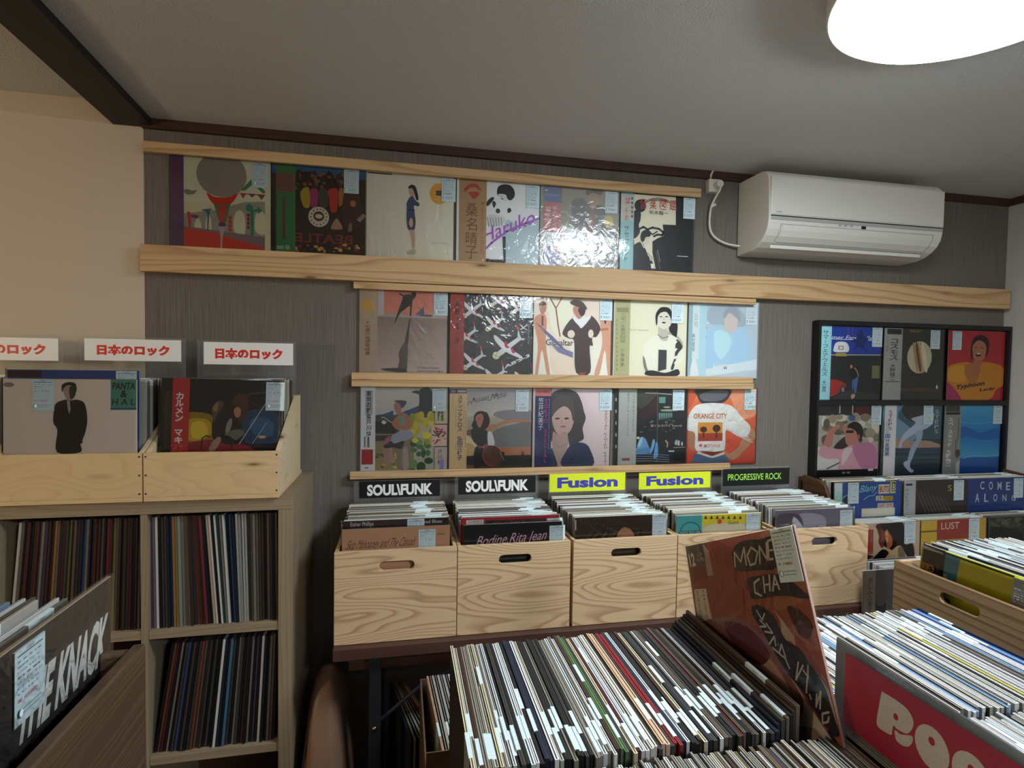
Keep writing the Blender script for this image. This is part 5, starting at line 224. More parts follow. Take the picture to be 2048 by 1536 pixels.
def clear(name, fac, rough, bump, scale, tint=(1, 1, 1, 1), veil=.0):
    m, nt, b = nodes(name); nt.nodes.remove(b); out = nt.nodes['Material Output']
    tr = N(nt, 'ShaderNodeBsdfTransparent'); tr.inputs[0].default_value = tint
    gl = N(nt, 'ShaderNodeBsdfGlossy'); gl.inputs['Roughness'].default_value = rough
    mp = coords(nt, (scale, scale, scale * .8)); no = N(nt, 'ShaderNodeTexNoise'); no.inputs['Detail'].default_value = 2.5
    no.inputs['Distortion'].default_value = 1.2
    nt.links.new(mp.outputs[0], no.inputs[0])
    bp = N(nt, 'ShaderNodeBump'); bp.inputs['Strength'].default_value = bump; bp.inputs['Distance'].default_value = .004
    nt.links.new(no.outputs[0], bp.inputs['Height']); nt.links.new(bp.outputs[0], gl.inputs['Normal'])
    fr = N(nt, 'ShaderNodeFresnel'); fr.inputs[0].default_value = 1.5; nt.links.new(bp.outputs[0], fr.inputs['Normal'])
    ad = N(nt, 'ShaderNodeMath', operation='ADD', use_clamp=True); ad.inputs[1].default_value = fac; nt.links.new(fr.outputs[0], ad.inputs[0])
    mx = N(nt, 'ShaderNodeMixShader'); nt.links.new(ad.outputs[0], mx.inputs[0]); nt.links.new(tr.outputs[0], mx.inputs[1]); nt.links.new(gl.outputs[0], mx.inputs[2])
    last = mx
    if veil:
        df = N(nt, 'ShaderNodeBsdfDiffuse'); df.inputs[0].default_value = (.75, .8, .83, 1)
        m2 = N(nt, 'ShaderNodeMixShader'); m2.inputs[0].default_value = veil
        nt.links.new(mx.outputs[0], m2.inputs[1]); nt.links.new(df.outputs[0], m2.inputs[2]); last = m2
    nt.links.new(last.outputs[0], out.inputs[0])
    return m
M['sleeve'] = clear('clear_plastic_sleeve', 0, .08, .12, 5)
M['sleeve_wrinkled'] = clear('wrinkled_clear_sleeve', .01, .09, .4, 6)
M['sleeve_glare'] = clear('glare_veiled_sleeve', .03, .14, .5, 6, veil=.22)  # pale veil stands in for glare lying over the cover
M['acrylic'] = clear('clear_acrylic', 0, .05, 0, 5, tint=(.97, .98, .97, 1), veil=.06)
def emit(name, col, power, face=None):
    m, nt, b = nodes(name); b.inputs['Base Color'].default_value = (.8, .8, .8, 1)
    b.inputs['Emission Color'].default_value = col; b.inputs['Emission Strength'].default_value = power
    return m
M['lamp'] = emit('glowing_lamp_cover', (.84, .94, 1, 1), LAMP_POWER)
M['globe'] = emit('glowing_warm_globe', (1, .76, .48, 1), GLOBE_POWER)
M['rear'] = emit('glowing_rear_fill_cover', (.90, .96, 1, 1), REAR_FILL_POWER)  # fill light added to brighten surfaces facing the viewer

# ------------------------------------------------------------------ object helpers
def tag(o, label=None, cat=None, group=None, kind=None):
    if label: o['label'] = label
    if cat: o['category'] = cat
    if group: o['group'] = group
    if kind: o['kind'] = kind
    return o
def link(name, me, parent=None, loc=None, rot=None):
    o = bpy.data.objects.new(name, me); COL.objects.link(o)
    if parent: o.parent = parent
    if loc is not None: o.location = loc
    if rot is not None: o.rotation_euler = rot
    return o
def empty(name, label, cat, loc=(0, 0, 0), rz=0, group=None):
    o = link(name, None, None, loc, (0, 0, rz)); o.empty_display_size = .05
    return tag(o, label, cat, group)
class MB:
    """mesh collector: vertices, faces, one colour and one material slot per face"""
    def __init__(s): s.v = []; s.f = []; s.c = []; s.m = []
    def face(s, pts, col=None, mi=0):
        n = len(s.v); s.v += [tuple(p) for p in pts]; s.f.append(tuple(range(n, n + len(pts)))); s.c.append(col); s.m.append(mi)
    def box(s, x0, y0, z0, x1, y1, z1, col=None, mi=0, top=None, front=None):
        n = len(s.v)
        s.v += [(x0, y0, z0), (x1, y0, z0), (x1, y1, z0), (x0, y1, z0), (x0, y0, z1), (x1, y0, z1), (x1, y1, z1), (x0, y1, z1)]
        for i, q in enumerate(((0, 3, 2, 1), (4, 5, 6, 7), (0, 1, 5, 4), (1, 2, 6, 5), (2, 3, 7, 6), (3, 0, 4, 7))):
            s.f.append(tuple(n + k for k in q))
            s.c.append(top if (i == 1 and top) else front if (i == 2 and front) else col); s.m.append(mi)
    def prism(s, pts, a, b, axis='X', col=None, mi=0):
        """extrude a closed outline from a to b along one axis"""
        def P(p, t): return {'X': (t, p[0], p[1]), 'Y': (p[0], t, p[1]), 'Z': (p[0], p[1], t)}[axis]
        n = len(s.v); k = len(pts)
        s.v += [P(p, a) for p in pts] + [P(p, b) for p in pts]
        s.f.append(tuple(range(n, n + k))[::-1]); s.f.append(tuple(range(n + k, n + 2 * k)))
        for i in range(k): j = (i + 1) % k; s.f.append((n + i, n + j, n + k + j, n + k + i))
        s.c += [col] * (k + 2); s.m += [mi] * (k + 2)
    def tube(s, path, rad, seg=10, col=None, mi=0):
        n0 = len(s.v); P = [Vector(p) for p in path]
        for i, p in enumerate(P):
            t = (P[min(i + 1, len(P) - 1)] - P[max(i - 1, 0)]).normalized()
            a = t.cross(Vector((0, 0, 1)));
            if a.length < .01: a = t.cross(Vector((0, 1, 0)))
            a.normalize(); b = t.cross(a)
            r_ = rad[i] if isinstance(rad, (list, tuple)) else rad
            for k in range(seg):
                q = 2 * math.pi * k / seg; s.v.append(tuple(p + a * r_ * math.cos(q) + b * r_ * math.sin(q)))
        for i in range(len(P) - 1):
            for k in range(seg):
                a = n0 + i * seg + k; b = n0 + i * seg + (k + 1) % seg
                s.f.append((a, b, b + seg, a + seg)); s.c.append(col); s.m.append(mi)
        s.f.append(tuple(n0 + k for k in range(seg))[::-1]); s.f.append(tuple(n0 + (len(P) - 1) * seg + k for k in range(seg)))
        s.c += [col] * 2; s.m += [mi] * 2
    def lathe(s, prof, cx, cy, seg=48, col=None, mi=0):
        n0 = len(s.v)
        for (r_, z) in prof:
            for k in range(seg): q = 2 * math.pi * k / seg; s.v.append((cx + r_ * math.cos(q), cy + r_ * math.sin(q), z))
        for i in range(len(prof) - 1):
            for k in range(seg):
                a = n0 + i * seg + k; b = n0 + i * seg + (k + 1) % seg
                s.f.append((a, b, b + seg, a + seg)); s.c.append(col); s.m.append(mi)
    def mesh(s, name, mats, smooth=False, bevel=0, recalc=True):
        me = bpy.data.meshes.new(name); me.from_pydata(s.v, [], s.f); me.update()
        if not isinstance(mats, (list, tuple)): mats = [mats]
        for m in mats: me.materials.append(m)
        for p, mi in zip(me.polygons, s.m): p.material_index = mi; p.use_smooth = smooth
        if any(c for c in s.c):
            at = me.color_attributes.new('Col', 'FLOAT_COLOR', 'CORNER')
            cache = {}; data = []
            for p, c in zip(me.polygons, s.c):
                c = c or 'bbbbbb'
                if c not in cache: cache[c] = lin(c)
                data += list(cache[c]) * p.loop_total
            at.data.foreach_set('color', data)
        if recalc:
            bm = bmesh.new(); bm.from_mesh(me)
            bmesh.ops.remove_doubles(bm, verts=bm.verts, dist=1e-6)
            bmesh.ops.recalc_face_normals(bm, faces=bm.faces); bm.to_mesh(me); bm.free()
        return me
    def build(s, name, mats, parent=None, loc=None, rot=None, smooth=False, bevel=0, seg=2):
        o = link(name, s.mesh(name, mats, smooth), parent, loc, rot)
        if bevel:
            b = o.modifiers.new('bevel', 'BEVEL'); b.width = bevel; b.segments = seg; b.limit_method = 'ANGLE'; b.angle_limit = R(40)
        return o
def part(name, mat, parent, *boxes, bevel=.001, **k):
    m = MB()
    for b in boxes: m.box(*b)
    return m.build(name, mat, parent, bevel=bevel, **k)

# ------------------------------------------------------------------ flat print drawing (cover artwork, lettering)
S = .315
FC = {}
def glyphs(txt, bold=0):
    """text as triangles/polygons in a unit box, from Blender's built-in font"""
    k = (txt, bold)
    if k in FC: return FC[k]
    c = bpy.data.curves.new('lettering', 'FONT'); c.body = txt; c.resolution_u = 3; c.offset = (0, .008, .02, .035, .045, .062)[int(bold)]
    o = bpy.data.objects.new('lettering', c); COL.objects.link(o)
    dg = bpy.context.evaluated_depsgraph_get(); me = bpy.data.meshes.new_from_object(o.evaluated_get(dg))
    v = [(p.co.x, p.co.y) for p in me.vertices]; f = [tuple(p.vertices) for p in me.polygons]
    bpy.data.objects.remove(o); bpy.data.curves.remove(c); bpy.data.meshes.remove(me)
    if not v: FC[k] = ([], []); return FC[k]
    x0 = min(p[0] for p in v); x1 = max(p[0] for p in v); y0 = min(p[1] for p in v); y1 = max(p[1] for p in v)
    if bold == 0 or len(txt) > 1 or True:
        w_ = max(x1 - x0, 1e-4); h_ = max(y1 - y0, 1e-4)
        v = [((p[0] - x0) / w_, (p[1] - y0) / h_) for p in v]
    FC[k] = (v, f, w_, h_)
    return FC[k]
def smoothed(pts, n=4):
    out = []; k = len(pts)
    for i in range(k):
        p0, p1, p2, p3 = pts[i - 1], pts[i], pts[(i + 1) % k], pts[(i + 2) % k]
        for j in range(n):
            t = j / n; t2 = t * t; t3 = t2 * t
            out.append(tuple(.5 * (2 * p1[a] + (p2[a] - p0[a]) * t + (2 * p0[a] - 5 * p1[a] + 4 * p2[a] - p3[a]) * t2 + (3 * p1[a] - p0[a] - 3 * p2[a] + p3[a]) * t3) for a in (0, 1)))
    return out
def mixhex(a, b, t):
    return ''.join('%02x' % int(int(a[i:i + 2], 16) * (1 - t) + int(b[i:i + 2], 16) * t) for i in (0, 2, 4))
class Canvas:
    """draws into an MB on the plane y = -depth, u to the right and v down, both 0..100 over the sleeve"""
    def __init__(s, mb, depth, clip=(0, 100, 0, 100), w=S, h=S, x0=-S / 2, z1=S):
        s.mb = mb; s.d = depth; s.cl = clip; s.w = w; s.h = h; s.x0 = x0; s.z1 = z1
    def pt(s, p):
        u = min(max(p[0], s.cl[0]), s.cl[1]); v = min(max(p[1], s.cl[2]), s.cl[3])
        return (s.x0 + u / 100 * s.w, -s.d, s.z1 - v / 100 * s.h)
    def poly(s, pts, col):
        us = [min(max(p[0], s.cl[0]), s.cl[1]) for p in pts]; vs = [min(max(p[1], s.cl[2]), s.cl[3]) for p in pts]
        if max(us) - min(us) < .02 or max(vs) - min(vs) < .02: return
        ar = sum(pts[i][0] * pts[(i + 1) % len(pts)][1] - pts[(i + 1) % len(pts)][0] * pts[i][1] for i in range(len(pts)))
        q = [s.pt(p) for p in pts]
        if ar > 0: q = q[::-1]
        s.mb.face(q, col)
    def text(s, col, txt, x0, y0, x1, y1, bold=0, shear=0, rot=0, mirror=0):
        g = glyphs(txt, bold)
        if not g[0]: return
        w = x1 - x0; h = y1 - y0
        if rot:
            a = R(rot); w2 = w / math.cos(a) * .97; h2 = max(h - abs(w * math.tan(a)), h * .42)
        for f in g[1]:
            pts = []
            for i in f:
                u, v = g[0][i]
                if mirror: u = 1 - u
                if rot:
                    X = u * w2 * .96 + shear * v * h2; Y = v * h2; a = R(rot); ca, sa = math.cos(a), math.sin(a)
                    bx = x0; by = y1 if rot > 0 else y0 + h2 * ca
                    pts.append((bx + X * ca - Y * sa * .6, by - X * sa - Y * ca))
                else:
                    pts.append((x0 + u * w * (1 - shear * .1) + shear * v * h, y1 - v * h))
            s.poly(pts, col)
    def draw(s, ops):
        for o in ops:
            s.d += .00003; k = o[0]; col = o[1]
            if k in 'PB':
                c = o[2]; pts = [(c[i], c[i + 1]) for i in range(0, len(c), 2)]
                if k == 'B' or (len(o) > 3 and o[3]): pts = smoothed(pts)
                s.poly(pts, col)
            elif k == 'R': s.poly([(o[2], o[3]), (o[4], o[3]), (o[4], o[5]), (o[2], o[5])], col)
            elif k == 'E': s.poly([(o[2] + o[4] * math.cos(t * math.pi / 12), o[3] + o[5] * math.sin(t * math.pi / 12)) for t in range(24)], col)
            elif k == 'L':
                c = o[3]; pts = [(c[i], c[i + 1]) for i in range(0, len(c), 2)]; hw = o[2] / 2
                for a, b in zip(pts, pts[1:]):
                    dx, dy = b[0] - a[0], b[1] - a[1]; l = math.hypot(dx, dy) or 1; nx, ny = -dy / l * hw, dx / l * hw; ex, ey = dx / l * hw * .5, dy / l * hw * .5
                    s.poly([(a[0] + nx - ex, a[1] + ny - ey), (b[0] + nx + ex, b[1] + ny + ey), (b[0] - nx + ex, b[1] - ny + ey), (a[0] - nx - ex, a[1] - ny - ey)], col)
            elif k == 'G':
                n = o[7]; c2 = o[2]
                for i in range(n):
                    ya = o[4] + (o[6] - o[4]) * i / n; yb = o[4] + (o[6] - o[4]) * (i + 1) / n
                    s.poly([(o[3], ya), (o[5], ya), (o[5], yb), (o[3], yb)], mixhex(col, c2, i / max(1, n - 1)))
            elif k == 'T': s.text(col, *o[2:])
            elif k == 'V':
                txt, x0, y0, x1, y1, b = o[2:]; n = len(txt); st = (y1 - y0) / n
                for i, ch in enumerate(txt):
                    if ch == ' ': continue
                    g = glyphs(ch, b)
                    if not g[0]: continue
                    if ch == 'ー': s.poly([((x0 + x1) / 2 - .3, y0 + (i + .1) * st), ((x0 + x1) / 2 + .3, y0 + (i + .1) * st), ((x0 + x1) / 2 + .3, y0 + (i + .9) * st), ((x0 + x1) / 2 - .3, y0 + (i + .9) * st)], col); continue
                    if ch in '・': hw = .25; s.poly([((x0 + x1) / 2 - hw, y0 + (i + .15) * st), ((x0 + x1) / 2 + hw, y0 + (i + .15) * st), ((x0 + x1) / 2 + hw, y0 + (i + .8) * st), ((x0 + x1) / 2 - hw, y0 + (i + .8) * st)], col); continue
                    cw = (x1 - x0); W_ = min(cw, g[2] / .9 * cw); H_ = min(st * .92, max(g[3] / .92 * st, .02)); xc = (x0 + x1) / 2; yc = y0 + (i + .5) * st
                    s.text(col, ch, xc - W_ / 2, yc - H_ / 2, xc + W_ / 2, yc + H_ / 2, b)

TAGW, TAGH = .051, .083
def tag_mesh():
    m = MB(); m.box(0, -.0012, -TAGH, TAGW, -.0004, 0, 'c8d8e6'); m.box(0, -.0012, -.0002, TAGW, .0045, .0006, 'c8d8e6')
    c = Canvas(m, .0013, (0, 100, 0, 100), TAGW, TAGH, 0, 0)
    ops = [['R', '4a5260', 8, 7, 92, 8.6], ['T', '6a7080', 'USED', 38, 1.5, 62, 5.5]]
    rg = random.Random(5)
    for i in range(7):
        y = 14 + i * 7; x = 10
        while x < 80:
            w_ = 3 + rg.random() * 9; ops.append(['R', '8a96a8' if i != 3 else '6a5460', x, y, min(x + w_, 90), y + 2.2]); x += w_ + 2 + rg.random() * 8
    ops += [['T', 'a04450', '¥ 1980', 10, 64, 70, 69], ['E', '3a3f50', 14, 84, 6, 6], ['E', 'c8d8e6', 17, 84, 6, 5], ['R', '7a8494', 26, 80, 84, 81.5], ['R', '7a8494', 26, 86, 78, 87.5]]
    c.draw(ops)
    return m.mesh('price_tag', M['print'], recalc=False)
TAGM = tag_mesh()

def record(key, label, loc, rz=0, tilt=0, group=None, thick=.0045, sleeve='sleeve', matrix=None, tag_at=None, name='vinyl_record'):
    """a face-on record: jacket mesh; obi strip, price tag and plastic sleeve are its parts. Origin at bottom centre, front towards -y"""
    a = ART[key]; m = MB()
    m.box(-S / 2, 0, 0, S / 2, thick, S, mixhex(a['bg'], 'b8b2a8', .6), top='c8c6c0')
    cv = Canvas(m, .00005); cv.draw([['R', a['bg'], 0, 0, 100, 100]] + a['ops'])
    o = link(name, m.mesh('jacket_' + key, M['print'], recalc=False), None, loc, (tilt, 0, rz))
    tag(o, label, 'record', group)
    d = cv.d + .0004
    if a['obibox']:
        x0, x1, col = a['obibox']; mo = MB(); c2 = Canvas(mo, d, (x0, x1, 0, 100)); mo.box(-S / 2 + x0 / 100 * S, -d, 0, -S / 2 + x1 / 100 * S, -d + .0004, S, col)
        c2.d = d + .00003; c2.draw(a['obi']); ob = link('obi_strip', mo.mesh('obi_' + key, M['print'], recalc=False), o)
        d = c2.d + .0003
    tg = a['tag'] if tag_at is None else tag_at
    if tg:
        t = link('price_tag', TAGM, o, (-S / 2 + tg[0] / 100 * S, -d - .0002, S - max(tg[1], .3) / 100 * S))
        d += .0018
    if sleeve:
        ms = MB(); e = .003; nx = 1
        ms.face([(-S / 2 - e, -d, 0), (S / 2 + e, -d, 0), (S / 2 + e, -d, S + e), (-S / 2 - e, -d, S + e)])
        ms.face([(S / 2 + e, -d, 0), (S / 2 + e, thick, 0), (S / 2 + e, thick, S + e), (S / 2 + e, -d, S + e)])
        ms.face([(-S / 2 - e, thick, 0), (-S / 2 - e, -d, 0), (-S / 2 - e, -d, S + e), (-S / 2 - e, thick, S + e)])
        ms.face([(-S / 2 - e, -d, S + e), (S / 2 + e, -d, S + e), (S / 2 + e, thick, S + e), (-S / 2 - e, thick, S + e)])
        link('plastic_sleeve', ms.mesh('sleeve_' + key, M[sleeve]), o)
    if matrix is not None: o.matrix_world = matrix
    return o

# ------------------------------------------------------------------ the room
FZ = .035; CZ = 2.35; XC = -.081; XR = 3.515
def structure(name, mat, *boxes):
    m = MB()
    for b in boxes: m.box(*b)
    return tag(m.build(name, mat), kind='structure')
structure('floor', M['floor'], (-3.2, -4.4, -.05, 3.65, .12, FZ))
def plan(name, mat, pts, z0, z1):
    m = MB(); m.prism(pts, z0, z1, 'Z'); return tag(m.build(name, mat), kind='structure')
plan('ceiling', M['ceiling'], [(XC - .03, .12), (XC - .03 + .036 * 4.5, -4.4), (3.65, -4.4), (3.65, .12)], CZ, CZ + .1)
plan('ceiling_side_room', M['ceiling'], [(-3.2, .12), (-3.2, -4.4), (XC - .04 + .036 * 4.5, -4.4), (XC - .04, .12)], 2.40, 2.5)
structure('wall_back', M['wallpaper'], (XC, 0, FZ, 3.65, .12, CZ))
structure('wall_back_left', M['cream'], (-3.2, -.0, FZ, XC, .12, 2.40))
structure('wall_right', M['pale_wall'], (XR, -4.4, FZ, 3.65, 0, CZ))
structure('wall_left', M['cream'], (-3.2, -4.4, FZ, -3.1, 0, 2.40))
structure('wall_front', M['pale_wall'], (-3.1, -4.4, FZ, XR, -4.3, CZ))
structure('trim_1', M['trim'], (XC, -.018, 2.319, XR, 0, CZ))
structure('trim_2', M['trim'], (XR - .018, -4.3, 2.319, XR, -.018, CZ))
plan('trim_3', M['beam'], [(-.170, 0), (-.170 + .036 * 4.3, -4.3), (-.052 + .036 * 4.3, -4.3), (-.052, 0)], 2.325, 2.42)

# round ceiling light, hanging globe, added rear fill light
def ceiling_light(loc, rad, mat, label, group=None):
    t = empty('ceiling_light', label, 'ceiling light', loc)
    b = MB(); b.lathe([(0, 0), (rad * .96, 0), (rad * 1.015, -.02), (rad * 1.02, -.068), (rad * .985, -.07), (rad * .98, -.04)], 0, 0, 64); b.build('lamp_base', M['white_plastic'], t, smooth=True)
    c = MB(); c.lathe([(rad * .975, -.045), (rad * .97, -.072), (rad * .94, -.08), (rad * .86, -.09), (rad * .6, -.1), (rad * .3, -.103), (.0001, -.104)], 0, 0, 64); c.build('lamp_cover', mat, t, smooth=True)
    return t
ceiling_light((1.85, -1.195, CZ), .265, M['lamp'], 'large round glowing white ceiling light at the upper right')
ceiling_light((1.9, -3.3, CZ), .22, M['rear'], 'round fill light added at the rear of the shop behind the viewer')
g = empty('pendant_lamp', 'warm glowing globe lamp hanging in the side room', 'pendant lamp', (-1.82, -2.0, 2.40))
b = MB(); b.lathe([(.05, 0), (.05, -.02), (.0001, -.021)], 0, 0, 24); b.tube([(0, 0, -.02), (0, 0, -.62)], .004); b.build('cord', M['blackmetal'], g)
b = MB(); b.lathe([(.0001 + .1 * math.sin(math.pi * i / 16), -.72 + .1 * math.cos(math.pi * i / 16)) for i in range(17)], 0, 0, 32); b.build('lamp_globe', M['globe'], g, smooth=True)

# ------------------------------------------------------------------ display rails on the wall
def rail(name, label, x0, x1, z0, z1, y0, lip=None):
    t = empty(name, label, 'display rail', ((x0 + x1) / 2, 0, z0)); hw = (x1 - x0) / 2
    part('front_board', M['pine'], t, (-hw, -y0, 0, hw, -y0 + .014, z1 - z0), bevel=.0012)
    part('spacer', M['pine'], t, (-hw + .002, -y0 + .014, (0 if lip == 'bottom' else .004), hw - .002, 0, (.012 if lip == 'bottom' else z1 - z0 - .004) if lip else z1 - z0 - .002), bevel=.0008)
rail('display_rail', 'thin pine strip nailed above the top row of records, below the ceiling trim', -.069, 1.937, 2.236, 2.270, .032)
rail('display_rail', 'wide pine board with dark knots running the full width of the grey wall', -.078, 3.494, 1.843, 1.932, .040, 'bottom')
rail('display_rail', 'narrow pine strip directly under the wide board, above the middle row of records', .597, 2.198, 1.8165, 1.8415, .031)
rail('display_rail', 'narrow pine strip under the middle row of records, upper one of a touching pair', .592, 2.193, 1.4925, 1.518, .034, 'bottom')
rail('display_rail', 'narrow pine strip above the lowest row of wall records, lower one of a touching pair', .592, 2.197, 1.468, 1.4915, .034)
rail('display_rail', 'narrow pine strip carrying the lowest row of wall records, just above the category signs', .588, 2.10, 1.134, 1.1615, .033, 'bottom')

# ------------------------------------------------------------------ records on the wall
RB = .0055
def wallrow(keys, xs, z, labels, sl, grp):
    for k, x, l, s in zip(keys, xs, labels, sl):
        record(k, l, (x + S / 2, -RB, z), 0, 0, grp, sleeve=s)
wallrow(['cone', 'crowd', 'profile', 'afro', 'suit', 'piano'], [.002, .321, .636, .962, 1.282, 1.604], 1.928,
    ['record cover with grey disc on red cone, purple strip, leftmost of the top row',
     'dark record cover with green side strip, coloured figures and mirrored red letters',
     'cream record cover with a woman in navy dress in profile and an orange sticker',
     'record cover with a tan side strip, a curly-haired figure and purple handwriting across it',
     'record cover with blue-red side strip and a man in grey suit under painted white glare',
     'black and white record cover with red brush characters, rightmost of the top row'],
    ['sleeve', 'sleeve', 'sleeve_wrinkled', 'sleeve_wrinkled', 'sleeve_glare', 'sleeve'], None)
wallrow(['shadowfall', 'planes', 'hatwoman', 'bobwoman', 'paleblue'], [.616, .942, 1.262, 1.588, 1.912], 1.512,
    ['record cover with a falling dark figure and its long shadow under a salmon sky',
     'black record cover with many small white aeroplanes and a red side strip',
     'beige record cover with a woman in dark suit and hat between men in pale suits',
     'cream record cover with olive side strip and a woman in a white blouse',
     'pale blue record cover with painted glare wash and white capital letters, rightmost of the middle row'],
    ['sleeve_wrinkled', 'sleeve_wrinkled', 'sleeve', 'sleeve', 'sleeve_glare'], None)
wallrow(['countryside', 'sunsetarms', 'portrait', 'nightbar', 'whiteshirt'], [.621, .944, 1.265, 1.600, 1.916], 1.155,
    ['record cover with white side strip and a woman seated on a stump beside yellow-green bushes',
     'record cover with sand side strip and a woman stretching her arms at sunset',
     'pink record cover with navy side strip and a long-haired person in blue jacket',
     'dark record cover with silver side strip showing a night bar and blue denim',
     'orange record cover with a white shirt seen from behind, rightmost of the lowest row'],
    ['sleeve', 'sleeve', 'sleeve', 'sleeve', 'sleeve_wrinkled'], None)

# black display frame with six records
t = empty('album_display', 'black frame holding six record covers in two rows at the right end of the wall', 'display frame', (2.998, 0, 1.083))
def fx(x): return x - 2.998
part('back_panel', M['black'], t, (fx(2.492), -.012, 0, fx(3.507), -.001, .678), bevel=0)
part('frame_top', M['black'], t, (fx(2.492), -.045, .661, fx(3.507), -.012, .680))
part('frame_bottom', M['black'], t, (fx(2.492), -.045, -.010, fx(3.507), -.012, .004))
part('middle_shelf', M['black'], t, (fx(2.503), -.045, .319, fx(3.497), -.012, .341))
part('frame_side', M['black'], t, (fx(2.492), -.045, .004, fx(2.5025), -.012, .661))
part('frame_side', M['black'], t, (fx(3.4955), -.045, .004, fx(3.507), -.012, .661))
for k, x, z, l in (('court', 2.5035, 1.425, 'record cover with turquoise side strip, basketball hoop and woman in jeans, in the black frame'),
    ('planet', 2.834, 1.425, 'dark record cover with a banded planet, top middle of the black frame'),
    ('laughing', 3.178, 1.425, 'red record cover with a laughing person in orange top, top right of the black frame'),
    ('capman', 2.508, 1.0875, 'record cover with a man in pink shirt shading his eyes, in the black frame'),
    ('whitelegs', 2.839, 1.0875, 'record cover with white side strip and a pair of white legs stepping over water'),
    ('bluesea', 3.172, 1.0875, 'bright blue sea record cover with grey side strip, bottom right of the black frame')):
    record(k, l, (x + S / 2, -.0265, z), 0, 0, None, thick=.004, sleeve='sleeve')

# ------------------------------------------------------------------ air conditioner, socket and cord
t = empty('air_conditioner', 'white wall-mounted split air conditioner with a curved underside, beside the ceiling', 'air conditioner', (2.52, 0, 2.01))
ax0, ax1 = -.40, .397
prof = [(-.003, .305), (-.15, .303), (-.178, .295), (-.193, .28), (-.199, .262), (-.203, .2), (-.205, .122), (-.203, .098), (-.197, .075), (-.183, .052), (-.16, .032), (-.13, .017), (-.095, .008), (-.003, .004)]
b = MB(); b.prism([p for p in prof], ax0, ax1, 'X'); b.build('housing', M['white_plastic'], t, bevel=.006, seg=3, smooth=False)
b = MB(); b.box(ax0 + .004, -.2085, .1275, ax1 - .004, -.2, .27); b.build('front_panel', M['white_plastic'], t, bevel=.003)
part('panel_gap', M['dark_plastic'], t, (ax0 + .006, -.2065, .121, ax1 - .006, -.2, .1245), bevel=0)
part('accent_strip', M['grey_plastic'], t, (ax0 + .006, -.2068, .108, ax1 - .006, -.2, .1205), bevel=.001)
def flap(z): # y on the curved front at height z
    for (y0, a), (y1, c) in zip(prof[6:], prof[7:]):
        if c <= z <= a: return y1 + (y0 - y1) * (z - c) / (a - c)
    return -.1
zs = [.092, .082, .072, .062, .052, .042, .034]
b = MB(); o_ = [(flap(z) - .0035, z - .001) for z in zs]; i_ = [(flap(z) + .004, z + .002) for z in zs[::-1]]
b.prism(o_ + i_, ax0 + .06, ax1 - .05, 'X'); b.build('louvre_flap', M['white_plastic'], t, bevel=.001)
b = MB()
for (z, dz) in ((.0945, .0018), (.029, .0022)): b.prism([(flap(z) - .0012, z), (flap(z - dz) - .0012, z - dz), (flap(z - dz) + .003, z - dz), (flap(z) + .003, z)], ax0 + .05, ax1 - .045, 'X')
b.prism([(flap(z) - .0012, z) for z in zs] + [(flap(z) + .003, z) for z in zs[::-1]], ax0 + .052, ax0 + .055, 'X')
b.prism([(flap(z) - .0012, z) for z in zs] + [(flap(z) + .003, z) for z in zs[::-1]], ax1 - .047, ax1 - .044, 'X')
b.build('flap_gap', M['grey_plastic'], t)
part('vent_slat', M['white_plastic'], t, (ax0 + .05, -.15, .013, ax1 - .05, -.14, .026), bevel=.001)
part('receiver_window', M['dark_plastic'], t, (.008, -.2062, .096, .027, -.2, .1065), bevel=.0005)
b = MB(); cv = Canvas(b, .2088, (0, 100, 0, 100), .80, .2, ax0, .30)
cv.draw([['T', '5a5c60', 'TOSHIBA', 3.2, 80.5, 6.4, 82.8, 2]]); b.build('maker_lettering', M['print'], t)
b = MB(); cv = Canvas(b, .2064, (0, 100, 0, 100), .80, .2, ax0, .30)
cv.draw([['R', '8a8e90', 38 + i * 3.2, 96.8, 39.2 + i * 3.2, 98] for i in range(3)] + [['R', '9a9ea0', 37.6 + i * 3.2, 98.8, 39.6 + i * 3.2, 99.6] for i in range(3)]); b.build('indicator_marks', M['print'], t)

t = empty('wall_socket', 'white wall socket with a round plug in it, left of the air conditioner', 'wall socket', (1.997, 0, 2.262))
part('socket_box', M['white_plastic'], t, (-.026, -.030, 0, .026, -.001, .052), bevel=.003)
b = MB(); b.lathe([(.0001, .028), (.014, .028), (.015, .024), (.015, 0), (.0001, 0)], 0, 0, 24)
b.build('plug', M['white_plastic'], t, (.008, -.030, .026), (R(90), 0, 0), smooth=False, bevel=.001)
b = MB(); pts = [(1.985, -.012, 2.316), (1.985, -.022, 2.335), (1.99, -.026, 2.347)]
b.tube(pts, .004); o = b.build('cable', M['cable'], None); tag(o, 'short white cable rising from the wall socket to the ceiling', 'cable')
b = MB(); c0 = [(2.004, -.058, 2.29), (2.004, -.056, 2.265), (1.998, -.03, 2.235), (1.988, -.02, 2.2), (1.984, -.018, 2.15), (1.99, -.018, 2.11), (2.01, -.018, 2.085), (2.04, -.02, 2.068), (2.075, -.022, 2.058), (2.116, -.03, 2.052)]
def spl(p, n=6):
    out = []
    for i in range(len(p) - 1):
        p0, p1, p2, p3 = p[max(i - 1, 0)], p[i], p[i + 1], p[min(i + 2, len(p) - 1)]
        for j in range(n):
            q = j / n; out.append(tuple(.5 * (2 * p1[a] + (p2[a] - p0[a]) * q + (2 * p0[a] - 5 * p1[a] + 4 * p2[a] - p3[a]) * q * q + (3 * p1[a] - p0[a] - 3 * p2[a] + p3[a]) * q ** 3) for a in range(3)))
    return out + [p[-1]]
b.tube(spl(c0), .0042); o = b.build('power_cord', M['cable'], None, smooth=True); tag(o, 'white power cord drooping from the wall socket to the air conditioner', 'power cord')
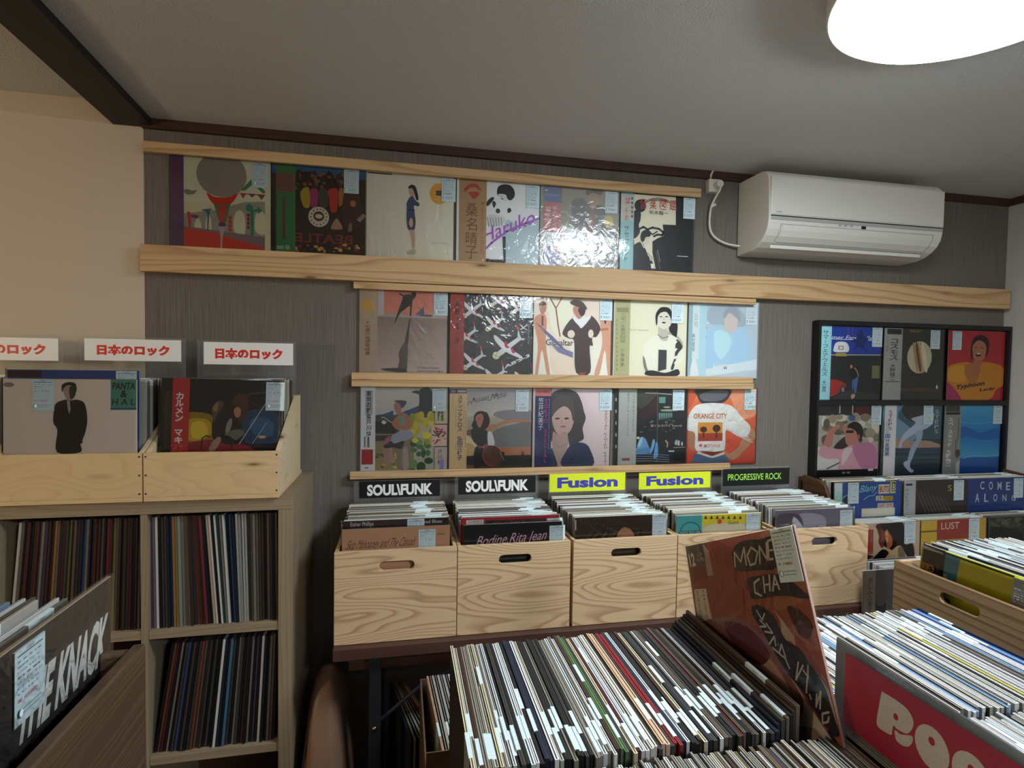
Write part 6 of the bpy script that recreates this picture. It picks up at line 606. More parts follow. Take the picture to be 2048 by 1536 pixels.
b = MB(); b.box(-.001, -.001, 0, .024, .0, .010); b.build('cord_label', M['white_plastic'], o, (1.988, -.024, 2.20), (0, R(-28), 0))

# ------------------------------------------------------------------ mass of records: shared jackets
NAMES = {'e9ede9': 'white', 'cfd6da': 'pale grey-blue', 'b9b4a4': 'light grey', '8a8478': 'grey', '45423e': 'charcoal', '1c1c1e': 'black', '6e5e4c': 'brown', 'd2c8a6': 'cream',
    'a02830': 'red', '587a4a': 'green', '7fa6cf': 'light blue', '2c4a8c': 'blue', 'e0cf60': 'yellow', '5a2028': 'dark maroon', '8a3a26': 'rust', 'c07a30': 'orange', '9a8436': 'mustard',
    '4a3450': 'dark purple', '8a3a80': 'magenta', '20283c': 'navy', '4a3226': 'dark brown', '9aa39a': 'grey-green', '1e4a40': 'dark green', 'd8d0c4': 'off-white', '7a6450': 'tan', '3a7ab0': 'sky blue', 'd8b090': 'pinkish cream', 'c05060': 'pink-red'}
JM = {}
def jacket(col, th, top=None):
    k = (col, th, top)
    if k not in JM:
        m = MB(); n = th / 2
        m.box(-S / 2, -n, 0, S / 2, n, S, col, top=top or col)
        # opening of the jacket and its clear outer bag show as fine lines along the top
        m.box(-S / 2 + .001, -n * .25, S - .001, S / 2 - .001, n * .25, S + .0004, '2c2a28' if col not in ('1c1c1e', '45423e') else 'a8a69e')
        JM[k] = m.mesh('jacket_plain', M['print'])
    return JM[k]
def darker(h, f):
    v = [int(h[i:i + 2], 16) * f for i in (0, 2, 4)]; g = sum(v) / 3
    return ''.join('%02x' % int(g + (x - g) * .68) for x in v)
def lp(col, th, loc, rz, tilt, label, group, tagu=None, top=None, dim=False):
    body = darker(col, .72); o = link('vinyl_record', jacket(body, th, top or (body if dim else col)), None, loc, (tilt, 0, rz)); tag(o, label, 'record', group)  # sides darkened as painted shade; on dim shelf records the top too
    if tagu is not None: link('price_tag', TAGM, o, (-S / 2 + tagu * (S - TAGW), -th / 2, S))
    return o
ORD = ['first', 'second', 'third', 'fourth', 'fifth', 'sixth', 'seventh', 'eighth', 'ninth', 'tenth', 'eleventh', 'twelfth', 'thirteenth', 'fourteenth', 'fifteenth', 'sixteenth', 'seventeenth', 'eighteenth', 'nineteenth', 'twentieth', 'twenty-first', 'twenty-second', 'twenty-third', 'twenty-fourth', 'twenty-fifth', 'twenty-sixth', 'twenty-seventh', 'twenty-eighth', 'twenty-ninth', 'thirtieth']
def nth(cols, i, what, side='left'):
    """only / leftmost / third white record ... from the left"""
    c = NAMES[cols[i]]; same = [j for j, q in enumerate(cols) if NAMES[q] == c]; k = same.index(i)
    if len(same) == 1: return 'only %s %s' % (c, what)
    return '%s %s %s from the %s' % (ORD[k], c, what, side)

# ------------------------------------------------------------------ bookcase on the left
t = empty('bookcase', 'grey oak cube bookcase filled with records against the wall at the left', 'bookcase', (.07, -.195, FZ))
def kb(name, mat, x0, z0, x1, z1, y0=-.195, y1=.190): return part(name, M[mat], t, (x0 - .07, y0, z0 - FZ, x1 - .07, y1, z1 - FZ), bevel=.0012)
kb('top_board', 'oak', -1.07, 1.125, .460, 1.163); kb('bottom_board', 'oak', -1.032, FZ, .420, .072)
kb('side_panel', 'oak_z', .421, FZ, .460, 1.1248); kb('side_panel', 'oak_z', -1.07, FZ, -1.032, 1.1248)
for x in (.063, -.291, -.645): kb('divider', 'oak_z', x, .0722, x + .018, 1.1248, -.193)
for x0, x1 in ((.0812, .4208), (-.2728, .0628), (-.6268, -.2912), (-1.0318, -.6452)):
    for z in (.772, .411): kb('shelf', 'oak', x0, z, x1, z + .025, -.191)
kb('back_panel', 'darkwood', -1.06, .05, .45, 1.15, .1903, .1935)

def shelf_fill(x0, x1, z, cols, lean, where):
    n = len(cols); ths = [random.choice((.0048, .0056, .0064)) for _ in cols]; tot = sum(ths)
    l0 = math.sin(R(abs(lean(0)))) * S if lean(0) < 0 else .001
    gap = (x1 - x0 - tot - .004 - max(0, math.sin(R(lean(1))) * S)) / n; x = x0 + .002
    for i, (c, th) in enumerate(zip(cols, ths)):
        a = lean(i / n); px = x + th / 2; x += th + gap
        zz = z + abs(math.sin(R(a))) * th / 2 + .0003
        lp(c, th, (px, -.195 - .018 + random.uniform(-.006, .003), zz), R(90), R(a), '%s, %s' % (nth(cols, i, 'spine'), where), 'record spines, ' + where, dim=True)
K = dict(m='5a2028', b='4a3226', n='20283c', k='1c1c1e', c='45423e', w='d8d0c4', W='e9ede9', o='c07a30', r='a02830', R='8a3a26', y='9a8436', p='4a3450', M='8a3a80', B='2c4a8c', s='3a7ab0', g='8a8478', G='1e4a40', t='7a6450', e='6e5e4c', a='9aa39a', P='d8b090', l='b9b4a4')
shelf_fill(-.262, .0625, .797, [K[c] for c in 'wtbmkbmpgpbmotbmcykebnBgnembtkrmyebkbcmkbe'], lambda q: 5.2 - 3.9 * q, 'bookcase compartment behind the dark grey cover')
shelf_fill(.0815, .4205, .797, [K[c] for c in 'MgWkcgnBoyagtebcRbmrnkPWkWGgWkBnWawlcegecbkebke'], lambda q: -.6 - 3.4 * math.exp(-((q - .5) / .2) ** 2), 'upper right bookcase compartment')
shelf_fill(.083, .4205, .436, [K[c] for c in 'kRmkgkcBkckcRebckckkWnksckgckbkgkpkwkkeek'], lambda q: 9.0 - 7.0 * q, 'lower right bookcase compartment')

# ------------------------------------------------------------------ plywood trays on the bookcase
def tray(x0, x1, label):
    t = empty('record_tray', label, 'record tray', ((x0 + x1) / 2, -.22, 1.1635)); h = (x1 - x0) / 2
    fb = part('front_board', M['ply'], t, (-h, -.183, .012, h, -.171, .134), bevel=.001)
    nb = MB()
    for sx in (-h + .006, h - .006):
        for z in (.022, .073, .124):
            nb.box(sx - .0022, -.1836, z - .0022, sx + .0022, -.1825, z + .0022)
    nb.build('screw', M['seam'], fb)
    part('bottom_board', M['ply'], t, (-h, -.183, 0, h, .183, .0118), bevel=.001)
    for a, b_ in ((-h, -h + .012), (h - .012, h)):
        m = MB(); m.prism([(-.1708, .012), (.158, .012), (.158, .276), (.10, .276), (-.1708, .134)], a, b_, 'X'); m.build('side_board', M['ply_y'], t, bevel=.0008)
    part('back_board', M['ply'], t, (-h + .0122, .146, .012, h - .0122, .158, .276), bevel=.001)
tray(-.2735, .0745, 'knotty plywood record tray on the bookcase holding the cream cover with a man in black')
tray(.078, .4255, 'knotty plywood record tray at the right end of the bookcase top')
tray(-.625, -.277, 'knotty plywood record tray at the left edge, cut off by the picture')
record('whiteman', 'cream record cover with a standing man in black suit, in the middle plywood tray', (-.103, -.386, 1.182), 0, R(-1), None, sleeve='sleeve')
record('bluebehind', 'blue record cover peeking out behind the cream cover with the man in black', (-.103, -.370, 1.206), 0, R(-1), None, sleeve='sleeve')
record('stalker', 'dark record cover with red side strip and seated person, in the right plywood tray', (.2525, -.352, 1.186), 0, R(-1.5), None, sleeve='sleeve_wrinkled', matrix=Matrix.Translation((.2515, -.352, 1.184)) @ Matrix.Rotation(R(1.2), 4, 'Y') @ Matrix.Rotation(R(-2), 4, 'X'))

# clear divider plates with a printed category card
def sign(label, cx, y, ztop, w, h, z0, card, ops, rz=0, tilt=0, bg='e8e4e0', loc=None):
    """card = (x0, x1, z0, z1) relative to plate centre/top"""
    t = empty('category_sign', label, 'category sign', (cx, y, z0), rz)
    t.rotation_euler = (tilt, 0, rz)
    b = MB(); b.box(-w / 2, -.0012, 0, w / 2, .0012, h); b.build('clear_plate', M['acrylic'], t)
    b = MB(); b.box(card[0], -.0024, card[2], card[1], -.0014, card[3], bg)
    cv = Canvas(b, .0025, (0, 100, 0, 100), card[1] - card[0], card[3] - card[2], card[0], card[3]); cv.draw([['R', bg, 0, 0, 100, 100]] + ops)
    link('sign_card', b.mesh('sign_card', M['print'], recalc=False), t)
    return t
jr = lambda: [['T', 'c03028', '日本のロック', 12.5, 26, 88, 75, 5]]
sign('white card with red Japanese characters on a clear plate, right of the cream wall corner', .265, -.10, 0, .304, .443, 1.1765, (-.132, .1435, .364, .437), jr())
sign('white card with red Japanese characters, middle one of three above the bookcase', -.073, -.10, 0, .304, .447, 1.1765, (-.137, .139, .371, .440), jr())
sign('white card with red Japanese characters cut off by the left picture edge', -.413, -.115, 0, .304, .447, 1.1765, (-.137, .139, .368, .437), jr())

# ------------------------------------------------------------------ long table and wall crates
t = empty('folding_table', 'long dark red-brown table with black metal legs carrying the row of wooden crates', 'table', (1.48, -.25, FZ))
part('table_top', M['redtable'], t, (-.90, -.205, .662, .905, .235, .6975), bevel=.002)
part('apron', M['redtable'], t, (-.86, -.145, .60, .86, -.13, .6618), bevel=.001)
for x in (-.80, .80):
    for y in (-.18, .19):
        l = part('leg', M['blackmetal'], t, (x, y, 0, x + .034, y + .034, .6618), bevel=.002)
    b = MB(); b.tube([(x + .017 + math.copysign(.012, -x), -.163, .45), (x - math.copysign(.17, x), -.163, .56), (x - math.copysign(.32, x), -.163, .61)], .006); br = b.build('brace', M['blackmetal'], t)
    b = MB(); b.lathe([(.0001, .005), (.006, .004), (.007, 0), (.0001, 0)], 0, 0, 16); b.build('bolt', M['steel'], t, (x + .017, -.1802, .44), (R(90), 0, 0), smooth=True)

def slot_panel(mb, x0, x1, z0, z1, y0, y1, cx, cz, hw, hr, arc=8):
    hole = []
    for i in range(arc + 1): q = -math.pi / 2 + math.pi * i / arc; hole.append((cx + hw + hr * math.cos(q), cz + hr * math.sin(q)))
    for i in range(arc + 1): q = math.pi / 2 + math.pi * i / arc; hole.append((cx - hw + hr * math.cos(q), cz + hr * math.sin(q)))
    k = len(hole); out = []
    for (x, z) in hole:
        dx, dz = x - cx, z - cz; tx = ((x1 - cx) / dx if dx > 0 else (x0 - cx) / dx) if abs(dx) > 1e-9 else 1e9
        tz = ((z1 - cz) / dz if dz > 0 else (z0 - cz) / dz) if abs(dz) > 1e-9 else 1e9
        s_ = min(tx, tz); out.append((cx + dx * s_, cz + dz * s_))
    for cxn, czn in ((x0, z0), (x1, z0), (x1, z1), (x0, z1)):
        j = min(range(k), key=lambda i: (out[i][0] - cxn) ** 2 + (out[i][1] - czn) ** 2); out[j] = (cxn, czn)
    n = len(mb.v)
    for y in (y0, y1): mb.v += [(p[0], y, p[1]) for p in hole] + [(p[0], y, p[1]) for p in out]
    for i in range(k):
        j = (i + 1) % k
        mb.f += [(n + i, n + j, n + k + j, n + k + i), (n + 2 * k + i, n + 3 * k + i, n + 3 * k + j, n + 2 * k + j), (n + i, n + 2 * k + i, n + 2 * k + j, n + j), (n + k + i, n + k + j, n + 3 * k + j, n + 3 * k + i)]
        mb.c += [None] * 4; mb.m += [0] * 4
def crate(label, cx, y, z, w, d, h, rz=0, mats=('crate', 'crate_y'), depth_front=None, name='record_crate', grp=None):
    t = empty(name, label, 'crate', (cx, y, z), rz, grp); q = w / 2; th = .013
    for nm, a in (('front_panel', -d / 2), ('back_panel', d / 2 - th)):
        m = MB(); slot_panel(m, -q, q, 0, h, a, a + th, 0, h - .047, .037, .014)
        fp = m.build(nm, M[mats[0]], t, bevel=.0012)
    part('side_panel', M[mats[1]], t, (-q, -d / 2 + th, 0, -q + .011, d / 2 - th, h - .001), bevel=.0008)
    part('side_panel', M[mats[1]], t, (q - .011, -d / 2 + th, 0, q, d / 2 - th, h - .001), bevel=.0008)
    part('bottom_panel', M[mats[0]], t, (-q + .011, -d / 2 + th, .0, q - .011, d / 2 - th, .012), bevel=0)
    return t
CR = [(.7575, 'cedar crate with soul records at the left end of the table, oval handle hole'),
      (1.113, 'cedar crate with soul records, second from the left, oval handle hole'),
      (1.476, 'cedar crate with strong oval knot grain, the third from the left on the table'),
      (1.832, 'cedar crate on the long table half hidden behind the tilted orange record'),
      (2.208, 'cedar crate with green-lettered sign at the right end of the long table')]
for x, l in CR: crate(l, x, -.255, .7335, .3535, .355, .272)
for k, x, y, z, l, ti in (
    ('creamscript', .757, -.407, .7475, 'pinkish cream record with brown handwriting, front of the leftmost cedar crate', -1.2),
    ('maroonblues', .7555, -.389, .7665, 'dark maroon record with small white lettering behind the cream one in the leftmost crate', -1.2),
    ('blackscript', 1.1125, -.407, .745, 'black record with pale pink handwriting, front of the second cedar crate', -1.2),
    ('redtitle', 1.106, -.388, .761, 'red record with white and black title bar behind the black one, second crate', -1.2),
    ('longhair', 1.4705, -.407, .754, 'record cover filled with long brown hair, front of the third cedar crate', -1.2),
    ('tealyellow', 1.8225, -.407, .7455, 'yellow record cover with teal side strip and round emblem, front of the fourth crate', -1.2),
    ('violetmist', 2.20, -.401, .7475, 'misty violet-grey record cover, front of the rightmost cedar crate', -1.2)):
    record(k, l, (x, y, z), 0, R(ti), None, sleeve='sleeve')
BL = '0e0e10'
def sf(): return [['T', 'e8eaec', 'SOUL\\FUNK', 9.5, 20, 90.5, 88, 4]]
def fu(): return [['T', '3a3c98', 'Fusion', 10, 20, 90, 80, 4]]
sign('black card with white capitals SOUL FUNK on a clear plate above the leftmost crate', .757, -.090, 0, .30, .393, .7465, (-.132, .148, .333, .392), sf(), bg=BL)
sign('black card with white capitals SOUL FUNK on a clear plate above the second crate', 1.113, -.090, 0, .31, .398, .7465, (-.142, .145, .335, .397), sf(), bg=BL)
sign('yellow card with blue word Fusion above the third crate', 1.463, -.090, 0, .31, .402, .7465, (-.151, .150, .333, .401), fu(), bg='c8d428')
sign('yellow card with blue word Fusion above the fourth crate', 1.826, -.090, 0, .31, .397, .7465, (-.156, .148, .332, .396), fu(), bg='c8d428')
sign('black card with green computer-style letters above the rightmost crate', 2.178, -.090, 0, .31, .410, .7465, (-.148, .153, .335, .403), [['T', '9ad84a', 'PROGRESSIVE ROCK', 7, 30, 88, 68, 1]], bg='121614')

# ------------------------------------------------------------------ island: table, low trays and standing records
t = empty('island_table', 'dark low table in the foreground carrying rows of standing records', 'table', (1.73, -1.22, FZ))
part('table_top', M['darkwood'], t, (-.89, -.53, .641, .27, .175, .672), bevel=.002)
for x in (-.86, .2):
    for y in (-.48, .12): part('leg', M['darkwood'], t, (x, y, 0, x + .04, y + .04, .6408), bevel=.002)
def low_tray(x0, x1, y0, y1, label):
    t = empty('record_tray', label, 'record tray', ((x0 + x1) / 2, (y0 + y1) / 2, .7072)); a, c = (x1 - x0) / 2, (y1 - y0) / 2
    part('bottom_board', M['cardboard'], t, (-a, -c, 0, a, c, .008), bevel=0)
    part('end_board', M['cardboard'], t, (-a, -c, .0082, -a + .006, c, .09), bevel=0); part('end_board', M['cardboard'], t, (a - .006, -c, .0082, a, c, .09), bevel=0)
low_tray(.845, 1.375, -1.385, -1.058, 'shallow cardboard tray under the front rows of standing records, left part')
low_tray(1.385, 1.95, -1.385, -1.058, 'shallow cardboard tray under the standing records behind the red sign')

def edge_row(cols, x0, x1, yc, z, lean, where, jit=.004, tags=True, lift=None, tagrange=(.72, .98)):
    n = len(cols); ths = [random.choice((.0046, .0052, .0060)) for _ in cols]; tot = sum(ths); gap = (x1 - x0 - tot) / n; x = x0
    for i, (c, th) in enumerate(zip(cols, ths)):
        px = x + th / 2; x += th + gap
        zz = z + (lift(i / n) if lift else 0) + random.uniform(0, jit) + .0045 * math.sin(R(abs(lean)))
        tu = random.uniform(*tagrange) if (tags and random.random() < .75) else (random.uniform(.05, .6) if tags and random.random() < .35 else None)
        lp('4a4238' if i == 0 else c, th, (px, yc + random.uniform(-jit, jit), zz), R(-90), R(lean), '%s, %s' % (nth(cols, i, 'record edge'), where), 'records, ' + where, tu, top=c)
rg = random.Random(11)
def mix(n, weights, special={}):
    ks = list(weights); out = [rg.choices(ks, [weights[k] for k in ks])[0] for _ in range(n)]
    for i, c in special.items(): out[i] = c
    return out
dark = {'1c1c1e': 4, '45423e': 3.6, '8a8478': 2.2, 'b9b4a4': 1.2, 'e9ede9': 1.7, '6e5e4c': 1.2, 'cfd6da': 1.8, '4a3226': 1, '20283c': .7, 'd2c8a6': .25}
bright = {'e9ede9': 4.6, 'cfd6da': 2.4, 'd8d0c4': 1.2, '45423e': 1.8, '1c1c1e': 2.2, '8a8478': 1.0, '7fa6cf': .8, 'b9b4a4': 1.2}
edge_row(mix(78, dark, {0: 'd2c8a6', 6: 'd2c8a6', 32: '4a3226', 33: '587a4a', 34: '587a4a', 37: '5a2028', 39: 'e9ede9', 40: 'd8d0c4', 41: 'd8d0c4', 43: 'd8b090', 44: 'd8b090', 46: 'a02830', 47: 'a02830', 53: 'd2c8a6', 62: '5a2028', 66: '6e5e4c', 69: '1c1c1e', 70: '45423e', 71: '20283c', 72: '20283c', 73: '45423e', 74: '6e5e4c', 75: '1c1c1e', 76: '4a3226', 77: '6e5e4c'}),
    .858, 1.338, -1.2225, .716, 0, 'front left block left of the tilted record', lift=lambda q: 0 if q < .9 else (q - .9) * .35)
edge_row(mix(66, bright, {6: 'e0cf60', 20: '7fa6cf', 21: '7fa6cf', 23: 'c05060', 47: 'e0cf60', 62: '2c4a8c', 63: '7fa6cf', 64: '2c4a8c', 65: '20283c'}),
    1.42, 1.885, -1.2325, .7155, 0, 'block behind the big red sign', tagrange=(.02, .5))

record('torncollage', 'tilted orange record with black torn paper lettering, standing up between the foreground rows', (0, 0, 0), 0, 0, None, sleeve='sleeve_wrinkled')
o = bpy.context.scene.objects[-1]
o = [q for q in COL.objects if q.name.startswith('vinyl_record') and q.get('label', '').startswith('tilted orange')][0]
TL = Vector((1.353, -1.015, 1.177)); e1 = Vector((.076, -.91, .407)).normalized(); e2 = Vector((-.033, -.411, -.911)); e2 = (e2 - e1 * e1.dot(e2)).normalized()
nn = e1.cross(e2)                      # away from the cover's front
m = Matrix((e1, nn, -e2)).transposed().to_4x4(); m.translation = TL + e1 * S / 2 + e2 * S
o.matrix_world = m

# red ROCK sign in the nearest row
rk = [['T', 'a8a29a', 'ROCK', 20, 18, 125, 84, 4]]
def rock_sign():
    t = empty('category_sign', 'big dark red card with grey letters ROCK in a clear sleeve, lower right', 'category sign', (1.40, -1.5375, .7165), R(-90))
    b = MB(); b.box(-.165, -.0014, 0, .165, .0014, .441); b.build('clear_plate', M['acrylic'], t)
    b = MB(); b.box(-.146, -.0028, .325, .152, -.0016, .428, '8e2438')
    cv = Canvas(b, .0029, (0, 100, 0, 100), .298, .103, -.146, .428)
    cv.draw([['R', '8e2438', 0, 0, 100, 100], ['B', 'b0aaa2', [20.7, 20.5, 21.5, 19.5, 28.2, 18.3, 33.5, 20.4, 36.2, 29.1, 35.9, 39.5, 33.9, 49.5, 31.7, 52.4, 28.7, 53.4, 27.2, 52.5, 26.6, 60, 26.3, 66, 23.4, 68.5, 18.8, 66.8, 19.6, 40]],
        ['B', 'b0aaa2', [27.9, 57, 30.5, 57, 33.6, 52, 36.1, 49, 36.2, 56, 34.4, 65, 31.3, 69, 28.6, 67.5]], ['E', '8e2438', 28.1, 39.5, 1.2, 4.2], ['E', 'b0aaa2', 44.6, 46, 7.4, 25], ['E', '8e2438', 44.5, 38, 1.4, 4.8],
        ['E', 'b0aaa2', 60.3, 46, 7.4, 25], ['E', '8e2438', 60.3, 38, 1.4, 4.8], ['P', '8e2438', [60.3, 50, 68, 40, 68, 54]],
        ['P', 'b0aaa2', [69.5, 20, 75, 20, 75, 38, 80, 20, 86, 20, 80.5, 42, 87, 70, 80.5, 70, 75.5, 52, 75, 70, 69.5, 70]]]); link('sign_card', b.mesh('sign_card', M['print'], recalc=False), t)
rock_sign()

# crate with shade painted into its panels, front towards the aisle
crate('shade-darkened cedar crate on the right holding the yellow and blue record', 2.345, -.945, .7405, .375, .39, .272, R(-90), ('crate_shaded', 'crate_y'))
t = empty('side_table', 'dark stand under the shade-darkened crate, almost hidden by records', 'table', (2.345, -.9325, FZ))
part('table_top', M['darkwood'], t, (-.20, -.195, .675, .20, .195, .7050), bevel=.002)
for x in (-.18, .15):
    for y in (-.18, .15): part('leg', M['darkwood'], t, (x, y, 0, x + .03, y + .03, .6748), bevel=.002)
record('yellowteal', 'yellow and blue record cover with a black side strip in the shade-darkened crate', (2.176, -.9575, .757), R(-90), R(-5), None, sleeve='sleeve', thick=.005)

# left foreground bin
t = empty('record_bin', 'rough brown wooden record bin in the left foreground', 'record bin', (.20, -1.72, FZ))
part('side_panel', M['brown'], t, (.195, -.52, 0, .212, .52, 1.113), bevel=.004, seg=3)
part('side_panel', M['brown'], t, (-.62, -.52, 0, -.603, .52, 1.113), bevel=.004, seg=3)
part('back_panel', M['brown'], t, (-.6028, .503, 0, .1948, .52, 1.107), bevel=.004)
part('front_panel', M['brown'], t, (-.6028, -.52, 0, .1948, -.503, 1.107), bevel=.004)
part('bottom_panel', M['darkwood'], t, (-.6025, -.5028, .855, .1945, .5028, .872), bevel=0)
record('boldgrey', 'dark grey record with slanted cream capitals and price tag, front of the left bin', (.356, -1.3425, .9265), R(90), R(1.0), None, sleeve='sleeve_wrinkled', thick=.006)
xs = .3485
lb = [('d2c8a6', .007, 0), ('cfd6da', .0045, .006), ('45423e', .004, -.006), ('20283c', .0045, -.01), ('8a8478', .0045, -.006), ('e9ede9', .004, -.004), ('4a3450', .0045, -.012), ('d8d0c4', .004, 0), ('6e5e4c', .0045, -.004), ('e9ede9', .004, -.003), ('45423e', .0045, -.008), ('7fa6cf', .004, -.006), ('1c1c1e', .006, .016)]
for i, (c, th, dz) in enumerate(lb):
    xs -= th / 2 + .0012
    lp(c, th, (xs, -1.355 + rg.uniform(-.012, .012), .908 + dz), R(90), R(1.5), '%s, left bin behind the dark grey cover' % nth([q[0] for q in lb], i, 'record edge', 'right'), 'records in the left bin', rg.uniform(.72, .95) if i % 3 == 1 else None)
    xs -= th / 2 + .0035 + (.006 if i % 4 == 3 else 0)

# ------------------------------------------------------------------ stepped stand on the right
t = empty('tiered_stand', 'dark brown stepped record stand in the right corner under the black frame', 'record stand', (2.96, -.2, FZ))
for a in (-.53, .52):
    m = MB(); m.prism([(.152, 0), (-.105, 0), (-.105, .735), (-.085, .79), (-.045, .91), (.0, .995), (.03, 1.055), (.06, 1.068), (.152, 1.075)], a, a + .015, 'X'); m.build('side_panel', M['darkwood'], t, bevel=.003)
part('shelf', M['darkwood'], t, (-.5148, .0, .738, .5198, .18, .752), bevel=.001)
part('shelf', M['darkwood'], t, (-.5148, -.104, .60, .5198, -.001, .614), bevel=.001)
part('back_panel', M['darkwood'], t, (-.5148, .1802, 0, .5198, .19, 1.06), bevel=0)
part('shelf_front', M['darkwood'], t, (-.5148, -.008, .6142, .5198, -.001, .7378), bevel=0)
t = empty('low_rack', 'low dark rack in front of the stepped stand', 'rack', (2.88, -.42, FZ))
part('body', M['darkwood'], t, (-.55, -.07, 0, .55, .10, .51), bevel=.002)
for k, x, y, z, l in (
    ('bluepalm', 2.455, -.20, .7885, 'blue record cover with pale green script, on the top step of the dark stand'),
    ('duskslats', 2.785, -.20, .789, 'dark brown record cover with white side strip, middle of the top step'),
    ('navytitle', 3.105, -.202, .789, 'navy blue record cover with widely spaced white capitals, right end of the top step'),
    ('couple', 2.445, -.298, .6515, 'record cover with two dark-haired people lit orange, second step of the dark stand'),
    ('yellowred', 2.765, -.298, .652, 'yellow and brick-red record cover on the second step of the dark stand'),
    ('darkgarden', 3.10, -.296, .652, 'dark green record cover at the right end of the second step'),
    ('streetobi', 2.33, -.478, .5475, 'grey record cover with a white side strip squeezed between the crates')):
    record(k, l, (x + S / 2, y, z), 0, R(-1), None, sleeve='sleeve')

# ------------------------------------------------------------------ things on the floor
def box_open(name, label, x0, x1, y0, y1, h, th0):
    t = empty(name, label, 'box', ((x0 + x1) / 2, (y0 + y1) / 2, FZ)); a, c = (x1 - x0) / 2, (y1 - y0) / 2; th = .004
    part('bottom', M['cardboard'], t, (-a + .0042, -c + .0042, 0, a - .0042, c - .0042, th0), bevel=0)
    for bx in ((-a, -c, 0, a, -c + th, h), (-a, c - th, 0, a, c, h), (-a, -c + th, 0, -a + th, c - th, h), (a - th, -c + th, 0, a, c - th, h)): part('wall', M['cardboard'], t, bx, bevel=0)
    m = MB(); m.prism([(-c, h), (-c + .003, h), (-c - .028, h + .06), (-c - .031, h + .06)], -a, a, 'X'); m.build('flap', M['cardboard'], t)
box_open('cardboard_box', 'tall open cardboard box of records on the floor between the two tables', .826, 1.12, -.85, -.49, .61, .312)
box_open('cardboard_box', 'low open cardboard box with leaning records beside the black table leg', .722, .99, -.452, -.16, .20, .095)
# tan leather bag beside the bookcase
t = empty('leather_bag', 'tan leather bag with dark piping slumped between the bookcase and the table', 'bag', (.548, -.27, FZ))
rows = [(0, .060, .13), (.05, .072, .155), (.15, .078, .165), (.27, .074, .16), (.36, .066, .145), (.43, .060, .12), (.49, .050, .095), (.53, .034, .065), (.548, .014, .03)]
m = MB(); seg = 28
for z, rx, ry in rows:
    for k in range(seg):
        q = 2 * math.pi * k / seg; pw = .75; cx_, sy_ = math.cos(q), math.sin(q)
        m.v.append((math.copysign(abs(cx_) ** pw, cx_) * rx * (1 + .06 * math.sin(5 * q + z * 14)), math.copysign(abs(sy_) ** pw, sy_) * ry * (1 + .03 * math.sin(7 * q + 9 * z)), z))
for i in range(len(rows) - 1):
    for k in range(seg): a = i * seg + k; b_ = i * seg + (k + 1) % seg; m.f.append((a, b_, b_ + seg, a + seg)); m.c.append(None); m.m.append(0)
m.f.append(tuple(range(seg))[::-1]); m.f.append(tuple((len(rows) - 1) * seg + k for k in range(seg))); m.c += [None] * 2; m.m += [0] * 2
ob = m.build('bag_body', M['bag'], t, smooth=True); sm = ob.modifiers.new('subdivision', 'SUBSURF'); sm.levels = sm.render_levels = 2
m = MB(); m.tube(spl([(-.052, -.10, .02), (-.06, -.118, .15), (-.062, -.122, .28), (-.05, -.108, .38), (-.038, -.09, .46), (-.02, -.06, .52)]), .0035, 8); m.build('piping', M['seam'], t, smooth=True)
m = MB(); m.tube(spl([(-.055, -.118, .17), (-.02, -.155, .19), (.02, -.158, .21), (.055, -.12, .2)]), .0025, 8); m.build('piping', M['seam'], t, smooth=True)

# ------------------------------------------------------------------ the rest of the standing records (beyond the 300 nearest): one object
m = MB(); r2 = random.Random(21)
def bulk(cx, cy, z, rz, col, th, tilt=0, tagu=None):
    ca, sa = math.cos(rz), math.sin(rz); n = th / 2; ct, st = math.cos(tilt), math.sin(tilt)
    def tr(x, y, zz):
        y2 = y * ct - zz * st; z2 = y * st + zz * ct
        return (cx + x * ca - y2 * sa, cy + x * sa + y2 * ca, z + z2)
    def bx(x0, y0, z0, x1, y1, z1, c):
        k = len(m.v); m.v += [tr(*p) for p in ((x0, y0, z0), (x1, y0, z0), (x1, y1, z0), (x0, y1, z0), (x0, y0, z1), (x1, y0, z1), (x1, y1, z1), (x0, y1, z1))]
        for q in ((0, 3, 2, 1), (4, 5, 6, 7), (0, 1, 5, 4), (1, 2, 6, 5), (2, 3, 7, 6), (3, 0, 4, 7)): m.f.append(tuple(k + i for i in q)); m.c.append(c); m.m.append(0)
    bx(-S / 2, -n, 0, S / 2, n, S - .003, darker(col, .75)); bx(-S / 2, -n, S - .0029, S / 2, n, S, col)  # body below the lighter top slice carries painted shade
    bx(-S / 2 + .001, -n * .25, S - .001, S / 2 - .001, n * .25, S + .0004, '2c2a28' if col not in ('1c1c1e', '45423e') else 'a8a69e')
    if tagu is not None:
        u = -S / 2 + tagu * (S - TAGW); bx(u, -n - .0012, S - TAGH, u + TAGW, -n - .0004, S, 'c8d8e6'); bx(u, -n - .0012, S - .0002, u + TAGW, n, S + .0008, 'c8d8e6')
def fill_y(x, y0, y1, z, n, pal, jx=.006, jz=.006, tilt=R(-2), tr_=(.75, .97)):
    ks = list(pal)
    for i in range(n):
        y = y0 + (y1 - y0) * (i + .5) / n
        bulk(x + r2.uniform(-jx, jx), y, z + r2.uniform(0, jz), 0, r2.choices(ks, [pal[k] for k in ks])[0], min(.0052, abs(y1 - y0) / n * .82), tilt, r2.uniform(*tr_) if r2.random() < .8 else None)
cool = {'e9ede9': 3, 'cfd6da': 2.4, '8a8478': 1.6, '45423e': 1.6, 'd8d0c4': 1.6, 'b9b4a4': 1.6, '6e5e4c': .8, '4a3450': .4, '1c1c1e': .8, '9aa39a': .8, 'a02830': .12, 'd2c8a6': .7}
for x, y0 in ((.757, -.372), (1.111, -.371), (1.474, -.389), (1.830, -.389), (2.203, -.384)): fill_y(x, y0, -.112, .7465, 44, cool)
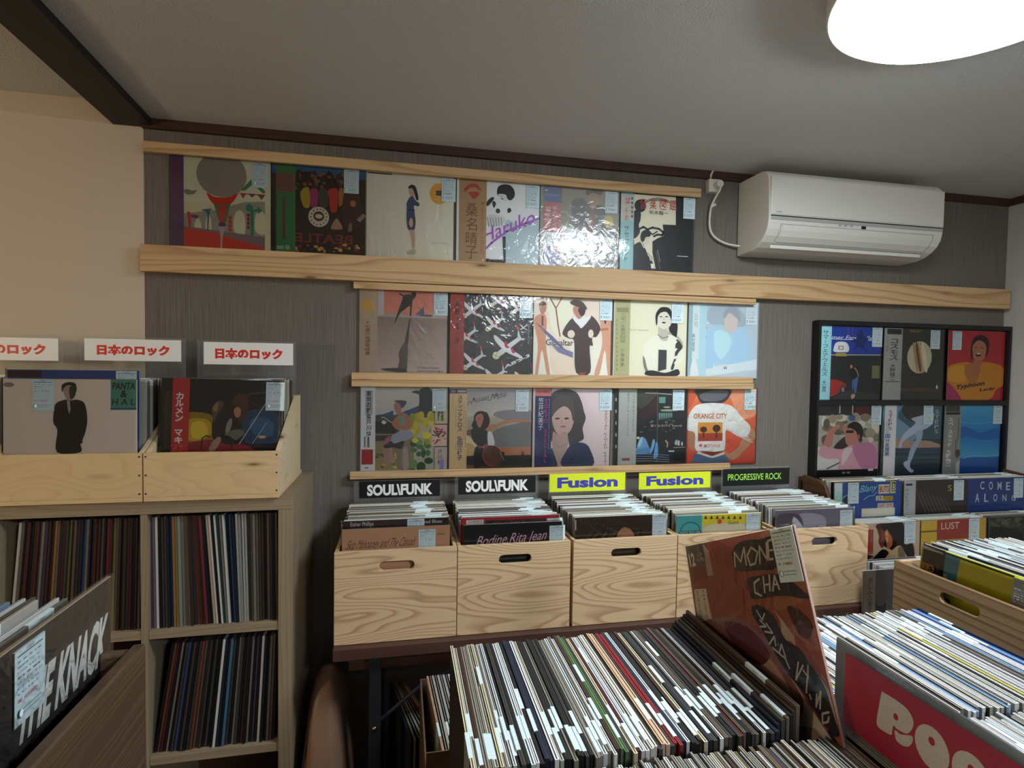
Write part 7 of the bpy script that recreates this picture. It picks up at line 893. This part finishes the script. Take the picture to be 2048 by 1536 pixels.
for x in (2.455, 2.785, 3.105): fill_y(x + S / 2, -.187, -.115, .789, 9, cool, .003, .004, R(-1))
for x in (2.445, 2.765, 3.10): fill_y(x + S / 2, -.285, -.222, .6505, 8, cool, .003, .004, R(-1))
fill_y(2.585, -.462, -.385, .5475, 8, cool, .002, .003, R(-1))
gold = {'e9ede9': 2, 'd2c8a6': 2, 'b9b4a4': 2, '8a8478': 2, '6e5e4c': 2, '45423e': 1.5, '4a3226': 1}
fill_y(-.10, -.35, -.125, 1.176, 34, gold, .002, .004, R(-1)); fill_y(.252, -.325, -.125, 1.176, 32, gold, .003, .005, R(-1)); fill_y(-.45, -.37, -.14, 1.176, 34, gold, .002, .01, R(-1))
def fill_x(x0, x1, yc, z, n, pal, tilt, tr_=(.7, .97), jy=.006, jz=.006):
    ks = list(pal)
    for i in range(n):
        x = x0 + (x1 - x0) * (i + .5) / n
        bulk(x, yc + r2.uniform(-jy, jy), z + r2.uniform(0, jz), R(-90), r2.choices(ks, [pal[k] for k in ks])[0], min(.0052, (x1 - x0) / n * .85), tilt, r2.uniform(*tr_) if r2.random() < .7 else None)
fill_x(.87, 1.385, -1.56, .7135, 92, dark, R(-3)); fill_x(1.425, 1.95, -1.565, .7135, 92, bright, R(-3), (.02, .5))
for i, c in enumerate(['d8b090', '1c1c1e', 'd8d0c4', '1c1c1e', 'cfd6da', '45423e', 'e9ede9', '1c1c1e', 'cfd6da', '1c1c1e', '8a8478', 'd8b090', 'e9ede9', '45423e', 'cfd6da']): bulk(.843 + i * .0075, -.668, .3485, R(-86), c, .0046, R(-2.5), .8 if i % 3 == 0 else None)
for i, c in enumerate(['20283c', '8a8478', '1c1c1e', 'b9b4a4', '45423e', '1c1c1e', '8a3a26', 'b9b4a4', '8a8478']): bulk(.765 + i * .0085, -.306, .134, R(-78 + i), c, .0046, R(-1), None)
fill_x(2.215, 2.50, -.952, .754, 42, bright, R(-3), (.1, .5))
o = link('standing_records', m.mesh('standing_records', M['print'], recalc=False)); tag(o, 'many more standing records filling the crates, trays, steps and the nearest row', 'record', None, 'stuff')
low_tray(.86, 1.395, -1.725, -1.395, 'shallow cardboard tray under the nearest row of records, left part')
low_tray(1.405, 1.96, -1.725, -1.395, 'shallow cardboard tray under the nearest row of records, right of the red sign')
bpy.context.view_layer.update()
